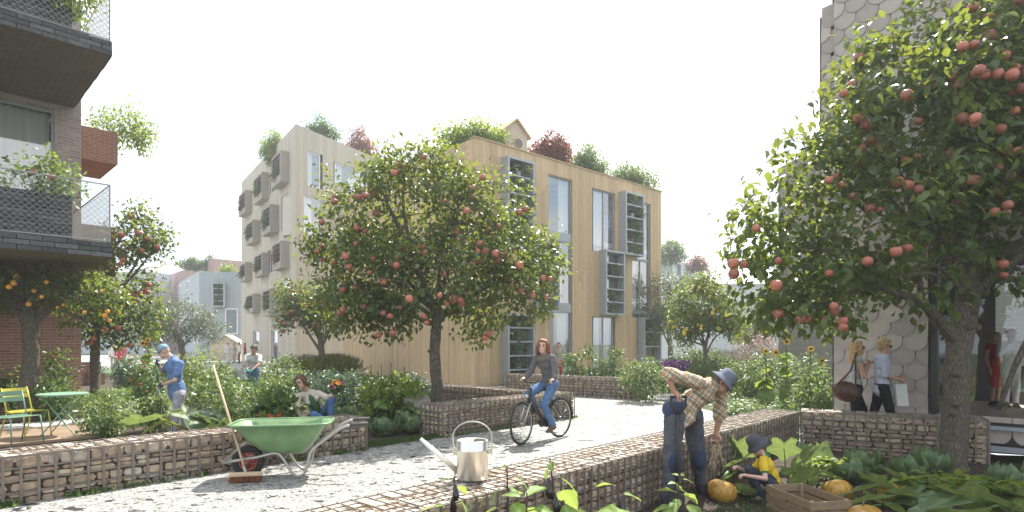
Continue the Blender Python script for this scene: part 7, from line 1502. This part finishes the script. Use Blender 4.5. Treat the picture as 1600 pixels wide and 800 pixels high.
M_BLACKC = clothmat('black_cloth', (.012, .012, .014)); M_TANK = clothmat('grey_tank', (.36, .37, .38)); M_SHIRTB = clothmat('pale_blue_shirt', (.46, .50, .62), var=.08); M_REDD = clothmat('red_dress', (.5, .025, .03)); M_BEIGE = clothmat('beige_coat', (.42, .36, .28)); M_REDT = clothmat('red_trousers', (.4, .04, .03))
H_RED = plain('auburn_hair', (.22, .055, .022), .5, .35, 40, .4, 120); H_BRN = plain('brown_hair', (.13, .065, .03), .5, .35, 40, .4, 120); H_BLD = plain('blond_hair', (.46, .31, .15), .5, .3, 40, .4, 120); H_GRY = plain('grey_hair', (.12, .10, .085), .6, .3, 40, .4, 120)
# bending man with spade
def man_x(g, L_):
    s = 1.0; J = L_['J']; Uu, Ff, Rr = L_['U'], L_['Fw'], L_['Rt']
    for q in (-1, 1): g.ell(J['pel'] - Uu * .06 + Rr * q * .16, fr3(Rr, Ff, Uu), (.05, .115, .13), M_PAD)           # hanging tool pockets
    for k in ('l', 'r'): kn = J[k + 'kn']; g.ell(kn + V(.02, -.04, -.03), Matrix.Identity(3), (.078, .072, .15), M_PAD)
    g.cap(J['pel'] - Uu * .02 + Ff * .1, J['pel'] - Uu * .24 + Ff * .15 + Rr * .05, .09, .045, M_PLAID); g.ell(J['pel'] + Uu * .03, fr3(Rr, Ff, Uu), (.172, .135, .13), M_PLAID)                       # shirt tail
    g.cap(L_['nk'] - Uu * .01 - Ff * .03, L_['nk'] + Ff * .055 - Uu * .005, .066, .05, M_PLAID)
figure('man in plaid shirt and bucket hat bending over a spade', PX(dict(pel=(1066, 640, 6.38), nk=(1112, 600, 6.36), hd=(1131, 597, 6.34), rsh=(1090, 598, 6.2), rel=(1040, 583, 6.12), rwr=(1054, 613, 6.12), lsh=(1126, 616, 6.55), lel=(1124, 652, 6.6), lwr=(1119, 676, 6.6), rhip=(1055, 650, 6.3), lhip=(1082, 650, 6.48), rkn=(1049, 716, 6.3), lkn=(1088, 708, 6.68), ran=(1042, 782, 6.32), lan=(1098, 762, 6.92), hup=V(.62, -.05, .75), rtoe=V(.3, -.95, 0), ltoe=V(.75, -.6, 0))),
       M_PLAID, M_WORK, M_SHOE, SKT, sleeve=.92, look=V(.72, -.38, -.58), hair=H_GRY, hat=(M_HATB, 'bucket'), voxel=.0075, loose=1.5, loosleg=2.6, bulk=1.05, extra=man_x, curl=(1.1, 1.35), handd={'r': V(.35, -.1, -.3), 'rn': V(0, 0, -1), 'l': V(-.02, -.05, -1), 'ln': V(-.6, -.6, 0)}, hemdrop=.05)
# squatting child
def kid_x(g, L_):
    J = L_['J']; Uu, Ff, Rr = L_['U'], L_['Fw'], L_['Rt']; TL = L_['TL']
    g.ell(J['pel'] + Uu * TL * .36 + Ff * .012, fr3(Rr, Ff, Uu), (.105, .085, TL * .3), M_NAVY)
    for q in ('lsh', 'rsh'): g.cap(J['pel'] + Uu * TL * .5 + Ff * .085 + (J[q] - J['pel']).dot(Rr) * Rr * .5, J[q] + Uu * .03 + Rr * (.045 if q == 'lsh' else -.045), .017, .017, M_NAVY); sh_ = J[q]; el = J[q[0] + 'el']; g.cap(sh_.lerp(el, .5), sh_.lerp(el, .55), .047, .047, M_GRNK)
    g.cap(L_['nk'] - Uu * .012 - Ff * .02, L_['nk'] - Uu * .012 + Ff * .03, .047, .044, M_GRNK)
M_KYEL = clothmat('yellow_shirt', (.72, .50, .04)); M_GRNK = clothmat('green_trim', (.03, .22, .08))
figure('child in yellow shirt and dark bucket hat squatting beside the crate', PX(dict(pel=(1212, 758, 6.98), nk=(1193, 712, 6.95), hd=(1182, 695, 6.93), lsh=(1192, 719, 6.82), lel=(1196, 748, 6.72), lwr=(1166, 743, 6.62), rsh=(1190, 717, 7.1), rel=(1176, 742, 7.1), rwr=(1154, 731, 6.95), lhip=(1210, 760, 6.9), rhip=(1208, 760, 7.08), lkn=(1170, 733, 6.88), rkn=(1168, 731, 7.14), lan=(1190, 776, 6.9), ran=(1187, 775, 7.1), hup=V(-.35, 0, .9), ltoe=V(-1, -.1, 0), rtoe=V(-1, .1, 0))),
       M_KYEL, M_NAVY, M_SHOEL, SKP, sleeve=.5, s=.71, look=V(-.86, -.12, -.5), hair=H_BRN, hat=(M_HATK, 'bucket'), voxel=.0065, loose=1.3, extra=kid_x, curl=(.9, .9), hemdrop=0, handd={'ln': V(0, 0, -1), 'rn': V(0, 0, -1)})
# gardener in blue tunic
figure('gardener in blue tunic and teal cap leaning on a hoe', PX(dict(pel=(276, 607, 10.8), nk=(270, 559, 10.75), hd=(256, 549, 10.7), lsh=(281, 569, 10.58), lel=(274, 594, 10.5), lwr=(254, 601, 10.58), rsh=(268, 567, 10.95), rel=(254, 582, 10.98), rwr=(247, 570, 10.82), lhip=(280, 616, 10.72), rhip=(273, 616, 10.9), lkn=(276, 645, 10.68), rkn=(283, 645, 10.95), lan=(272, 675, 10.7), ran=(296, 672, 11.0), hup=V(-.45, 0, .9), ltoe=V(-1, -.2, 0), rtoe=V(-1, -.1, 0))),
       M_TUNIC, M_GREYT, M_SHOEL, SKP, sleeve=.62, extra=lambda g, L_: (g.ell(L_['pel'] + L_['U'] * .0, L_['M'], (.178, .142, .2), M_TUNIC), g.ell(L_['pel'] - L_['U'] * .1, L_['M'], (.172, .14, .12), M_TUNIC)), look=V(-.86, -.2, -.42), hair=None, hat=(M_CAPB, 'cap'), voxel=.011, loose=1.6, hemdrop=.07, glove=M_GLVD, curl=(1.2, 1.2), bulk=1.08)
# kneeling woman with flowers
def wom_x(g, L_):
    J = L_['J']; Uu, Ff, Rr, TL = L_['U'], L_['Fw'], L_['Rt'], L_['TL']; g.ell(J['pel'] + Uu * TL * .5 + Ff * .075, fr3(Rr, Ff, Uu), (.085, .075, TL * .4), M_GRNT)
figure('woman in cream cardigan sitting in the bed with a flower bunch', PX(dict(pel=(499, 648, 10.95), nk=(481, 611, 10.75), hd=(470, 597, 10.66), rsh=(465, 620, 10.7), rel=(464, 637, 10.6), rwr=(468, 652, 10.5), lsh=(497, 615, 10.85), lel=(512, 622, 10.7), lwr=(521, 617, 10.55), rhip=(492, 652, 10.9), lhip=(505, 650, 11.0), rkn=(490, 648, 10.48), lkn=(519, 623, 10.62), ran=(508, 658, 10.5), lan=(516, 658, 10.68), hup=V(-.35, -.1, .9), rtoe=V(.8, -.4, 0), ltoe=V(.3, -.9, 0))),
       M_CREAM, M_DENIM, M_SHOEL, SK, sleeve=1.9, look=V(-.28, -.9, -.3), hair=H_BRN, voxel=.009, fem=True, hairlong=.7, extra=wom_x, curl=(1.0, .5), handd={'l': V(.3, -.2, .5), 'rn': V(.5, -.3, 0)}, loose=1.2)
fb_c = at(527, 604, 10.5); fbn = thing('flower_bunch', 'bunch of pink and orange flowers in the hand of the sitting woman', 'flowers', fb_c); spray(fbn, 'leaves', fb_c, (.1, .09, .1), 26, 10, .03, .06, .6, G_SHRUB, seed=301, shell=.2, kind='stuff'); rs = random.Random(6)
for k in range(16): d = V(rs.uniform(-1, 1), rs.uniform(-1, .2), rs.uniform(-.3, 1)).normalized(); o = link('bloom', flower_mesh((P_PINK, P_ORANGE, P_YEL)[k % 3], 'bloom'), fbn, d * .12, None, (.036,) * 3); o.rotation_euler = d.to_track_quat('Z', 'Y').to_euler()
MB().tube([fb_c - V(.04, 0, .14), fb_c], .014, 6).build('stalks', M_STEMG, fbn)
# gardener with grey watering can
figure('gardener in white shirt, jeans and teal gloves, tipping a can', PX(dict(pel=(394, 574, 16.6), nk=(396, 553, 16.4), hd=(397, 546, 16.25), rsh=(385, 557, 16.4), rel=(382, 569, 16.25), rwr=(386, 577, 16.05), lsh=(406, 557, 16.4), lel=(404, 570, 16.2), lwr=(394, 578, 16.0), rhip=(390, 577, 16.6), lhip=(399, 577, 16.6), rkn=(389, 602, 16.5), lkn=(400, 602, 16.55), ran=(388, 626, 16.6), lan=(401, 626, 16.6), hup=V(0, -.3, .9))),
       M_WHITE, M_DENIM, M_SHOEB, SK, sleeve=.6, look=V(-.1, -.85, -.55), hair=H_GRY, voxel=.014, fem=True, glove=M_GLVT, curl=(1.1, 1.1), detail=False)
cwp = at(380, 588, 15.95); cw = thing('watering_can', 'grey watering can tipped by the gardener in the white shirt', 'watering can', cwp); Mz = Matrix.Rotation(R(-25), 3, 'Y')
M_ZINC = plain('zinc', (.33, .33, .32), .5, .15, 8, metal=.5); MB().lathe([(0, 0), (.13, 0), (.13, .28), (.11, .3), (0, .3)], 20, Mz, (0, 0, -.12)).build('body', M_ZINC, cw, smooth=False, local=True); MB().tube([V(-.1, 0, -.05), V(-.3, -.03, .0), V(-.45, -.05, -.02)], [.03, .022, .02], 8).build('spout', M_ZINC, cw, smooth=True, local=True); MB().tube([V(-.06, 0, .18), V(.04, 0, .3), V(.16, 0, .22), V(.18, 0, .05)], .014, 8).build('handle', M_ZINC, cw, smooth=True, local=True)
# cyclist, posed on the bicycle
BM = Matrix.Translation(BC_) @ Matrix.Rotation(BANG, 4, 'Z')
def bl_(x, y, z): return BM @ V(x, y, z)
bd = (BM.to_3x3() @ V(1, 0, 0))
def cyc_x(g, L_):
    nk, Uu, Ff, Rr = L_['nk'], L_['U'], L_['Fw'], L_['Rt']
    for k in range(10): a = 2 * math.pi * k / 10; b_ = 2 * math.pi * (k + 1) / 10; f_ = lambda a: nk + Rr * math.cos(a) * .085 + Ff * (math.sin(a) * .085 + .02) - Uu * (.02 + .035 * math.sin(a)); g.cap(f_(a), f_(b_), .042 + .008 * math.sin(a), .042, M_SCARF)
    g.cap(nk + Ff * .1 - Uu * .06, nk + Ff * .1 - Uu * .15, .05, .03, M_SCARF)
figure('red haired woman in grey jacket, scarf and jeans riding the bicycle', dict(pel=bl_(-.23, 0, .99), nk=bl_(-.08, 0, 1.46), hd=bl_(-.04, 0, 1.60), lsh=bl_(-.10, .165, 1.41), rsh=bl_(-.10, -.165, 1.41), lel=bl_(-.03, .26, 1.16), rel=bl_(-.02, -.26, 1.16), lwr=bl_(.06, .3, 1.06), rwr=bl_(.07, -.3, 1.06), lhip=bl_(-.22, .09, .95), rhip=bl_(-.22, -.09, .95), lkn=bl_(.10, .13, .62), rkn=bl_(.19, -.13, .80), lan=bl_(-.16, .125, .26), ran=bl_(-.0, -.125, .545), ltoe=bd + V(0, 0, -.25), rtoe=bd + V(0, 0, -.1), hup=V(0, 0, 1)),
       M_JACK, M_DENIM, M_SHOE, SKP, sleeve=1.95, look=(bd + V(.35, -.25, .02)).normalized(), hair=H_RED, voxel=.009, fem=True, hairlong=1.3, extra=cyc_x, curl=(1.25, 1.25), handd={'l': bd + V(0, 0, -.15), 'ln': V(0, 0, -1), 'r': bd + V(0, 0, -.15), 'rn': V(0, 0, -1)}, loose=1.1, hemdrop=.02)
# ---- walking and standing figures
def stand(label, p, face, hgt=1.72, arms=((.1, -.02), (.1, .02)), stride=.0, top=M_WHITE, legs=M_DENIM, shoes=M_SHOEB, armpose=None, **kw):
    """upright figure at p facing (xy); armpose gives elbow and wrist per side in the local frame (right, forward, up) in shares of the height"""
    f = V(face[0], face[1], 0).normalized(); r = V(f.y, -f.x, 0); h = hgt; p = Vector(p)
    def q(a, b, c): return p + r * a * h + f * b * h + V(0, 0, c * h)
    J = dict(pel=q(0, 0, .535), nk=q(0, .01, .825), hd=q(0, .025, .915), lsh=q(-.108, 0, .80), rsh=q(.108, 0, .80), lel=q(-.135, -.02, .63), rel=q(.135, -.02, .63), lwr=q(-.13, .03, .485), rwr=q(.13, .03, .485), lhip=q(-.052, 0, .51), rhip=q(.052, 0, .51), lkn=q(-.054, .02 + stride * .55, .28), rkn=q(.054, .02 - stride * .3, .28), lan=q(-.05, stride, .05), ran=q(.05, -stride, .055 + abs(stride) * .12), ltoe=f, rtoe=f, hup=V(0, 0, 1))
    for k, v in (armpose or {}).items(): J[k] = q(*v)
    kw.setdefault('look', f); return figure(label, J, top, legs, shoes, s=hgt / 1.75, **kw)
wp = at(1336, 600, 10.35); wp.z = 0
stand('blond woman in grey tank top walking with a brown shoulder bag', wp, (.97, -.22), 1.72, stride=.13, top=M_TANK, legs=M_BLACKC, hair=H_BLD, fem=True, hairlong=2.2, sleeve=0, glasses=True, voxel=.009, hemdrop=.05, armpose=dict(rel=(.12, .04, .63), rwr=(.07, .10, .73), lel=(-.12, .12, .74), lwr=(-.08, .24, .80)), curl=(.5, .9))
wp2 = at(1378, 600, 10.15); wp2.z = 0
stand('blond man in pale blue shirt and sunglasses walking behind the wall', wp2, (.96, -.28), 1.76, stride=-.13, top=M_SHIRTB, legs=M_BLACKC, hair=H_BLD, sleeve=1.15, glasses=True, voxel=.009, loose=1.3, hemdrop=.06, armpose=dict(rel=(.125, -.01, .64), rwr=(.06, .12, .60), lel=(-.125, .0, .64), lwr=(.0, .13, .605)), look=V(.9, -.35, -.22), curl=(1.1, 1.1))
# shoulder bag and paper bag
M_BAG = plain('brown_leather', (.075, .03, .018), .4, .3, 9, .4, 40); bgp = at(1322, 612, 10.1); bgr = thing('shoulder_bag', 'slouchy brown leather bag on the shoulder of the walking woman', 'bag', bgp); t = MB(); t.ball((0, 0, 0), (.24, .1, .17), 18, 12, Matrix.Rotation(R(18), 3, 'Y')); t.v = [tuple(Vector(v) * (1 + .16 * noise.noise(Vector(v) * 11))) for v in t.v]; t.build('pouch', M_BAG, bgr, smooth=True, local=True, merge=True)
sh_p = at(1337, 553, 10.2) - bgp; t = MB(); t.tube([V(-.16, -.02, .12), sh_p * .55 + V(-.05, -.06, 0), sh_p + V(0, -.02, .02)], .016, 8); t.tube([V(.16, .0, .06), sh_p * .5 + V(.06, -.04, 0), sh_p + V(0.0, .02, .02)], .014, 8); t.build('strap', M_BAG, bgr, smooth=True, local=True)
M_PAPER = plain('white_paper', (.62, .62, .60), .7, .05, 4, .1, 20); pbp = at(1408, 634, 10.0); pb = thing('paper_bag', 'white paper bag carried by the man in the blue shirt', 'bag', pbp); MB().hexa([V(-.09, -.05, 0), V(.1, -.05, 0), V(.1, .05, 0), V(-.09, .05, 0), V(-.115, -.035, .36), V(.07, -.035, .37), V(.07, .035, .37), V(-.115, .035, .36)]).build('sack', M_PAPER, pb, local=True); MB().tube([V(-.06, 0, .36), V(-.07, 0, .43), V(-.02, 0, .46), V(.02, 0, .43), V(.03, 0, .37)], .006, 6).build('cord_handle', M_PAPER, pb, smooth=True, local=True)
# plaza couple mirrored in the shop glass, built as figures behind it
def inshop(px, o):
    k = (px - CX) / F; P_ = fS.P + fS.n * o; t = (k * P_.y - P_.x) / (fS.d.x - k * fS.d.y); q = P_ + fS.d * t; q.z = .3; return q
stand('mirrored woman in a red dress, built as a figure behind the shop glass', inshop(1554, -4.2), (.3, -.9), 1.62, top=M_REDD, legs=M_REDD, legcut=.5, hair=H_BLD, fem=True, hairlong=1.8, sleeve=.1, voxel=.012, detail=False, armpose=dict(lel=(-.1, .08, .66), lwr=(-.14, .14, .74)))
stand('mirrored man in white shirt and trousers, built as a figure behind the shop glass', inshop(1579, -4.0), (-.3, -.95), 1.68, top=M_WHITE, legs=M_WHITE, hair=H_BRN, sleeve=1.9, voxel=.012, detail=False, armpose=dict(lel=(-.14, .05, .65), lwr=(-.02, .13, .68), rel=(.14, .04, .66), rwr=(.05, .1, .8)))
# people far off
def far(label, px, Y, face, hgt, top, legs, hair, fem=False, **kw): p = at(px, 600, Y); p.z = kw.pop('z', 0.0); return stand(label, p, face, hgt, top=top, legs=legs, hair=hair, fem=fem, sleeve=kw.pop('sleeve', 1.8), voxel=.02, detail=False, wrinkle=False, group='people far off on the square', **kw)
far('person in white clothes nearest the shed', 356, 50, (.6, -.8), 1.76, M_WHITE, M_WHITE, H_BRN); far('person in beige coat second from the shed', 366, 51, (-.5, -.8), 1.7, M_BEIGE, M_BEIGE, H_BRN, True); far('person in white shirt and dark trousers third from the shed', 374, 50, (-.8, -.5), 1.8, M_WHITE, M_NAVY, H_BRN); far('person in red jacket farthest right of the shed group', 383, 50.5, (-.9, -.3), 1.75, M_REDT, M_NAVY, H_GRY)
far('person in red dress between the fruit tree trunks', 186, 40, (.2, -1), 1.68, M_REDD, M_REDD, H_BLD, True); far('person in white beside the far red dress', 177, 40.5, (.4, -1), 1.74, M_WHITE, M_BEIGE, H_BRN); far('person in pink right of the far red dress', 194, 40.5, (-.5, -1), 1.7, clothmat('pink_cloth', (.5, .25, .25)), M_BEIGE, H_BRN, True)
q = fr_.pt(fr_.px(951, 340)[0], 6.5, -.75); far('person standing behind the upper window of the wooden house', 951, q.y, (.2, -1), 1.66, clothmat('denim_shirt', (.3, .38, .5)), M_DENIM, H_BRN, z=6.5)
q = fr_.pt(fr_.px(873, 560)[0], .0, .55); far('person in beige coat and red trousers behind the cyclist', 873, q.y, (-.2, -1), 1.72, M_BEIGE, M_REDT, H_BRN)
finish()
# ---------------------------------------------------------------- sunny haze in the air
hz = MB(); hz.hexa([V(-70, -6, -1.2), V(70, -6, -1.2), V(70, 125, -1.2), V(-70, 125, -1.2), V(-70, -6, 22), V(70, -6, 22), V(70, 125, 22), V(-70, 125, 22)])
hm = bpy.data.materials.new('haze'); hm.use_nodes = True; ht = hm.node_tree; ht.nodes.clear(); ho_ = ht.nodes.new('ShaderNodeOutputMaterial'); hv = ht.nodes.new('ShaderNodeVolumePrincipled')
hv.inputs['Color'].default_value = (.93, .96, 1, 1); hv.inputs['Density'].default_value = .0016; hv.inputs['Anisotropy'].default_value = .35; ht.links.new(hv.outputs[0], ho_.inputs['Volume'])
hobj = hz.build('haze', hm); tag(hobj, 'thin sunlit haze filling the air over the gardens', 'haze', kind='stuff'); hobj.visible_shadow = True
